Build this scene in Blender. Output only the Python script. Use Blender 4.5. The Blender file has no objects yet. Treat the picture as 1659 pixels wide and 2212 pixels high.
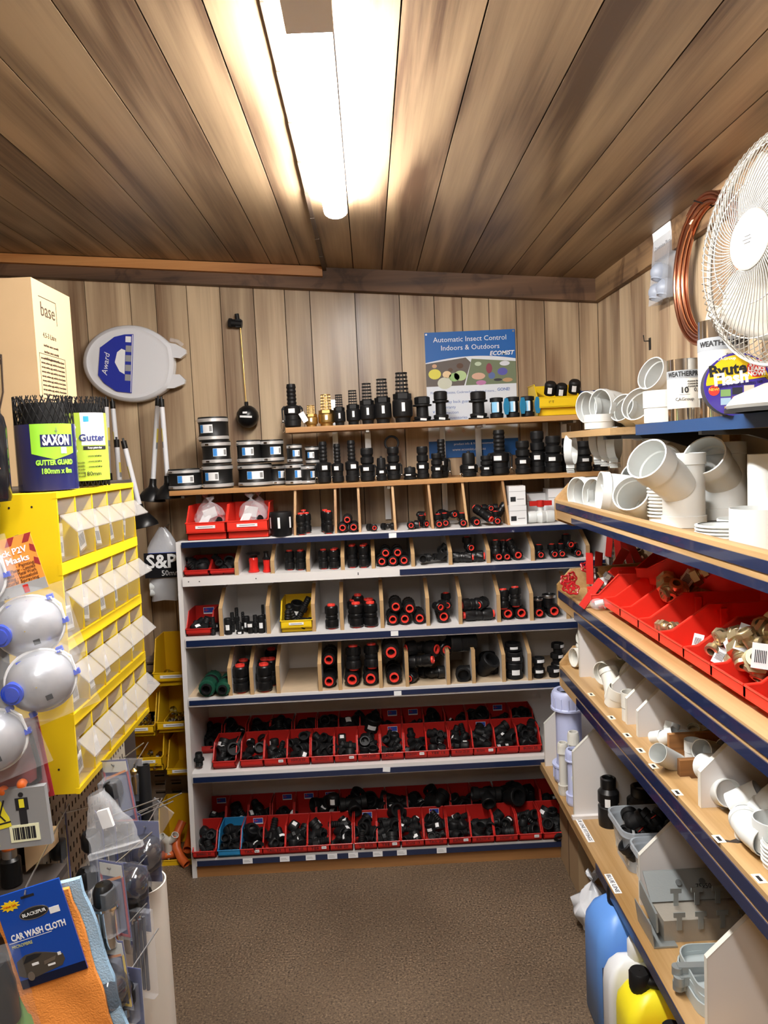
import bpy, math, random
from mathutils import Vector, Matrix, Euler
random.seed(7)
sc = bpy.context.scene
COL = sc.collection
PI = math.pi
R90 = PI/2
# ---------------------------------------------------------------- camera geometry
F, CX, CY, H = 1661., 829.5, 1106., 1.6
_d = (796-CX, 976-CY, F)
_b = -F*F/(.046*_d[0]+_d[1])
VD = Vector(_d).normalized(); VG = Vector((.046*_b, _b, F)).normalized()
VR = VG.cross(VD)
if VR.x < 0: VR = -VR
def ray(x, y):
    r = Vector((x-CX, y-CY, F))
    return Vector((r.dot(VR), r.dot(VD), -r.dot(VG)))
def atY(x, y, Y):
    r = ray(x, y); t = Y/r.y
    return Vector((r.x*t, Y, H+r.z*t))
def atX(x, y, X):
    r = ray(x, y); t = X/r.x
    return Vector((X, r.y*t, H+r.z*t))
def atZ(x, y, Z):
    r = ray(x, y); t = (Z-H)/r.z
    return Vector((r.x*t, r.y*t, Z))
cam = bpy.data.cameras.new('camera'); co = bpy.data.objects.new('camera', cam); COL.objects.link(co)
# world axes expressed in the camera frame give the rotation
right = Vector((VR.x, VD.x, -VG.x)); down = Vector((VR.y, VD.y, -VG.y)); fwd = Vector((VR.z, VD.z, -VG.z))
m = Matrix((( right.x, -down.x, -fwd.x), (right.y, -down.y, -fwd.y), (right.z, -down.z, -fwd.z)))
co.matrix_world = Matrix.Translation((0, 0, H)) @ m.to_4x4()
cam.sensor_fit = 'VERTICAL'; cam.sensor_height = 24.; cam.lens = 24.*F/2212.
cam.clip_start = .02; cam.clip_end = 50
sc.camera = co
# ---------------------------------------------------------------- materials
MATS = {}
def lin(c):
    if isinstance(c, str):
        c = tuple(int(c[i:i+2], 16)/255 for i in (0, 2, 4))
        c = tuple(v/12.92 if v < .04045 else ((v+.055)/1.055)**2.4 for v in c)
    return (c[0], c[1], c[2], 1)
def mat(name, col=(.5, .5, .5), rough=.5, metal=0., spec=.5, emit=None, es=1., trans=0., alpha=1., bump=0., bscale=60., var=0., coat=0., ior=1.45):
    if name in MATS: return MATS[name]
    m = bpy.data.materials.new(name); m.use_nodes = True
    nt = m.node_tree; b = nt.nodes['Principled BSDF']
    b.inputs['Base Color'].default_value = lin(col); b.inputs['Roughness'].default_value = rough
    b.inputs['Metallic'].default_value = metal; b.inputs['Specular IOR Level'].default_value = spec
    b.inputs['Transmission Weight'].default_value = trans; b.inputs['Alpha'].default_value = alpha
    b.inputs['Coat Weight'].default_value = coat; b.inputs['IOR'].default_value = ior
    if emit: b.inputs['Emission Color'].default_value = lin(emit); b.inputs['Emission Strength'].default_value = es
    if bump or var:
        tc = nt.nodes.new('ShaderNodeTexCoord'); n = nt.nodes.new('ShaderNodeTexNoise')
        n.inputs['Scale'].default_value = bscale; n.inputs['Detail'].default_value = 4
        nt.links.new(tc.outputs['Object'], n.inputs['Vector'])
        if bump:
            bp = nt.nodes.new('ShaderNodeBump'); bp.inputs['Strength'].default_value = bump; bp.inputs['Distance'].default_value = .004
            nt.links.new(n.outputs['Fac'], bp.inputs['Height']); nt.links.new(bp.outputs['Normal'], b.inputs['Normal'])
        if var:
            mx = nt.nodes.new('ShaderNodeMix'); mx.data_type = 'RGBA'
            c = lin(col); mx.inputs['A'].default_value = tuple(v*(1-var) for v in c[:3])+(1,); mx.inputs['B'].default_value = tuple(min(1, v*(1+var)) for v in c[:3])+(1,)
            nt.links.new(n.outputs['Fac'], mx.inputs['Factor']); nt.links.new(mx.outputs['Result'], b.inputs['Base Color'])
    MATS[name] = m
    return m
def ramp(nt, stops):
    r = nt.nodes.new('ShaderNodeValToRGB'); e = r.color_ramp.elements
    while len(e) < len(stops): e.new(.5)
    for i, (p, c) in enumerate(stops): e[i].position = p; e[i].color = lin(c)
    return r
def wood(name, light, dark, axis, rough=.5, scale=1., plank=False, contrast=1., coat=0., stain=0.):
    """grain runs along axis (0 x, 1 y, 2 z); plank: attribute 'pid' shifts the pattern for every board"""
    if name in MATS: return MATS[name]
    m = bpy.data.materials.new(name); m.use_nodes = True
    nt = m.node_tree; N = nt.nodes.new; L = nt.links.new; b = nt.nodes['Principled BSDF']
    tc = N('ShaderNodeTexCoord'); vec = tc.outputs['Object']
    if plank:
        at = N('ShaderNodeAttribute'); at.attribute_name = 'pid'
        cb = N('ShaderNodeCombineXYZ'); ad = N('ShaderNodeVectorMath'); ad.operation = 'ADD'
        for i in range(3):
            mu = N('ShaderNodeMath'); mu.operation = 'MULTIPLY'; mu.inputs[1].default_value = (3.7, 5.3, 7.9)[i]
            L(at.outputs['Fac'], mu.inputs[0]); L(mu.outputs[0], cb.inputs[i])
        L(vec, ad.inputs[0]); L(cb.outputs[0], ad.inputs[1]); vec = ad.outputs[0]
    def mp(s_along, s_across):
        q = N('ShaderNodeMapping'); s = [s_across*scale]*3; s[axis] = s_along*scale
        q.inputs['Scale'].default_value = s; L(vec, q.inputs['Vector']); return q.outputs[0]
    n1 = N('ShaderNodeTexNoise'); n1.inputs['Scale'].default_value = 1; n1.inputs['Detail'].default_value = 1.5; n1.inputs['Distortion'].default_value = .3; L(mp(.55, 5.5), n1.inputs['Vector'])
    # contour lines of a stretched noise give cathedral grain
    mm = N('ShaderNodeMath'); mm.operation = 'MULTIPLY'; mm.inputs[1].default_value = 26; L(n1.outputs['Fac'], mm.inputs[0])
    sn = N('ShaderNodeMath'); sn.operation = 'SINE'; L(mm.outputs[0], sn.inputs[0])
    mr = N('ShaderNodeMapRange'); mr.inputs[1].default_value = -1; mr.inputs[2].default_value = 1; L(sn.outputs[0], mr.inputs[0])
    n2 = N('ShaderNodeTexNoise'); n2.inputs['Scale'].default_value = 1; n2.inputs['Detail'].default_value = 5; n2.inputs['Roughness'].default_value = .65; L(mp(2.2, 90), n2.inputs['Vector'])
    n3 = N('ShaderNodeTexNoise'); n3.inputs['Scale'].default_value = 1; n3.inputs['Detail'].default_value = 3; L(mp(.6, 9), n3.inputs['Vector'])
    a1 = N('ShaderNodeMath'); a1.operation = 'MULTIPLY'; a1.inputs[1].default_value = .3*contrast; L(mr.outputs[0], a1.inputs[0])
    a2 = N('ShaderNodeMath'); a2.operation = 'MULTIPLY_ADD'; a2.inputs[1].default_value = .5*contrast; L(n2.outputs['Fac'], a2.inputs[0]); L(a1.outputs[0], a2.inputs[2])
    a3 = N('ShaderNodeMath'); a3.operation = 'MULTIPLY_ADD'; a3.inputs[1].default_value = .75*contrast; L(n3.outputs['Fac'], a3.inputs[0]); L(a2.outputs[0], a3.inputs[2])
    lo = .51*contrast; mid = tuple((x+y)/2 for x, y in zip(lin(light)[:3], lin(dark)[:3]))
    r = ramp(nt, [(lo, light), (lo+.3*contrast, mid), (min(.99, lo+.52*contrast), dark)]); L(a3.outputs[0], r.inputs[0])
    out = r.outputs[0]
    if plank:
        hs = N('ShaderNodeHueSaturation'); w = N('ShaderNodeTexWhiteNoise'); w.noise_dimensions = '1D'; L(at.outputs['Fac'], w.inputs['W'])
        q = N('ShaderNodeMapRange'); q.inputs[3].default_value = .88; q.inputs[4].default_value = 1.12; L(w.outputs['Value'], q.inputs[0]); L(q.outputs[0], hs.inputs['Value']); L(out, hs.inputs['Color']); out = hs.outputs[0]
    if stain:
        n4 = N('ShaderNodeTexNoise'); n4.inputs['Scale'].default_value = 5; n4.inputs['Detail'].default_value = 4; n4.inputs['Distortion'].default_value = 1.2; L(tc.outputs['Object'], n4.inputs['Vector'])
        rr = ramp(nt, [(.5, (1, 1, 1)), (.57, (.45, .38, .33)), (.62, (.9, .88, .85))]); L(n4.outputs['Fac'], rr.inputs[0])
        mx = N('ShaderNodeMix'); mx.data_type = 'RGBA'; mx.blend_type = 'MULTIPLY'; mx.inputs['Factor'].default_value = stain
        L(out, mx.inputs['A']); L(rr.outputs[0], mx.inputs['B']); out = mx.outputs['Result']
    L(out, b.inputs['Base Color']); b.inputs['Roughness'].default_value = rough; b.inputs['Coat Weight'].default_value = coat; b.inputs['Coat Roughness'].default_value = .25
    bp = N('ShaderNodeBump'); bp.inputs['Strength'].default_value = .12; bp.inputs['Distance'].default_value = .001; L(n2.outputs['Fac'], bp.inputs['Height']); L(bp.outputs[0], b.inputs['Normal'])
    MATS[name] = m
    return m
# ---------------------------------------------------------------- mesh building
def axm(p, d, roll=0.):
    """matrix whose z axis points along d, origin p"""
    d = Vector(d).normalized(); q = d.to_track_quat('Z', 'Y')
    return Matrix.Translation(Vector(p)) @ q.to_matrix().to_4x4() @ Matrix.Rotation(roll, 4, 'Z')
class MB:
    def __init__(s): s.v = []; s.f = []; s.mi = []
    def add(s, vs, fs, m=0, M=None):
        o = len(s.v)
        for p in vs:
            p = Vector(p)
            if M: p = M @ p
            s.v.append(p)
        for f in fs: s.f.append([o+i for i in f]); s.mi.append(m)
        return s
    def box(s, x0, x1, y0, y1, z0, z1, m=0, M=None):
        return s.hexa([(x0, y0, z0), (x1, y0, z0), (x1, y1, z0), (x0, y1, z0), (x0, y0, z1), (x1, y0, z1), (x1, y1, z1), (x0, y1, z1)], m, M)
    def hexa(s, v, m=0, M=None):
        return s.add(v, [(0, 3, 2, 1), (4, 5, 6, 7), (0, 1, 5, 4), (1, 2, 6, 5), (2, 3, 7, 6), (3, 0, 4, 7)], m, M)
    def prism(s, poly, ax, a0, a1, m=0, M=None):
        """poly of 2D points extruded along ax between a0 and a1; other two coordinates in cyclic xyz order"""
        def P(u, w, a):
            return ((a, u, w), (u, a, w), (u, w, a))[ax]
        n = len(poly); vs = [P(u, w, a0) for u, w in poly]+[P(u, w, a1) for u, w in poly]
        fs = [tuple(range(n))[::-1], tuple(range(n, 2*n))]+[(i, (i+1) % n, n+(i+1) % n, n+i) for i in range(n)]
        return s.add(vs, fs, m, M)
    def lathe(s, prof, n=20, m=0, M=None, gear=0., close=False, a0=0., a1=2*PI):
        """prof: list of (r,z) or (r,z,gearflag); radius 0 ends close the shape"""
        full = abs(a1-a0-2*PI) < 1e-6; k = n if full else n+1
        vs = []; fs = []
        for q in prof:
            r, z = q[0], q[1]; g = gear if len(q) > 2 and q[2] else 0
            for i in range(k):
                a = a0+(a1-a0)*i/n; rr = r*(1-g if i % 2 else 1)
                vs.append((rr*math.cos(a), rr*math.sin(a), z))
        P = len(prof); rng = range(P if close else P-1)
        for j in rng:
            j2 = (j+1) % P
            for i in range(n):
                i2 = (i+1) % k
                fs.append((j*k+i, j*k+i2, j2*k+i2, j2*k+i))
        return s.add(vs, fs, m, M)
    def cyl(s, r, z0, z1, n=16, m=0, M=None, r2=None):
        r2 = r if r2 is None else r2
        vs = [(r*math.cos(2*PI*i/n), r*math.sin(2*PI*i/n), z0) for i in range(n)]+[(r2*math.cos(2*PI*i/n), r2*math.sin(2*PI*i/n), z1) for i in range(n)]
        return s.add(vs, [tuple(range(n))[::-1], tuple(range(n, 2*n))]+[(i, (i+1) % n, n+(i+1) % n, n+i) for i in range(n)], m, M)
    def sph(s, r, c=(0, 0, 0), n=14, m=0, sc=(1, 1, 1)):
        return s.lathe([(max(1e-4, r*math.sin(PI*j/8)), -r*math.cos(PI*j/8)) for j in range(9)], n, m, Matrix.Translation(c) @ Matrix.Diagonal((*sc, 1)))
    def tube(s, pts, r, n=8, m=0, M=None, closed=False, radii=None):
        pts = [Vector(p) for p in pts]; k = len(pts); vs = []; fs = []; up = None
        for i, p in enumerate(pts):
            if closed: t = pts[(i+1) % k]-pts[i-1]
            else: t = pts[min(i+1, k-1)]-pts[max(i-1, 0)]
            t.normalize()
            if up is None: up = t.orthogonal().normalized()
            up = (up-t*up.dot(t)).normalized(); w = t.cross(up); rr = radii[i] if radii else r
            for j in range(n):
                a = 2*PI*j/n; vs.append(p+up*(rr*math.cos(a))+w*(rr*math.sin(a)))
        for i in range(k if closed else k-1):
            i2 = (i+1) % k
            for j in range(n): fs.append((i*n+j, i*n+(j+1) % n, i2*n+(j+1) % n, i2*n+j))
        if not closed: fs += [tuple(range(n))[::-1], tuple(range((k-1)*n, k*n))]
        return s.add(vs, fs, m, M)
    def hollow(s, pts, ro, ri, n=28, m=0, M=None, radii=None):
        """open pipe along pts with a wall; radii optional list of outer radii"""
        pts = [Vector(p) for p in pts]; k = len(pts); up = None; rings = []
        for i, p in enumerate(pts):
            t = (pts[min(i+1, k-1)]-pts[max(i-1, 0)]).normalized()
            if up is None: up = t.orthogonal().normalized()
            up = (up-t*up.dot(t)).normalized(); w = t.cross(up); rr = radii[i] if radii else ro
            rings.append((p, up.copy(), w, rr))
        vs = []; th = ro-ri
        order = [(q, 0) for q in rings]+[(q, th) for q in rings[::-1]]
        for (p, u, w, rr), e in order:
            for j in range(n):
                a = 2*PI*j/n; vs.append(p+u*((rr-e)*math.cos(a))+w*((rr-e)*math.sin(a)))
        K = len(order); fs = []
        for i in range(K):
            i2 = (i+1) % K
            for j in range(n): fs.append((i*n+j, i*n+(j+1) % n, i2*n+(j+1) % n, i2*n+j))
        return s.add(vs, fs, m, M)
    def mesh(s, name, mats, ang=35, pid=None):
        me = bpy.data.meshes.new(name); me.from_pydata([tuple(p) for p in s.v], [], s.f); me.update()
        for q in (mats if isinstance(mats, (list, tuple)) else [mats]): me.materials.append(q)
        for p, i in zip(me.polygons, s.mi): p.material_index = i; p.use_smooth = True
        me.set_sharp_from_angle(angle=math.radians(ang))
        if pid is not None:
            a = me.attributes.new('pid', 'FLOAT', 'POINT')
            for i, v in enumerate(pid): a.data[i].value = v
        return me
def link(o, parent=None):
    COL.objects.link(o)
    if parent: o.parent = parent
    return o
def tag(o, label=None, cat=None, group=None, kind=None):
    if label: o['label'] = label
    if cat: o['category'] = cat
    if group: o['group'] = group
    if kind: o['kind'] = kind
    return o
def obj(name, mb, mats=None, parent=None, loc=(0, 0, 0), rot=(0, 0, 0), scale=None, ang=35, label=None):
    me = mb.mesh(name, mats, ang) if isinstance(mb, MB) else mb
    o = bpy.data.objects.new(name, me); o.location = loc; o.rotation_euler = rot
    if scale is not None: o.scale = scale if hasattr(scale, '__len__') else (scale,)*3
    if label: o['label'] = label
    return link(o, parent)
def empty(name, loc=(0, 0, 0), rot=(0, 0, 0), label=None, cat=None, group=None, scale=None, kind=None):
    o = bpy.data.objects.new(name, None); o.location = loc; o.rotation_euler = rot; o.empty_display_size = .02
    if scale is not None: o.scale = scale if hasattr(scale, '__len__') else (scale,)*3
    tag(o, label, cat, group, kind)
    return link(o)
def solo(name, mb, mats, label, cat, loc=(0, 0, 0), rot=(0, 0, 0), group=None, scale=None, ang=35):
    return tag(obj(name, mb, mats, None, loc, rot, scale, ang), label, cat, group)
PROTO = {}
def copy_tree(o, parent=None):
    c = o.copy(); COL.objects.link(c); c.parent = parent
    for ch in KIDS.get(o.name, []): copy_tree_child(ch, c)
    return c
def copy_tree_child(o, parent):
    c = o.copy(); COL.objects.link(c); c.parent = parent
    for ch in KIDS.get(o.name, []): copy_tree_child(ch, c)
KIDS = {}
def spawn(key, build, loc, rot, scale, label, cat, group=None):
    """first call builds the thing, later calls copy it with its parts"""
    if key not in PROTO:
        r = build(); PROTO[key] = r
        def reg(o):
            KIDS[o.name] = list(o.children)
            for c in o.children: reg(c)
        bpy.context.view_layer.update(); reg(r)
    else:
        src = PROTO[key]; r = copy_tree(src)
        for k in ('label', 'category', 'group'):
            if k in r: del r[k]
    r.location = loc
    if isinstance(rot, Matrix): r.rotation_euler = rot.to_euler()
    else: r.rotation_euler = rot
    if scale is not None: r.scale = scale if hasattr(scale, '__len__') else (scale,)*3
    tag(r, label, cat, group)
    return r
_T = {}
def tmesh(text, size, m, align='CENTER', bold=0., ext=.0003, shear=0.):
    key = (text, size, m.name, align, bold, ext, shear)
    if key in _T: return _T[key]
    cu = bpy.data.curves.new('lettering', 'FONT'); cu.body = text; cu.size = size; cu.align_x = align; cu.align_y = 'CENTER'
    cu.extrude = ext; cu.offset = bold; cu.resolution_u = 2; cu.shear = shear
    o = bpy.data.objects.new('lettering', cu); COL.objects.link(o)
    bpy.context.view_layer.update()
    me = bpy.data.meshes.new_from_object(o.evaluated_get(bpy.context.evaluated_depsgraph_get()))
    me.materials.clear(); me.materials.append(m)
    bpy.data.objects.remove(o); bpy.data.curves.remove(cu)
    _T[key] = me
    return me
def text(name, s, size, m, parent, loc, rot=(R90, 0, 0), align='CENTER', bold=0., shear=0., width=None, bend=None, label=None):
    """flat lettering standing in the xz plane; width squeezes it; bend=r wraps it on a cylinder of radius r (local)"""
    me = tmesh(s, size, m, align, bold, shear=shear)
    if bend or width:
        me = me.copy(); xs = [v.co.x for v in me.vertices]; w = max(xs)-min(xs); k = width/w if width else 1
        for v in me.vertices:
            v.co.x *= k
            if bend:
                a = v.co.x/bend; r = bend+v.co.z+.0004
                v.co = Vector((r*math.sin(a), v.co.y, r*math.cos(a)-bend))
    return obj(name, me, None, parent, loc, rot, label=label)
ORD = ['', 'first', 'second', 'third', 'fourth', 'fifth', 'sixth', 'seventh', 'eighth', 'ninth', 'tenth', 'eleventh', 'twelfth', 'thirteenth', 'fourteenth', 'fifteenth', 'sixteenth', 'seventeenth']
# palette
BLACK = mat('black_plastic', (.006, .006, .0065), .34, spec=.4)
MBLACK = mat('matt_black_plastic', (.0075, .0075, .008), .5, spec=.3)
RUBBER = mat('black_rubber', (.009, .009, .009), .45, spec=.35)
REDP = mat('red_plastic', (.46, .018, .014), .35)
REDSEAL = mat('red_seal', (.75, .045, .03), .4)
YELP = mat('yellow_plastic', (.82, .55, .01), .4)
YELO = mat('yellow_metal', (.85, .60, .01), .38)
BLUEP = mat('blue_plastic', (.02, .2, .42), .4)
PVC = mat('white_pvc', (.66, .68, .665), .28, spec=.5)
PVCC = mat('cream_pvc', (.66, .64, .575), .32, spec=.5)
LILAC = mat('lilac_pvc', (.52, .56, .80), .3)
PAPER = mat('paper_label', (.8, .8, .8), .6)
YPAPER = mat('yellow_label', (.85, .8, .25), .6)
BPAPER = mat('blue_label', (.03, .07, .4), .5)
INK = mat('ink', (.01, .01, .012), .7)
WINK = mat('white_ink', (.85, .85, .85), .5)
CHROME = mat('chrome', (.75, .75, .76), .12, 1.)
STEEL = mat('steel', (.55, .55, .55), .3, 1.)
GALV = mat('galvanised_steel', (.34, .37, .37), .42, .55, bump=.1, bscale=200)
BRASS = mat('brass', (.62, .42, .15), .32, 1., bump=.15, bscale=300)
MDFE = mat('mdf_edge', 'AD8D63', .6, var=.12, bscale=90)
WLAM = mat('white_laminate', (.70, .67, .65), .38, var=.04, bscale=3)
CLEAR = mat('clear_plastic', (.95, .95, .95), .08, trans=.0, alpha=.22, spec=.9)
FROST = mat('frosted_plastic', (.85, .88, .9), .35, alpha=.4, spec=.6)
NAVY = mat('navy_strip', (.009, .018, .058), .22, spec=.6, var=.15, bscale=8, coat=.4)
# ================================================================ the room
YB, XR, XL, YF0 = 3.2, .97, -1.75, -1.3
def cz(x): return 2.333-.082*x
WALLW = wood('panel_wall', 'C5AD8C', '7C6048', 2, .42, 1.0, True, .9, coat=.15)
CEILW = wood('panel_ceiling', 'A3896A', '4C3625', 1, .45, .9, True, .9, coat=.12)
def planks(name, cuts, fn, m, back):
    """boards between cuts with a dark groove at every cut, on a dark backing sheet"""
    mb = MB(); pid = []
    for i in range(len(cuts)-1):
        n0 = len(mb.v); fn(mb, cuts[i]+.0016, cuts[i+1]-.0016); pid += [float(random.randint(1, 400))+.5]*(len(mb.v)-n0)
    me = mb.mesh(name, [m], 30, pid)
    o = tag(obj(name, me), kind='structure')
    return o
cuts = [XL, -1.62, -1.5, -1.37]+[round(atY(x, 615, YB).x, 4) for x in (85, 182, 279, 333.5, 401.5, 473.5, 546, 613, 667.5, 765, 861, 936, 996, 1054, 1113, 1174, 1249)]+[XR]
def fb(mb, a, b): mb.hexa([(a, YB, 0), (b, YB, 0), (b, YB+.012, 0), (a, YB+.012, 0), (a, YB, cz(a)), (b, YB, cz(b)), (b, YB+.012, cz(b)), (a, YB+.012, cz(a))])
planks('wall_back', cuts, fb, WALLW, None)
GRV = mat('groove_dark', (.02, .012, .008), .9)
tag(obj('trim_1', MB().box(XL, XR+.02, YB+.0125, YB+.02, 0, 2.5), GRV), kind='structure')
rc = [YF0]; 
while rc[-1] < YB-.1: rc.append(round(rc[-1]+random.choice((.06, .09, .1, .12, .15)), 3))
rc[-1] = YB
def fr(mb, a, b): mb.box(XR, XR+.012, a, b, 0, cz(XR))
planks('wall_right', rc, fr, WALLW, None)
tag(obj('trim_2', MB().box(XR+.0125, XR+.02, YF0, YB, 0, 2.4), GRV), kind='structure')
tag(obj('wall_left', MB().box(XL-.02, XL, YF0, YB, 0, 2.6), mat('left_wall', '8A7358', .6)), kind='structure')
tag(obj('wall_front', MB().box(XL, XR, YF0-.02, YF0, 0, 2.6), mat('front_wall', '9A8468', .6)), kind='structure')
cc = [XL, -1.62, -1.5, -1.36]+[atY(x, y, 3.15).x for x, y in ((117, 541), (189, 546), (260, 551), (315, 554), (412, 560), (510, 566), (587, 570), (648, 572), (703, 582), (763, 582), (825, 585), (900, 587), (998, 588), (1097, 592), (1155, 594), (1214, 598))]+[XR]
def fc(mb, a, b): mb.hexa([(a, YF0, cz(a)), (b, YF0, cz(b)), (b, YB, cz(b)), (a, YB, cz(a)), (a, YF0, cz(a)+.012), (b, YF0, cz(b)+.012), (b, YB, cz(b)+.012), (a, YB, cz(a)+.012)])
planks('ceiling', cc, fc, CEILW, None)
mb = MB(); mb.hexa([(XL, YF0, cz(XL)+.0125), (XR, YF0, cz(XR)+.0125), (XR, YB, cz(XR)+.0125), (XL, YB, cz(XL)+.0125), (XL, YF0, cz(XL)+.03), (XR, YF0, cz(XR)+.03), (XR, YB, cz(XR)+.03), (XL, YB, cz(XL)+.03)])
tag(obj('trim_3', mb, GRV), kind='structure')
# dark strip standing in for the shadow along the sagging ceiling seam
xs = atY(703, 582, 3.15).x
mb = MB()
for k in range(12):
    a, b = .4+k*.23, .4+(k+1)*.23+.001; w = .004+.008*(k/11)**2
    mb.box(xs-w, xs+w*.3, a, b, cz(xs)-.004-.010*(k/11)**2, cz(xs)+.001)
tag(obj('trim_4', mb, mat('joint_shadow', '4A3B2F', .6)), kind='structure')
# floor: worn brown vinyl with flecks
fm = bpy.data.materials.new('floor_vinyl'); fm.use_nodes = True; nt = fm.node_tree; b = nt.nodes['Principled BSDF']
tc = nt.nodes.new('ShaderNodeTexCoord'); n1 = nt.nodes.new('ShaderNodeTexNoise'); n1.inputs['Scale'].default_value = 150; n1.inputs['Detail'].default_value = 6; n1.inputs['Roughness'].default_value = .7
n2 = nt.nodes.new('ShaderNodeTexNoise'); n2.inputs['Scale'].default_value = 2.2; n2.inputs['Detail'].default_value = 5
nt.links.new(tc.outputs['Object'], n1.inputs['Vector']); nt.links.new(tc.outputs['Object'], n2.inputs['Vector'])
r1 = ramp(nt, [(.37, '1E1712'), (.44, '605040'), (.58, '776552'), (.66, 'A8957D')]); nt.links.new(n1.outputs['Fac'], r1.inputs[0])
r2 = ramp(nt, [(.35, (.62, .6, .58)), (.62, (1, 1, 1))]); nt.links.new(n2.outputs['Fac'], r2.inputs[0])
mx = nt.nodes.new('ShaderNodeMix'); mx.data_type = 'RGBA'; mx.blend_type = 'MULTIPLY'; mx.inputs['Factor'].default_value = .7
nt.links.new(r1.outputs[0], mx.inputs['A']); nt.links.new(r2.outputs[0], mx.inputs['B']); nt.links.new(mx.outputs['Result'], b.inputs['Base Color'])
b.inputs['Roughness'].default_value = .5
bp = nt.nodes.new('ShaderNodeBump'); bp.inputs['Strength'].default_value = .25; bp.inputs['Distance'].default_value = .001; nt.links.new(n1.outputs['Fac'], bp.inputs['Height']); nt.links.new(bp.outputs['Normal'], b.inputs['Normal'])
tag(obj('floor', MB().box(XL, XR, YF0, YB, -.03, 0), fm), kind='structure')
# beams under the ceiling
BEAM = wood('old_beam', '6E5038', '3A2618', 0, .6, 1., False, .9, stain=.8)
BEAMY = wood('old_beam_y', '9A7A56', '4A3222', 1, .6, 1., False, .9, stain=.9)
PINE = wood('orange_pine', 'C08850', '9A6030', 0, .5, 1., False, .9)
def zl(x, dz): return cz(x)-dz
x0, x1 = XL, XR
mb = MB(); mb.hexa([(x0, 3.155, zl(x0, .082)), (x1, 3.155, zl(x1, .088)), (x1, YB, zl(x1, .088)), (x0, YB, zl(x0, .082)), (x0, 3.155, cz(x0)), (x1, 3.155, cz(x1)), (x1, YB, cz(x1)), (x0, YB, cz(x0))])
tag(obj('trim_5', mb, BEAM), kind='structure')
x1 = -.15
mb = MB(); mb.hexa([(x0, 3.13, zl(x0, .036)), (x1, 3.13, zl(x1, .040)), (x1, 3.155, zl(x1, .040)), (x0, 3.155, zl(x0, .036)), (x0, 3.13, cz(x0)-.002), (x1, 3.13, cz(x1)-.002), (x1, 3.155, cz(x1)-.002), (x0, 3.155, cz(x0)-.002)])
tag(obj('trim_6', mb, PINE), kind='structure')
tag(obj('trim_7', MB().hexa([(.948, YF0, zl(.95, .092)), (XR, YF0, zl(XR, .092)), (XR, 3.155, zl(XR, .088)), (.948, 3.155, zl(.95, .088)), (.948, YF0, cz(.948)), (XR, YF0, cz(XR)), (XR, 3.155, cz(XR)), (.948, 3.155, cz(.948))]), BEAMY), kind='structure')
# ---------------------------------------------------------------- ceiling lamp
lx = -.062; lz = cz(lx)
lamp = empty('ceiling_batten_light', (lx, 1.4, lz), label='long glowing white batten lamp under the wooden ceiling', cat='ceiling light')
mb = MB(); mb.box(-.016, .016, -.95, .885, -.022, 0)
obj('housing', mb, mat('lamp_housing', (.75, .75, .75), .4), lamp)
pr = [(.034*math.cos(a), -.04-.022*math.sin(a)) for a in [2*PI*i/20 for i in range(20)]]
mb = MB(); mb.prism(pr, 1, -.11, .89, 0)
mb2 = MB(); mb2.prism(pr, 1, -.95, -.25, 0)
GLOW = mat('lamp_glow', (.9, .9, .9), .4, emit=(1., .985, .965), es=110.)
obj('diffuser', mb, GLOW, lamp); obj('diffuser', mb2, GLOW, lamp)
mb = MB(); mb.box(-.038, .038, -.25, -.11, -.066, -.0)
obj('sensor_cover', mb, mat('lamp_cover', (.9, .9, .94), .4), lamp, label='grey plastic cover between the glowing diffusers')
# second lamp of the same kind further up the room, behind the camera
for nm, x, y, e, sx, sy in (('area_front', -.35, -.45, 15, .25, 1.1),):
    l = bpy.data.lights.new('room_lamp', 'AREA'); l.shape = 'RECTANGLE'; l.size = sx; l.size_y = sy; l.energy = e; l.color = (1, .98, .95)
    o = bpy.data.objects.new('room_lamp', l); COL.objects.link(o); o.location = (x, y, cz(x)-.06)
w = bpy.data.worlds.new('world'); sc.world = w; w.use_nodes = True
w.node_tree.nodes['Background'].inputs[0].default_value = (.8, .85, 1, 1); w.node_tree.nodes['Background'].inputs[1].default_value = .3
vs = sc.view_settings; vs.view_transform = 'Standard'; vs.look = 'None'; vs.gamma = 1; vs.use_curve_mapping = False; vs.exposure = .65
sc.cycles.max_bounces = 8; sc.cycles.transparent_max_bounces = 16; sc.cycles.caustics_reflective = False; sc.cycles.caustics_refractive = False
sc.cycles.sample_clamp_indirect = 4; sc.cycles.use_denoising = True
# ================================================================ white cabinet along the back wall
CY0, CYB = 2.848, 3.19
LV = {0: 1.301, 1: 1.165, 2: .938, 3: .708, 4: .415, 5: .08}
cab = empty('display_cabinet', (.06, CY0, 0), label='wide white shelving cabinet against the back wall, full of black pipe fittings', cat='shelving unit')
def cpart(name, mb, mats, label=None, ang=35): return obj(name, mb, mats, cab, (-.06, -CY0, 0), ang=ang, label=label)
CX1 = .865
mb = MB(); mb.hexa([(-.752, CY0, 0), (-.734, CY0, 0), (-.734, CYB, 0), (-.752, CYB, 0), (-.730, CY0, 1.298), (-.712, CY0, 1.298), (-.712, CYB, 1.298), (-.730, CYB, 1.298)])
cpart('side_panel', mb, WLAM)
cpart('side_panel', MB().box(CX1, CX1+.018, CY0, CYB, 0, 1.298), WLAM)
cpart('back_panel', MB().box(-.745, CX1, CYB-.008, CYB, .0, 1.295), WLAM)
MDFT = mat('mdf_shelf', (.55, .42, .28), .55, var=.1, bscale=40)
for k in range(6):
    z = LV[k]; xl = -.735+.022*z/1.3
    cpart('shelf', MB().box(xl, CX1, CY0+.004, CYB-.008, z-.016, z), [WLAM if k in (0,) else (MDFT if k == 3 else WLAM)])
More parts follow.
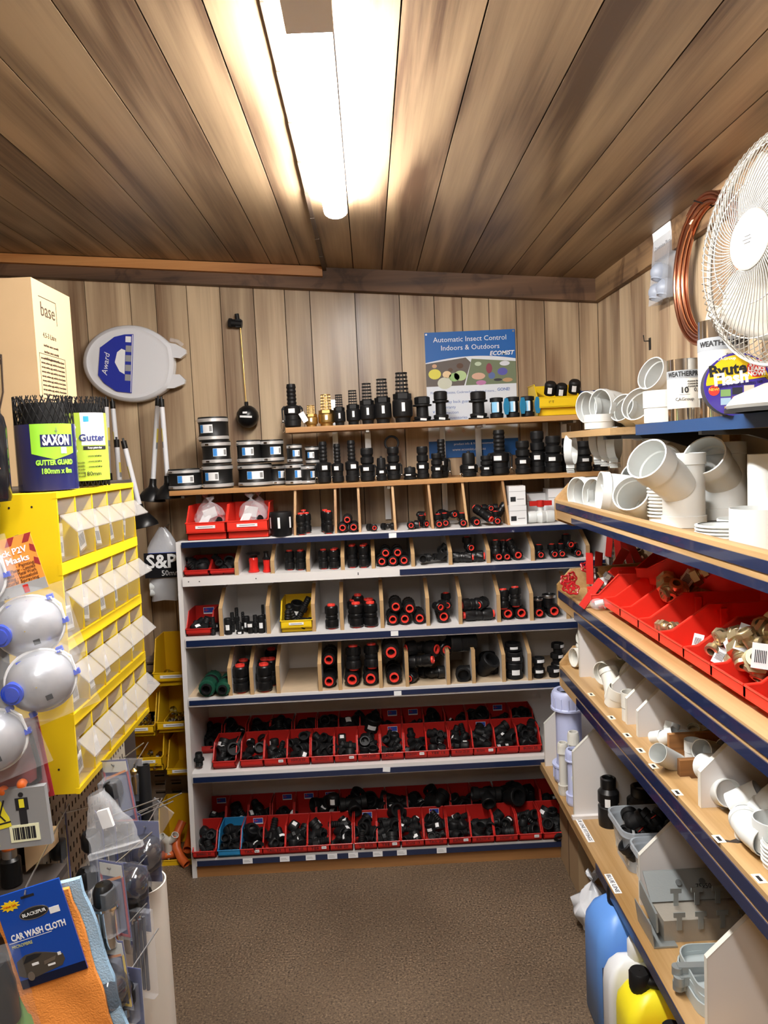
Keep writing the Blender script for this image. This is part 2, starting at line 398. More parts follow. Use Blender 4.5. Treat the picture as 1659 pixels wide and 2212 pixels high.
for k, (hh, strip) in {0: (.026, (.004, .024)), 1: (.033, None), 2: (.038, (.010, .033)), 3: (.034, (.009, .027)), 4: (.038, (.014, .034)), 5: (.03, (.008, .028))}.items():
    z = LV[k]; xl = -.733+.022*z/1.3
    if k: cpart('front_rail', MB().box(xl, CX1, CY0-.008, CY0+.004, z-hh, z), WLAM)
    if strip: cpart('price_strip', MB().box(xl+.004, CX1, CY0-.012, CY0-.008 if k else CY0+.004, z-strip[1], z-strip[0]), NAVY, 'navy blue price strip')
    else: cpart('price_strip', MB().box(.095, CX1, CY0-.012, CY0-.008, z-.028, z-.007), NAVY, 'navy blue price strip on the right half of the rail')
PLW = wood('plinth_pine', 'A87848', '6E4A2A', 0, .55, 1., False, 1.)
cpart('plinth', MB().box(-.735, .84, CY0+.006, CY0+.02, 0, .05), PLW)
DIVS = {1: [511, 589, 666, 741, 807, 893, 974, 1056, 1152, 1271], 2: [479, 581, 679, 740, 827, 926, 996, 1079, 1150, 1229], 3: [498, 545, 602, 693, 736, 824, 881, 970, 1025, 1090, 1146]}
DX = {}
for k, xs_ in DIVS.items():
    z = LV[k]; ztop = LV[k-1]-.02; DX[k] = []
    yb = {1: 1230, 2: 1365, 3: 1495}[k]
    for px_ in xs_:
        X = atY(px_, yb, CY0).x; DX[k].append(X)
        hf = {1: .048, 2: .105, 3: .105}[k]; ht = {1: .10, 2: .165, 3: .16}[k]
        if px_ in (881, 970, 1025) and k == 3: hf = .13; ht = .13
        poly = [(CY0+.004, z), (CY0+.004, z+hf), (CY0+.10, min(z+ht, ztop)), (CYB-.01, min(z+ht, ztop)), (CYB-.01, z)]
        d = cpart('divider', MB().prism(poly, 0, X-.006, X+.006), WLAM)
        obj('divider_edge', MB().prism([(CY0-.002, z), (CY0-.002, z+hf), (CY0+.099, min(z+ht, ztop)+.001), (CY0+.101, min(z+ht, ztop)), (CY0+.0045, z+hf), (CY0+.0045, z)], 0, X-.007, X+.007), MDFE, d, label='raw brown fibreboard edge')
# small price cards on the strips
for k, pxs in {0: (848,), 2: (852,), 3: (859,), 4: (835,)}.items():
    for p in pxs:
        z = LV[k]-(.014 if not k else .02); y = {0: 1157, 2: 1366, 3: 1498, 4: 1663}[k]
        cpart('price_card', MB().box(-.014, .014, -.001, 0, -.009, .009, M=Matrix.Translation((atY(p, y, CY0).x, CY0-.0122, z)) @ Matrix.Rotation(.1 if k == 4 else 0, 4, 'Y')), PAPER)
for p, y in ((535, 1858), (615, 1854), (671, 1851), (718, 1849), (763, 1847), (816, 1844), (868, 1841), (954, 1838)):
    a = atY(p, y, CY0-.0125); c = cpart('price_card', MB().box(a.x-.0185, a.x+.0185, CY0-.0135, CY0-.0122, .054, .074), PAPER)
    for q in range(2): obj('print_line', MB().box(a.x-.014, a.x+.006+.004*q, CY0-.0138, CY0-.0135, .066-.005*q, .0672-.005*q), mat('grey_print', (.25, .25, .25), .7), c)
for x_, z_ in ((-.69, 1.15), (-.65, 1.149), (-.44, 1.15), (-.06, 1.152), (-.06, 1.147)):
    cpart('screw', MB().cyl(.0025, 0, .001, 8, M=axm((x_, CY0-.008, z_), (0, -1, 0))), mat('screw_dark', (.1, .1, .1), .4, .8))
# ================================================================ pipe fitting prototypes (unit sized: diameter 1, length 1)
BORE = mat('dark_bore', (.004, .004, .004), .8)
def b_coupling(cap=True, red=REDSEAL, body=BLACK, nut=BLACK):
    def f():
        r = empty('pipe_coupling')
        obj('body', MB().lathe([(.33, .22), (.40, .30), (.42, .44), (.45, .46), (.45, .54), (.42, .56), (.40, .70), (.33, .78)], 20), body, r)
        for s, z in ((1, 0), (-1, 1)):
            M = Matrix.Translation((0, 0, z)) @ Matrix.Diagonal((1, 1, s, 1))
            mb = MB().lathe([(.30, .05), (.42, .055), (.485, .10, 1), (.5, .34, 1), (.46, .38), (.36, .385)], 28, gear=.07, M=M)
            if s < 0: mb.f = [q[::-1] for q in mb.f]
            obj('nut', mb, nut, r)
            mb = MB().lathe([(.20, .22), (.20, .0), (.21, -.015), (.285, -.015), (.295, 0), (.295, .06)], 24, M=M); mb.cyl(.2, .17, .18, 20, 1, M)
            if s < 0: mb.f = [q[::-1] for q in mb.f]
            obj('seal', mb, [red, BORE], r, label='red seal ring at the open end' if red is REDSEAL else None)
        return r
    return f
def fitting(arms, nut=True, red=True, name='pipe_elbow', body=BLACK, rr=.17, lab=False):
    """arms: directions; overall reach .5"""
    def f():
        r = empty(name)
        mb = MB(); mb.sph(rr*1.02, n=16)
        for a in arms:
            M = axm((0, 0, 0), a)
            if nut: mb.lathe([(rr*.92, 0), (rr*.92, .30)], 18, M=M)
            else: mb.lathe([(rr, 0), (rr, .28), (rr*1.22, .30), (rr*1.25, .48), (rr*1.18, .5), (rr*.92, .5), (rr*.86, .46), (rr*.86, .25), (.001, .25)], 18, M=M)
        obj('body', mb, body, r)
        for a in arms:
            M = axm((0, 0, 0), a)
            if nut:
                obj('nut', MB().lathe([(rr*.8, .2), (rr*1.25, .205), (rr*1.38, .25, 1), (rr*1.30, .45, 1), (rr*1.05, .475), (rr*.6, .476)], 24, gear=.07, M=M), body, r)
                mb = MB().lathe([(rr*.78, .44), (rr*.78, .5), (rr*.55, .5), (rr*.55, .40)], 20, M=M); mb.cyl(rr*.56, .42, .425, 18, 1, M)
                obj('seal', mb, [REDSEAL if red else body, BORE], r, label='red seal ring at the open end' if red else None)
        return r
    return f
X_, Y_, Z_ = Vector((1, 0, 0)), Vector((0, 1, 0)), Vector((0, 0, 1))
PB = {
 'coupling': b_coupling(), 'green': b_coupling(red=MBLACK, body=MBLACK, nut=mat('green_plastic', (.008, .06, .035), .35)),
 'elbow': fitting([-Y_, X_], name='pipe_elbow'), 'elbow_up': fitting([-Y_, Z_], name='pipe_elbow'), 'elbow_low': fitting([X_, -X_*.6+Y_*.8], name='pipe_elbow'),
 'tee': fitting([X_, -X_, -Y_], name='pipe_tee'), 'tee_up': fitting([-Y_, Y_, Z_], name='pipe_tee'),
 'plain_elbow': fitting([-Y_, X_], False, name='pipe_elbow', body=MBLACK, rr=.21), 'plain_tee': fitting([X_, -X_, -Y_], False, name='pipe_tee', body=MBLACK, rr=.2),
 'plain_elbow2': fitting([-Y_*.7+Z_*.7, X_], False, name='pipe_elbow', body=MBLACK, rr=.23),
}
def b_lathe(name, prof, m=MBLACK, gear=.0, n=22, lab=None, bore=None, extra=None):
    def f():
        mb = MB().lathe(prof, n, gear=gear)
        r = empty(name); obj('body', mb, m, r)
        if bore: obj('bore', MB().cyl(bore[0], bore[1], bore[1]+.01, 18), BORE, r)
        if lab: # wrapped sticker: (radius, z0, z1, angle centre, half width)
            R, z0, z1, a, w = lab
            obj('sticker', MB().lathe([(R, z0), (R, z1)], 8, a0=a-w, a1=a+w), PAPER, r, label='white barcode sticker')
        if extra: extra(r)
        return r
    return f
PB['socket'] = b_lathe('pipe_socket', [(.36, .97), (.46, 1), (.5, .95), (.5, .62), (.46, .58), (.46, .42), (.5, .38), (.5, .05), (.46, 0), (.36, .02), (.36, .98)], lab=(.505, .3, .62, -R90, .5), bore=(.37, .5))
PB['nipple'] = b_lathe('pipe_nipple', [(.28, .02), (.33, 0)]+[(.36 if i % 2 else .33, .03+.04*i) for i in range(9)]+[(.38, .38), (.5, .40, 1), (.5, .58, 1), (.38, .6)]+[(.36 if i % 2 else .33, .62+.04*i) for i in range(9)]+[(.33, 1), (.28, .98), (.28, .03)], gear=.10, n=18, bore=(.29, .7))
PB['bush'] = b_lathe('reducing_bush', [(.001, 0), (.34, 0), (.36, .4), (.5, .42, 1), (.5, .8, 1), (.46, .84), (.3, .86), (.3, .6)], gear=.10, n=16, lab=(.51, .5, .75, -R90, .6), bore=(.3, .7))
PB['cap'] = b_lathe('pipe_stopper', [(.001, 0), (.44, .02), (.5, .1, 1), (.5, .8, 1), (.46, .9), (.36, 1), (.001, 1)], gear=.06, n=24, lab=(.508, .25, .75, -R90-.3, .35))
PB['tail'] = b_lathe('hose_tail', [(.2, .02), (.5, .0, 1), (.5, .28, 1), (.34, .3), (.34, .36)]+[(.30 if i % 2 else .25, .40+.055*i) for i in range(11)]+[(.22, 1), (.18, .98), (.18, .1)], gear=.1, n=14, lab=(.505, .05, .22, -R90, .5), bore=(.19, .9))
KINDLAB = {'coupling': 'red-ended black coupling', 'elbow': 'red-ended black elbow', 'elbow_up': 'red-ended black elbow', 'elbow_low': 'red-ended black elbow', 'tee': 'red-ended black tee', 'tee_up': 'red-ended black tee', 'green': 'green and black coupling',
 'plain_elbow': 'black threaded elbow', 'plain_elbow2': 'black threaded elbow', 'plain_tee': 'black threaded tee', 'socket': 'black threaded socket', 'nipple': 'black ribbed nipple', 'bush': 'black reducing bush', 'cap': 'black threaded cap', 'tail': 'black hose tail'}
ROWN = {0: 'cabinet top', 1: 'top cabinet shelf', 2: 'second cabinet shelf', 3: 'third cabinet shelf', 4: 'fourth cabinet shelf', 5: 'bottom cabinet shelf'}
ROWG = {0: 'pipe fittings on top of the cabinet', 1: 'pipe fittings on the cabinet top shelf', 2: 'pipe fittings on the cabinet second shelf', 3: 'pipe fittings on the cabinet third shelf'}
PXM = 2.86/F   # metres per pixel around the cabinet front
def place(k, kind, x, y, d, L, o='S', Y=None, lab='', rz=0., tilt=0.):
    """x,y photo position: foot centre when standing 'S', centre of the near face when lying 'L', middle 'M' otherwise"""
    z = LV[k]; D = d*PXM; Ln = L*PXM
    lb = lab if lab.startswith('=') else KINDLAB[kind]+' '+lab+', '+ROWN[k]
    lb = lb.lstrip('=')
    if o == 'S':
        Y = Y or atZ(x, y, z).y; Y = max(CY0+.006+D/2, Y)
        X = atY(x, y, Y).x
        return spawn(kind, PB[kind], (X, Y, z), (tilt, 0, rz), (D, D, Ln), lb, 'pipe fitting', ROWG[k])
    Y = Y or CY0+.02
    p = atY(x, y, Y)
    if o == 'L':
        zz = max(p.z, z+D*.5)
        if zz-(z+D*.5) < D*.35: zz = z+D*.5
        return spawn(kind, PB[kind], (p.x, Y, zz), (-R90, 0, rz), (D, D, Ln), lb, 'pipe fitting', ROWG[k])
    if o == 'X':   # lying along x; x,y is the middle of it
        zz = max(p.z, z+D*.5)
        M = axm((0, 0, 0), (math.cos(rz), math.sin(rz), tilt))
        loc = Vector((p.x, Y+D*.5, zz))-M.to_3x3() @ Vector((0, 0, Ln/2))
        return spawn(kind, PB[kind], loc, M, (D, D, Ln), lb, 'pipe fitting', ROWG[k])
    # M: elbows and tees, unit reach .5 each way; L is overall size
    zz = max(p.z, z+D*.24*1.0)
    if zz-(z+Ln*.24) < Ln*.15: zz = z+Ln*.24
    return spawn(kind, PB[kind], (p.x, Y+Ln*.5, zz), (tilt, 0, rz), (Ln, Ln, Ln), lb, 'pipe fitting', ROWG[k])
C = 'coupling'
# --- on top of the cabinet (LV 0)
place(0, C, 652, 1156, 22, 48, 'S', lab='standing left of a group of three'); place(0, C, 664, 1152, 20, 46, 'S', Y=2.93, lab='standing rightmost of a group of three'); place(0, C, 658, 1154, 20, 50, 'S', Y=2.98, lab='standing rearmost of a group of three')
place(0, C, 711, 1154, 22, 50, 'S', lab='standing front one of a pair'); place(0, C, 704, 1150, 20, 50, 'S', Y=2.94, lab='standing rear one of a pair')
place(0, C, 740, 1143, 23, 60, 'L', lab='bottom left of a pile of three'); place(0, C, 764, 1142, 23, 60, 'L', lab='bottom right of a pile of three'); place(0, C, 750, 1123, 22, 60, 'L', lab='top of a pile of three')
place(0, 'elbow_low', 807, 1137, 30, 34, 'M', rz=2.6, lab='left of two lying together'); place(0, 'elbow_low', 838, 1134, 30, 34, 'M', rz=.3, lab='right of two lying together')
place(0, 'elbow', 888, 1135, 24, 40, 'M', lab='lying left in the fifth bay'); place(0, 'elbow_up', 912, 1130, 24, 38, 'M', rz=.6, Y=2.9, lab='lying right in the fifth bay'); place(0, 'elbow', 905, 1113, 20, 32, 'M', rz=1.2, Y=2.92, lab='uppermost in the fifth bay')
for i, (x, y, K) in enumerate(((949, 1135, 'elbow_up'), (963, 1129, 'elbow_up'), (1001, 1129, 'elbow_up'))): place(0, K, x, y, 26, 42, 'M', Y=CY0+.01+.03*(i == 1), lab='facing out, '+['left', 'middle', 'right'][i]+' of three in the sixth bay')
place(0, 'tee', 976, 1112, 26, 38, 'M', Y=2.95, rz=.4, lab='behind the three elbows in the sixth bay'); place(0, 'elbow', 949, 1110, 24, 36, 'M', Y=2.96, rz=1., lab='rear left in the sixth bay')
place(0, C, 1030, 1126, 20, 44, 'L', lab='bottom left in the seventh bay'); place(0, C, 1045, 1110, 22, 56, 'X', rz=-.9, tilt=-.5, Y=2.88, lab='leaning diagonally in the seventh bay'); place(0, 'tee', 1061, 1098, 24, 38, 'M', Y=2.93, lab='upper middle of the seventh bay'); place(0, 'elbow_up', 1075, 1124, 24, 42, 'M', lab='bottom right in the seventh bay'); place(0, C, 1084, 1102, 18, 38, 'X', rz=.4, tilt=1.2, Y=2.9, lab='upper right in the seventh bay')
solo('threaded_stopper', MB().lathe([(.42, 0), (.46, .3), (.5, .34, 1), (.5, .94, 1), (.47, 1), (.001, 1)], 36, gear=.05), MBLACK, 'large black threaded cap beside the right red bin of bagged parts', 'pipe fitting', atZ(606, 1160, 1.301)+Vector((0, .045, 0)), scale=(.088, .088, .09))
_c = bpy.data.objects['threaded_stopper']
for a in (-1.65, -2.55, -.6): obj('sticker', MB().lathe([(.503, .35), (.503, .8)], 3, a0=a-.1, a1=a+.1), PAPER, _c, label='white barcode sticker')
# --- row 1
def stand(k, xs, y, d, L, bay, rear=()):
    n = len(xs)
    for i, x in enumerate(xs): place(k, C, x, y, d, L, 'S', lab='standing '+(['front left', 'front right'][i] if n == 2 else ['front left', 'front middle', 'front right'][i] if n == 3 else 'alone in front')+' in the '+ORD[bay]+' bay')
    for i, x in enumerate(rear): place(k, C, x, y, d*.96, L, 'S', Y=CY0+.012+d*PXM*1.6, lab='standing '+('rear' if len(rear) == 1 else ['rear left', 'rear right', 'rear middle'][i])+' in the '+ORD[bay]+' bay')
stand(1, (627, 650), 1231, 22, 44, 3, (652,)); stand(1, (700, 722), 1229, 22, 44, 4, (726,)); stand(1, (762, 786), 1226, 23, 50, 5, (764, 790))
for i, (x, y) in enumerate(((825, 1217), (849, 1216), (873, 1214), (833, 1195), (859, 1194))): place(1, C, x, y, 25, 70, 'L', lab=['bottom left', 'bottom middle', 'bottom right', 'top left', 'top right'][i]+' of the pyramid in the sixth bay')
for i, (x, y, K) in enumerate(((914, 1207, 'plain_elbow'), (932, 1206, 'elbow_low'), (951, 1205, 'plain_elbow2'), (955, 1192, 'plain_elbow2'))): place(1, K, x, y, 22, 34, 'M', rz=.5*i, Y=CY0+.01+.03*(i == 3), lab='black, '[:0]+['far left', 'left of centre', 'lower right', 'upper right'][i]+' in the seventh bay')
place(1, C, 1000, 1205, 24, 50, 'X', rz=2.9, lab='lower left in the eighth bay'); place(1, C, 1026, 1205, 26, 46, 'X', rz=3.0, Y=2.865, lab='lower right in the eighth bay'); place(1, 'elbow_up', 1012, 1184, 26, 46, 'M', rz=.3, lab='on top of the pile in the eighth bay')
for i, x in enumerate((1078, 1096, 1120)): place(1, C, x, 1206-(1 if i < 2 else 4), [21, 19, 24][i], 60, 'L', lab='lying '+['left', 'middle', 'right'][i]+' in the ninth bay')
place(1, C, 1073, 1184, 21, 34, 'X', rz=R90, tilt=6, Y=2.87, lab='upright left in the ninth bay'); place(1, C, 1089, 1184, 18, 34, 'X', rz=R90, tilt=6, Y=2.9, lab='upright middle in the ninth bay'); place(1, C, 1108, 1183, 21, 38, 'X', rz=2.8, tilt=2.2, Y=2.88, lab='leaning right in the ninth bay')
for i, x in enumerate((1169, 1197, 1217, 1246)): place(1, 'elbow_up', x, [1202, 1200, 1198, 1194][i], 24, 42, 'M', rz=[0, .1, -.1, .2][i], lab='facing out, '+['far left', 'second', 'third', 'far right'][i]+' in the tenth bay')
place(1, 'tee_up', 1229, 1177, 26, 44, 'M', rz=.25, Y=2.86, lab='on top of the four in the tenth bay')
# two red nozzles in the second bay
RG = mat('red_gloss', (.6, .02, .015), .25)
def nozzle(lab, x, y, d, h, top):
    p = atZ(x, y, 1.165); p.y = max(p.y, CY0+.02); D = d*PXM; Ht = h*PXM
    r = empty('tap_spindle', (p.x, p.y, 1.165), label=lab, cat='tap part')
    obj('body', MB().lathe([(.001, 0), (.42, 0), (.5, .06), (.42, .1), (.36, .3), (.4, .62), (.34, .72)], 20), RG, r, scale=(D, D, Ht))
    obj('cap', MB().lathe(top, 20), BLACK, r, scale=(D, D, Ht), label='black top cap')
nozzle('stout red spindle with flat black top beside the slimmer one', 549, 1236, 26, 46, [(.34, .7), (.36, .8), (.6, .86), (.6, .92), (.45, .96), (.001, .96)])
nozzle('slim red spindle with pointed black top beside the stout one', 577, 1236, 19, 46, [(.46, .62), (.46, .68), (.3, .74), (.22, .92), (.3, .95), (.3, 1), (.001, 1)])
# --- row 2
for i, (x, h, dy, d) in enumerate(((494, 36, 0, 17), (504, 44, 1, 13), (514, 50, 2, 12), (519, 26, 0, 16), (534, 34, 1, 15), (542, 30, 0, 17), (553, 40, 0, 14), (566, 38, 0, 16), (571, 54, 2, 10), (527, 40, 2, 13))):
    place(2, ['socket', 'nipple', 'nipple', 'tail', 'socket', 'bush', 'nipple', 'socket', 'nipple', 'tail'][i], x, 1372, d, h, 'S', Y=2.87+.035*dy, lab=['far left', 'second from left', 'tall one, third from left', 'short front one', 'middle rear', 'middle front', 'right of middle', 'right front', 'far right rear', 'centre rear'][i]+' in the second bay')
stand(2, (718,), 1361, 30, 54, 4); stand(2, (771, 802), 1357, 32, 55, 5, (767, 797, 800))
place(2, C, 776, 1356, 28, 66, 'S', Y=2.95, lab='standing tallest at the rear of the fifth bay')
for i, (x, y, d) in enumerate(((849, 1346, 29), (875, 1345, 29), (907, 1342, 29), (855, 1311, 30), (885, 1315, 30))): place(2, C, x, y, d, 75, 'L', lab=['bottom left', 'bottom middle', 'bottom right', 'top left', 'top right'][i]+' of the pyramid in the sixth bay')
place(2, C, 959, 1340, 31, 75, 'L', lab='bottom front in the seventh bay'); place(2, 'elbow', 943, 1313, 30, 50, 'M', Y=2.85, rz=.4, lab='upper left in the seventh bay'); place(2, 'tee_up', 966, 1308, 30, 50, 'M', Y=2.93, lab='upper rear in the seventh bay')
place(2, C, 1022, 1309, 30, 50, 'X', rz=.1, lab='upper left in the eighth bay'); place(2, 'elbow_low', 1053, 1308, 34, 54, 'M', rz=1.7, Y=2.86, lab='upper right in the eighth bay'); place(2, C, 1036, 1337, 28, 68, 'X', rz=.05, lab='lower one in the eighth bay')
for i, (x, y) in enumerate(((1098, 1335), (1127, 1331))): place(2, C, x, y, 30, 80, 'L', lab='lying '+['left', 'right'][i]+' in the ninth bay')
for i, (x, y) in enumerate(((1090, 1296), (1116, 1291))): place(2, C, x, y, 27, 44, 'X', rz=R90, tilt=9, Y=2.86, lab='upright '+['left', 'right'][i]+' in the ninth bay')
for i, (x, y, d) in enumerate(((1166, 1333, 26), (1198, 1328, 31))): place(2, C, x, y, d, 80, 'L', lab='lying '+['left', 'right'][i]+' in the tenth bay')
def ringed(lab, x, y, d):
    p = atY(x, y, CY0+.05); D = d*PXM
    r = empty('clamp_coupling', p-Vector((0, 0, .02)), label=lab, cat='pipe fitting', scale=(D, D, D))
    obj('sleeve', MB().lathe([(.36, 0), (.42, .1), (.44, .7), (.5, .72), (.5, .98), (.4, 1), (.36, .9), (.34, .4)], 24), BLACK, r)
    obj('clamp_band', MB().lathe([(.505, .74), (.52, .76), (.52, .92), (.505, .94)], 24), STEEL, r, label='steel clamp band')
ringed('black coupling with steel ring, left of two, tenth bay of the second cabinet shelf', 1162, 1302, 24); ringed('black coupling with steel ring, right of two, tenth bay of the second cabinet shelf', 1186, 1300, 30)
# loose black pieces to the right of the red bin in the first bay
place(2, 'nipple', 461, 1372, 16, 40, 'S', lab='standing right of the red bin in the first bay'); place(2, 'bush', 468, 1368, 15, 22, 'S', Y=2.93, lab='behind the nipple in the first bay')
# --- row 3
for i, (x, y, d) in enumerate(((445, 1489, 40), (480, 1491, 34))): place(3, 'green', x, y, d, 95, 'L', Y=CY0-.02, lab=['larger one, left', 'smaller one, right'][i]+' in the first bay')
stand(3, (522,), 1498, 36, 62, 2, (530,)); stand(3, (573,), 1494, 36, 62, 3, (576, 589)); place(3, C, 591, 1490, 32, 70, 'S', Y=3.06, lab='standing at the very back of the third bay')
place(3, C, 711, 1477, 33, 90, 'L', lab='bottom one in the fourth bay with wares'[:19]+' in the fifth bay'); place(3, C, 710, 1426, 33, 90, 'L', Y=CY0+.03, lab='top one in the fifth bay')
for i, (x, y) in enumerate(((761, 1477), (801, 1473))):
    place(3, C, x, y, 36, 95, 'L', lab='lying '+['left', 'right'][i]+' in the sixth bay'); place(3, C, x+2, y-52, 35, 54, 'X', rz=R90, tilt=9, Y=2.87, lab='upright on the '+['left', 'right'][i]+' one in the sixth bay')
place(3, C, 852, 1471, 36, 95, 'L', lab='bottom one in the seventh bay'); place(3, C, 845, 1410, 40, 90, 'L', Y=CY0+.0, lab='top one in the seventh bay')
place(3, 'elbow_low', 898, 1462, 40, 52, 'M', rz=1.9, lab='bottom left in the eighth bay'); place(3, 'elbow_low', 935, 1459, 46, 64, 'M', rz=.2, lab='bottom right in the eighth bay'); place(3, C, 908, 1432, 28, 62, 'X', rz=2.8, tilt=-.15, Y=2.86, lab='middle left in the eighth bay'); place(3, 'elbow_low', 915, 1408, 54, 80, 'M', rz=3.4, Y=2.86, lab='large, upper one in the eighth bay')
place(3, 'tee', 955, 1405, 50, 74, 'M', rz=.3, Y=2.9, lab='large, across the eighth and ninth bays')
place(3, 'plain_elbow', 1001, 1460, 44, 64, 'M', lab='large one in the ninth bay'); place(3, 'socket', 1000, 1390, 46, 60, 'X', rz=.2, Y=2.87, lab='large one on the dividers of the ninth bay'); place(3, 'plain_elbow2', 1050, 1455, 60, 74, 'M', rz=.7, lab='wide one in the tenth bay'); place(3, 'cap', 1056, 1462, 44, 40, 'S', Y=3.02, lab='behind the elbow in the tenth bay')
for i, (x, y, z) in enumerate(((1112, 1464, 0), (1112, 1430, 1), (1108, 1418, 2))):
    p = atY(x, y, 2.89+.02*(i == 2)); spawn('socket', PB['socket'], (p.x, p.y, [.708, .708+.062, .708+.104][i]), (0, 0, 0), (.062, .062, [.062, .042, .03][i]), 'black threaded socket, '+['lowest', 'middle', 'topmost'][i]+' of the stack in the eleventh bay, third cabinet shelf', 'pipe fitting', ROWG[3])
for i, (x, dz, dy) in enumerate(((1163, 0, 0), (1164, 1, 0), (1196, 0, 0), (1204, 1, 1), (1206, 2, 1), (1225, 0, 0))):
    p = atY(x, 1455, 2.88+.05*dy); spawn('bush', PB['bush'], (p.x, p.y, .708+.04*dz+.0*dy), (0, 0, i*.2), (.05, .05, .046), 'black reducing bush, '+['lower left', 'upper left', 'lower middle', 'second in the rear stack', 'top of the rear stack', 'far right'][i]+', last bay, third cabinet shelf', 'pipe fitting', ROWG[3])
spawn('bush', PB['bush'], (atY(1205, 1455, 2.93).x, 2.935, .708), (0, 0, 0), (.05, .05, .046), 'black reducing bush, lowest of the rear stack, last bay, third cabinet shelf', 'pipe fitting', ROWG[3])
# ================================================================ storage bins
def bin_mesh(w, d, h, hf, name, m, lip=True):
    """open fronted bin, front at y=0, base z=0"""
    t = .0022; mb = MB(); f0 = .012*d/.12 if lip else 0
    side = [(f0, 0), (f0, hf*.42), (0, hf*.5), (0, hf), (d*.10, hf+.002), (d*.38, h), (d, h), (d, 0)]
    mb.prism(side, 0, -w/2, -w/2+t); mb.prism(side, 0, w/2-t, w/2)
    mb.box(-w/2, w/2, d-t, d, 0, h); mb.box(-w/2, w/2, f0, d, 0, t)
    mb.box(-w/2, w/2, f0, f0+t, 0, hf*.45); mb.box(-w/2, w/2, 0, t, hf*.48, hf); mb.box(-w/2, w/2, 0, f0+t, hf*.44, hf*.5)
    # rolled rim
    for s in (-1, 1):
        xx = s*(w/2+.0005)
        mb.tube([(xx, 0, hf), (xx, d*.10, hf+.002), (xx, d*.38, h), (xx, d, h)], .0022, 6)
    mb.tube([(-w/2, 0, hf), (w/2, 0, hf)], .0022, 6); mb.tube([(-w/2, d, h), (w/2, d, h)], .0024, 6)
    return mb.mesh(name, m, 30)
_BM = {}
def make_bin(loc, w, d, h, hf, m, label, group=None, rot=(0, 0, 0), card=None, flag=False, scrib=None, scl=None):
    key = (round(w, 4), round(d, 4), round(h, 4), round(hf, 4), m.name)
    if key not in _BM: _BM[key] = bin_mesh(w, d, h, hf, 'bin_shell', m)
    r = empty('storage_bin', loc, rot, label, 'storage bin', group)
    obj('tray', _BM[key], None, r)
    if card: # (width, height, xoff)
        cw, ch, xo = card; c = obj('label_card', MB().box(-cw/2, cw/2, -.0008, 0, -ch/2, ch/2), PAPER, r, (xo, -.0022, hf*.76), label='white paper label')
        obj('print_line', MB().box(-cw*.38, cw*.38, -.0011, -.0008, -ch*.12, ch*.12), mat('grey_print', (.25, .25, .25), .7), c)
    if flag:
        fw = w*.45; fh = fw*.62
        g = obj('flag_sticker', MB().box(-fw/2, fw/2, -.0008, 0, -fh/2, fh/2), PAPER, r, (w*.08, d-.0032, h-fh*.75), label='sticker with a blue flag')
        obj('flag_field', MB().box(-fw*.46, fw*.46, -.0012, -.0008, -fh*.30, fh*.44), BPAPER, g)
        obj('flag_cross', MB().box(-fw*.46, -.02*fw, -.0016, -.0012, .02*fh, .1*fh).box(-fw*.27, -fw*.22, -.0016, -.0012, -.1*fh, .44*fh), REDSEAL, g)
    if scrib:
        text('marker_writing', scrib, .0125, INK, r, (-w*.2 if len(scrib) < 6 else 0, -.0024, hf*.74), width=w*.62 if len(scrib) > 5 else None)
    return r
PILE = ['socket', 'plain_elbow', 'bush', 'plain_tee', 'nipple', 'cap', 'plain_elbow2', 'tail']
def pile(loc, w, d, h0, n, size, where, group, kinds=PILE, seed=0, top=0., m=None):
    rnd = random.Random(seed); names = set()
    PS = 1.38
    big = h0 > .08
    for i in range(n+(2 if big and n else 0)):
        k = rnd.choice(kinds); row = i // 2; side = (-1, 1)[i % 2]
        x = side*w*.20*rnd.uniform(.7, 1.); y = d*(.24+.19*row)+rnd.uniform(-.006, .01); z = h0*(.34+.19*row)+(top if row >= 1 else 0)
        s = size*PS*rnd.uniform(.85, 1.05)
        rot = (rnd.uniform(-1.9, 1.9), rnd.uniform(-.6, .6), rnd.uniform(-3, 3)) if k in ('socket', 'bush', 'nipple', 'cap', 'tail') else (rnd.uniform(-.5, .5), rnd.uniform(-.5, .5), rnd.uniform(-1.2, 1.2))
        sc3 = (s, s, s*{'socket': .95, 'bush': .8, 'nipple': 1.5, 'cap': .8, 'tail': 1.7}.get(k, 1)) if k in ('socket', 'bush', 'nipple', 'cap', 'tail') else (s*1.75,)*3
        if row == 0 and k.startswith('plain'): sc3 = (min(sc3[0], .052),)*3
        kn = KINDLAB[k]
        M = Euler(rot).to_matrix(); c = M @ Vector((0, 0, sc3[2]*.5)) if k in ('socket', 'bush', 'nipple', 'cap', 'tail') else Vector((0, 0, 0))
        spawn(k, PB[k], Vector(loc)+Vector((x, y, max(z, s*.5+.003)))-c, rot, sc3, kn+' heaped in '+where, 'pipe fitting', 'loose pieces in the '+where)
BW, BD, BH, BHF = .0865, .155, .088, .034
def bin_row(k, Y, specs, row, zoff=0., hh=BH):
    n = len(specs)
    for i, (px, m, fl, npile, scrib, size) in enumerate(specs):
        p = atY(px, {4: 1655, 5: 1840}[k], Y); cn = {REDP: 'red', BLUEP: 'blue'}[m]
        where = cn+' bin '+('' if cn == 'blue' else ORD[i+1]+' from left, ')+row
        make_bin((p.x, Y, LV[k]+zoff), BW, BD, hh, BHF, m, f'{cn} bin, {ORD[i+1]} from left, {row}', 'parts bins in the '+row, flag=fl, scrib=scrib, card=(.018, .01, .022) if (i % 3 == 2) else None)
        if npile: pile((p.x, Y, LV[k]+zoff), BW, BD, hh, npile, size, where, None, seed=k*100+int(Y*100)+i)
R = REDP
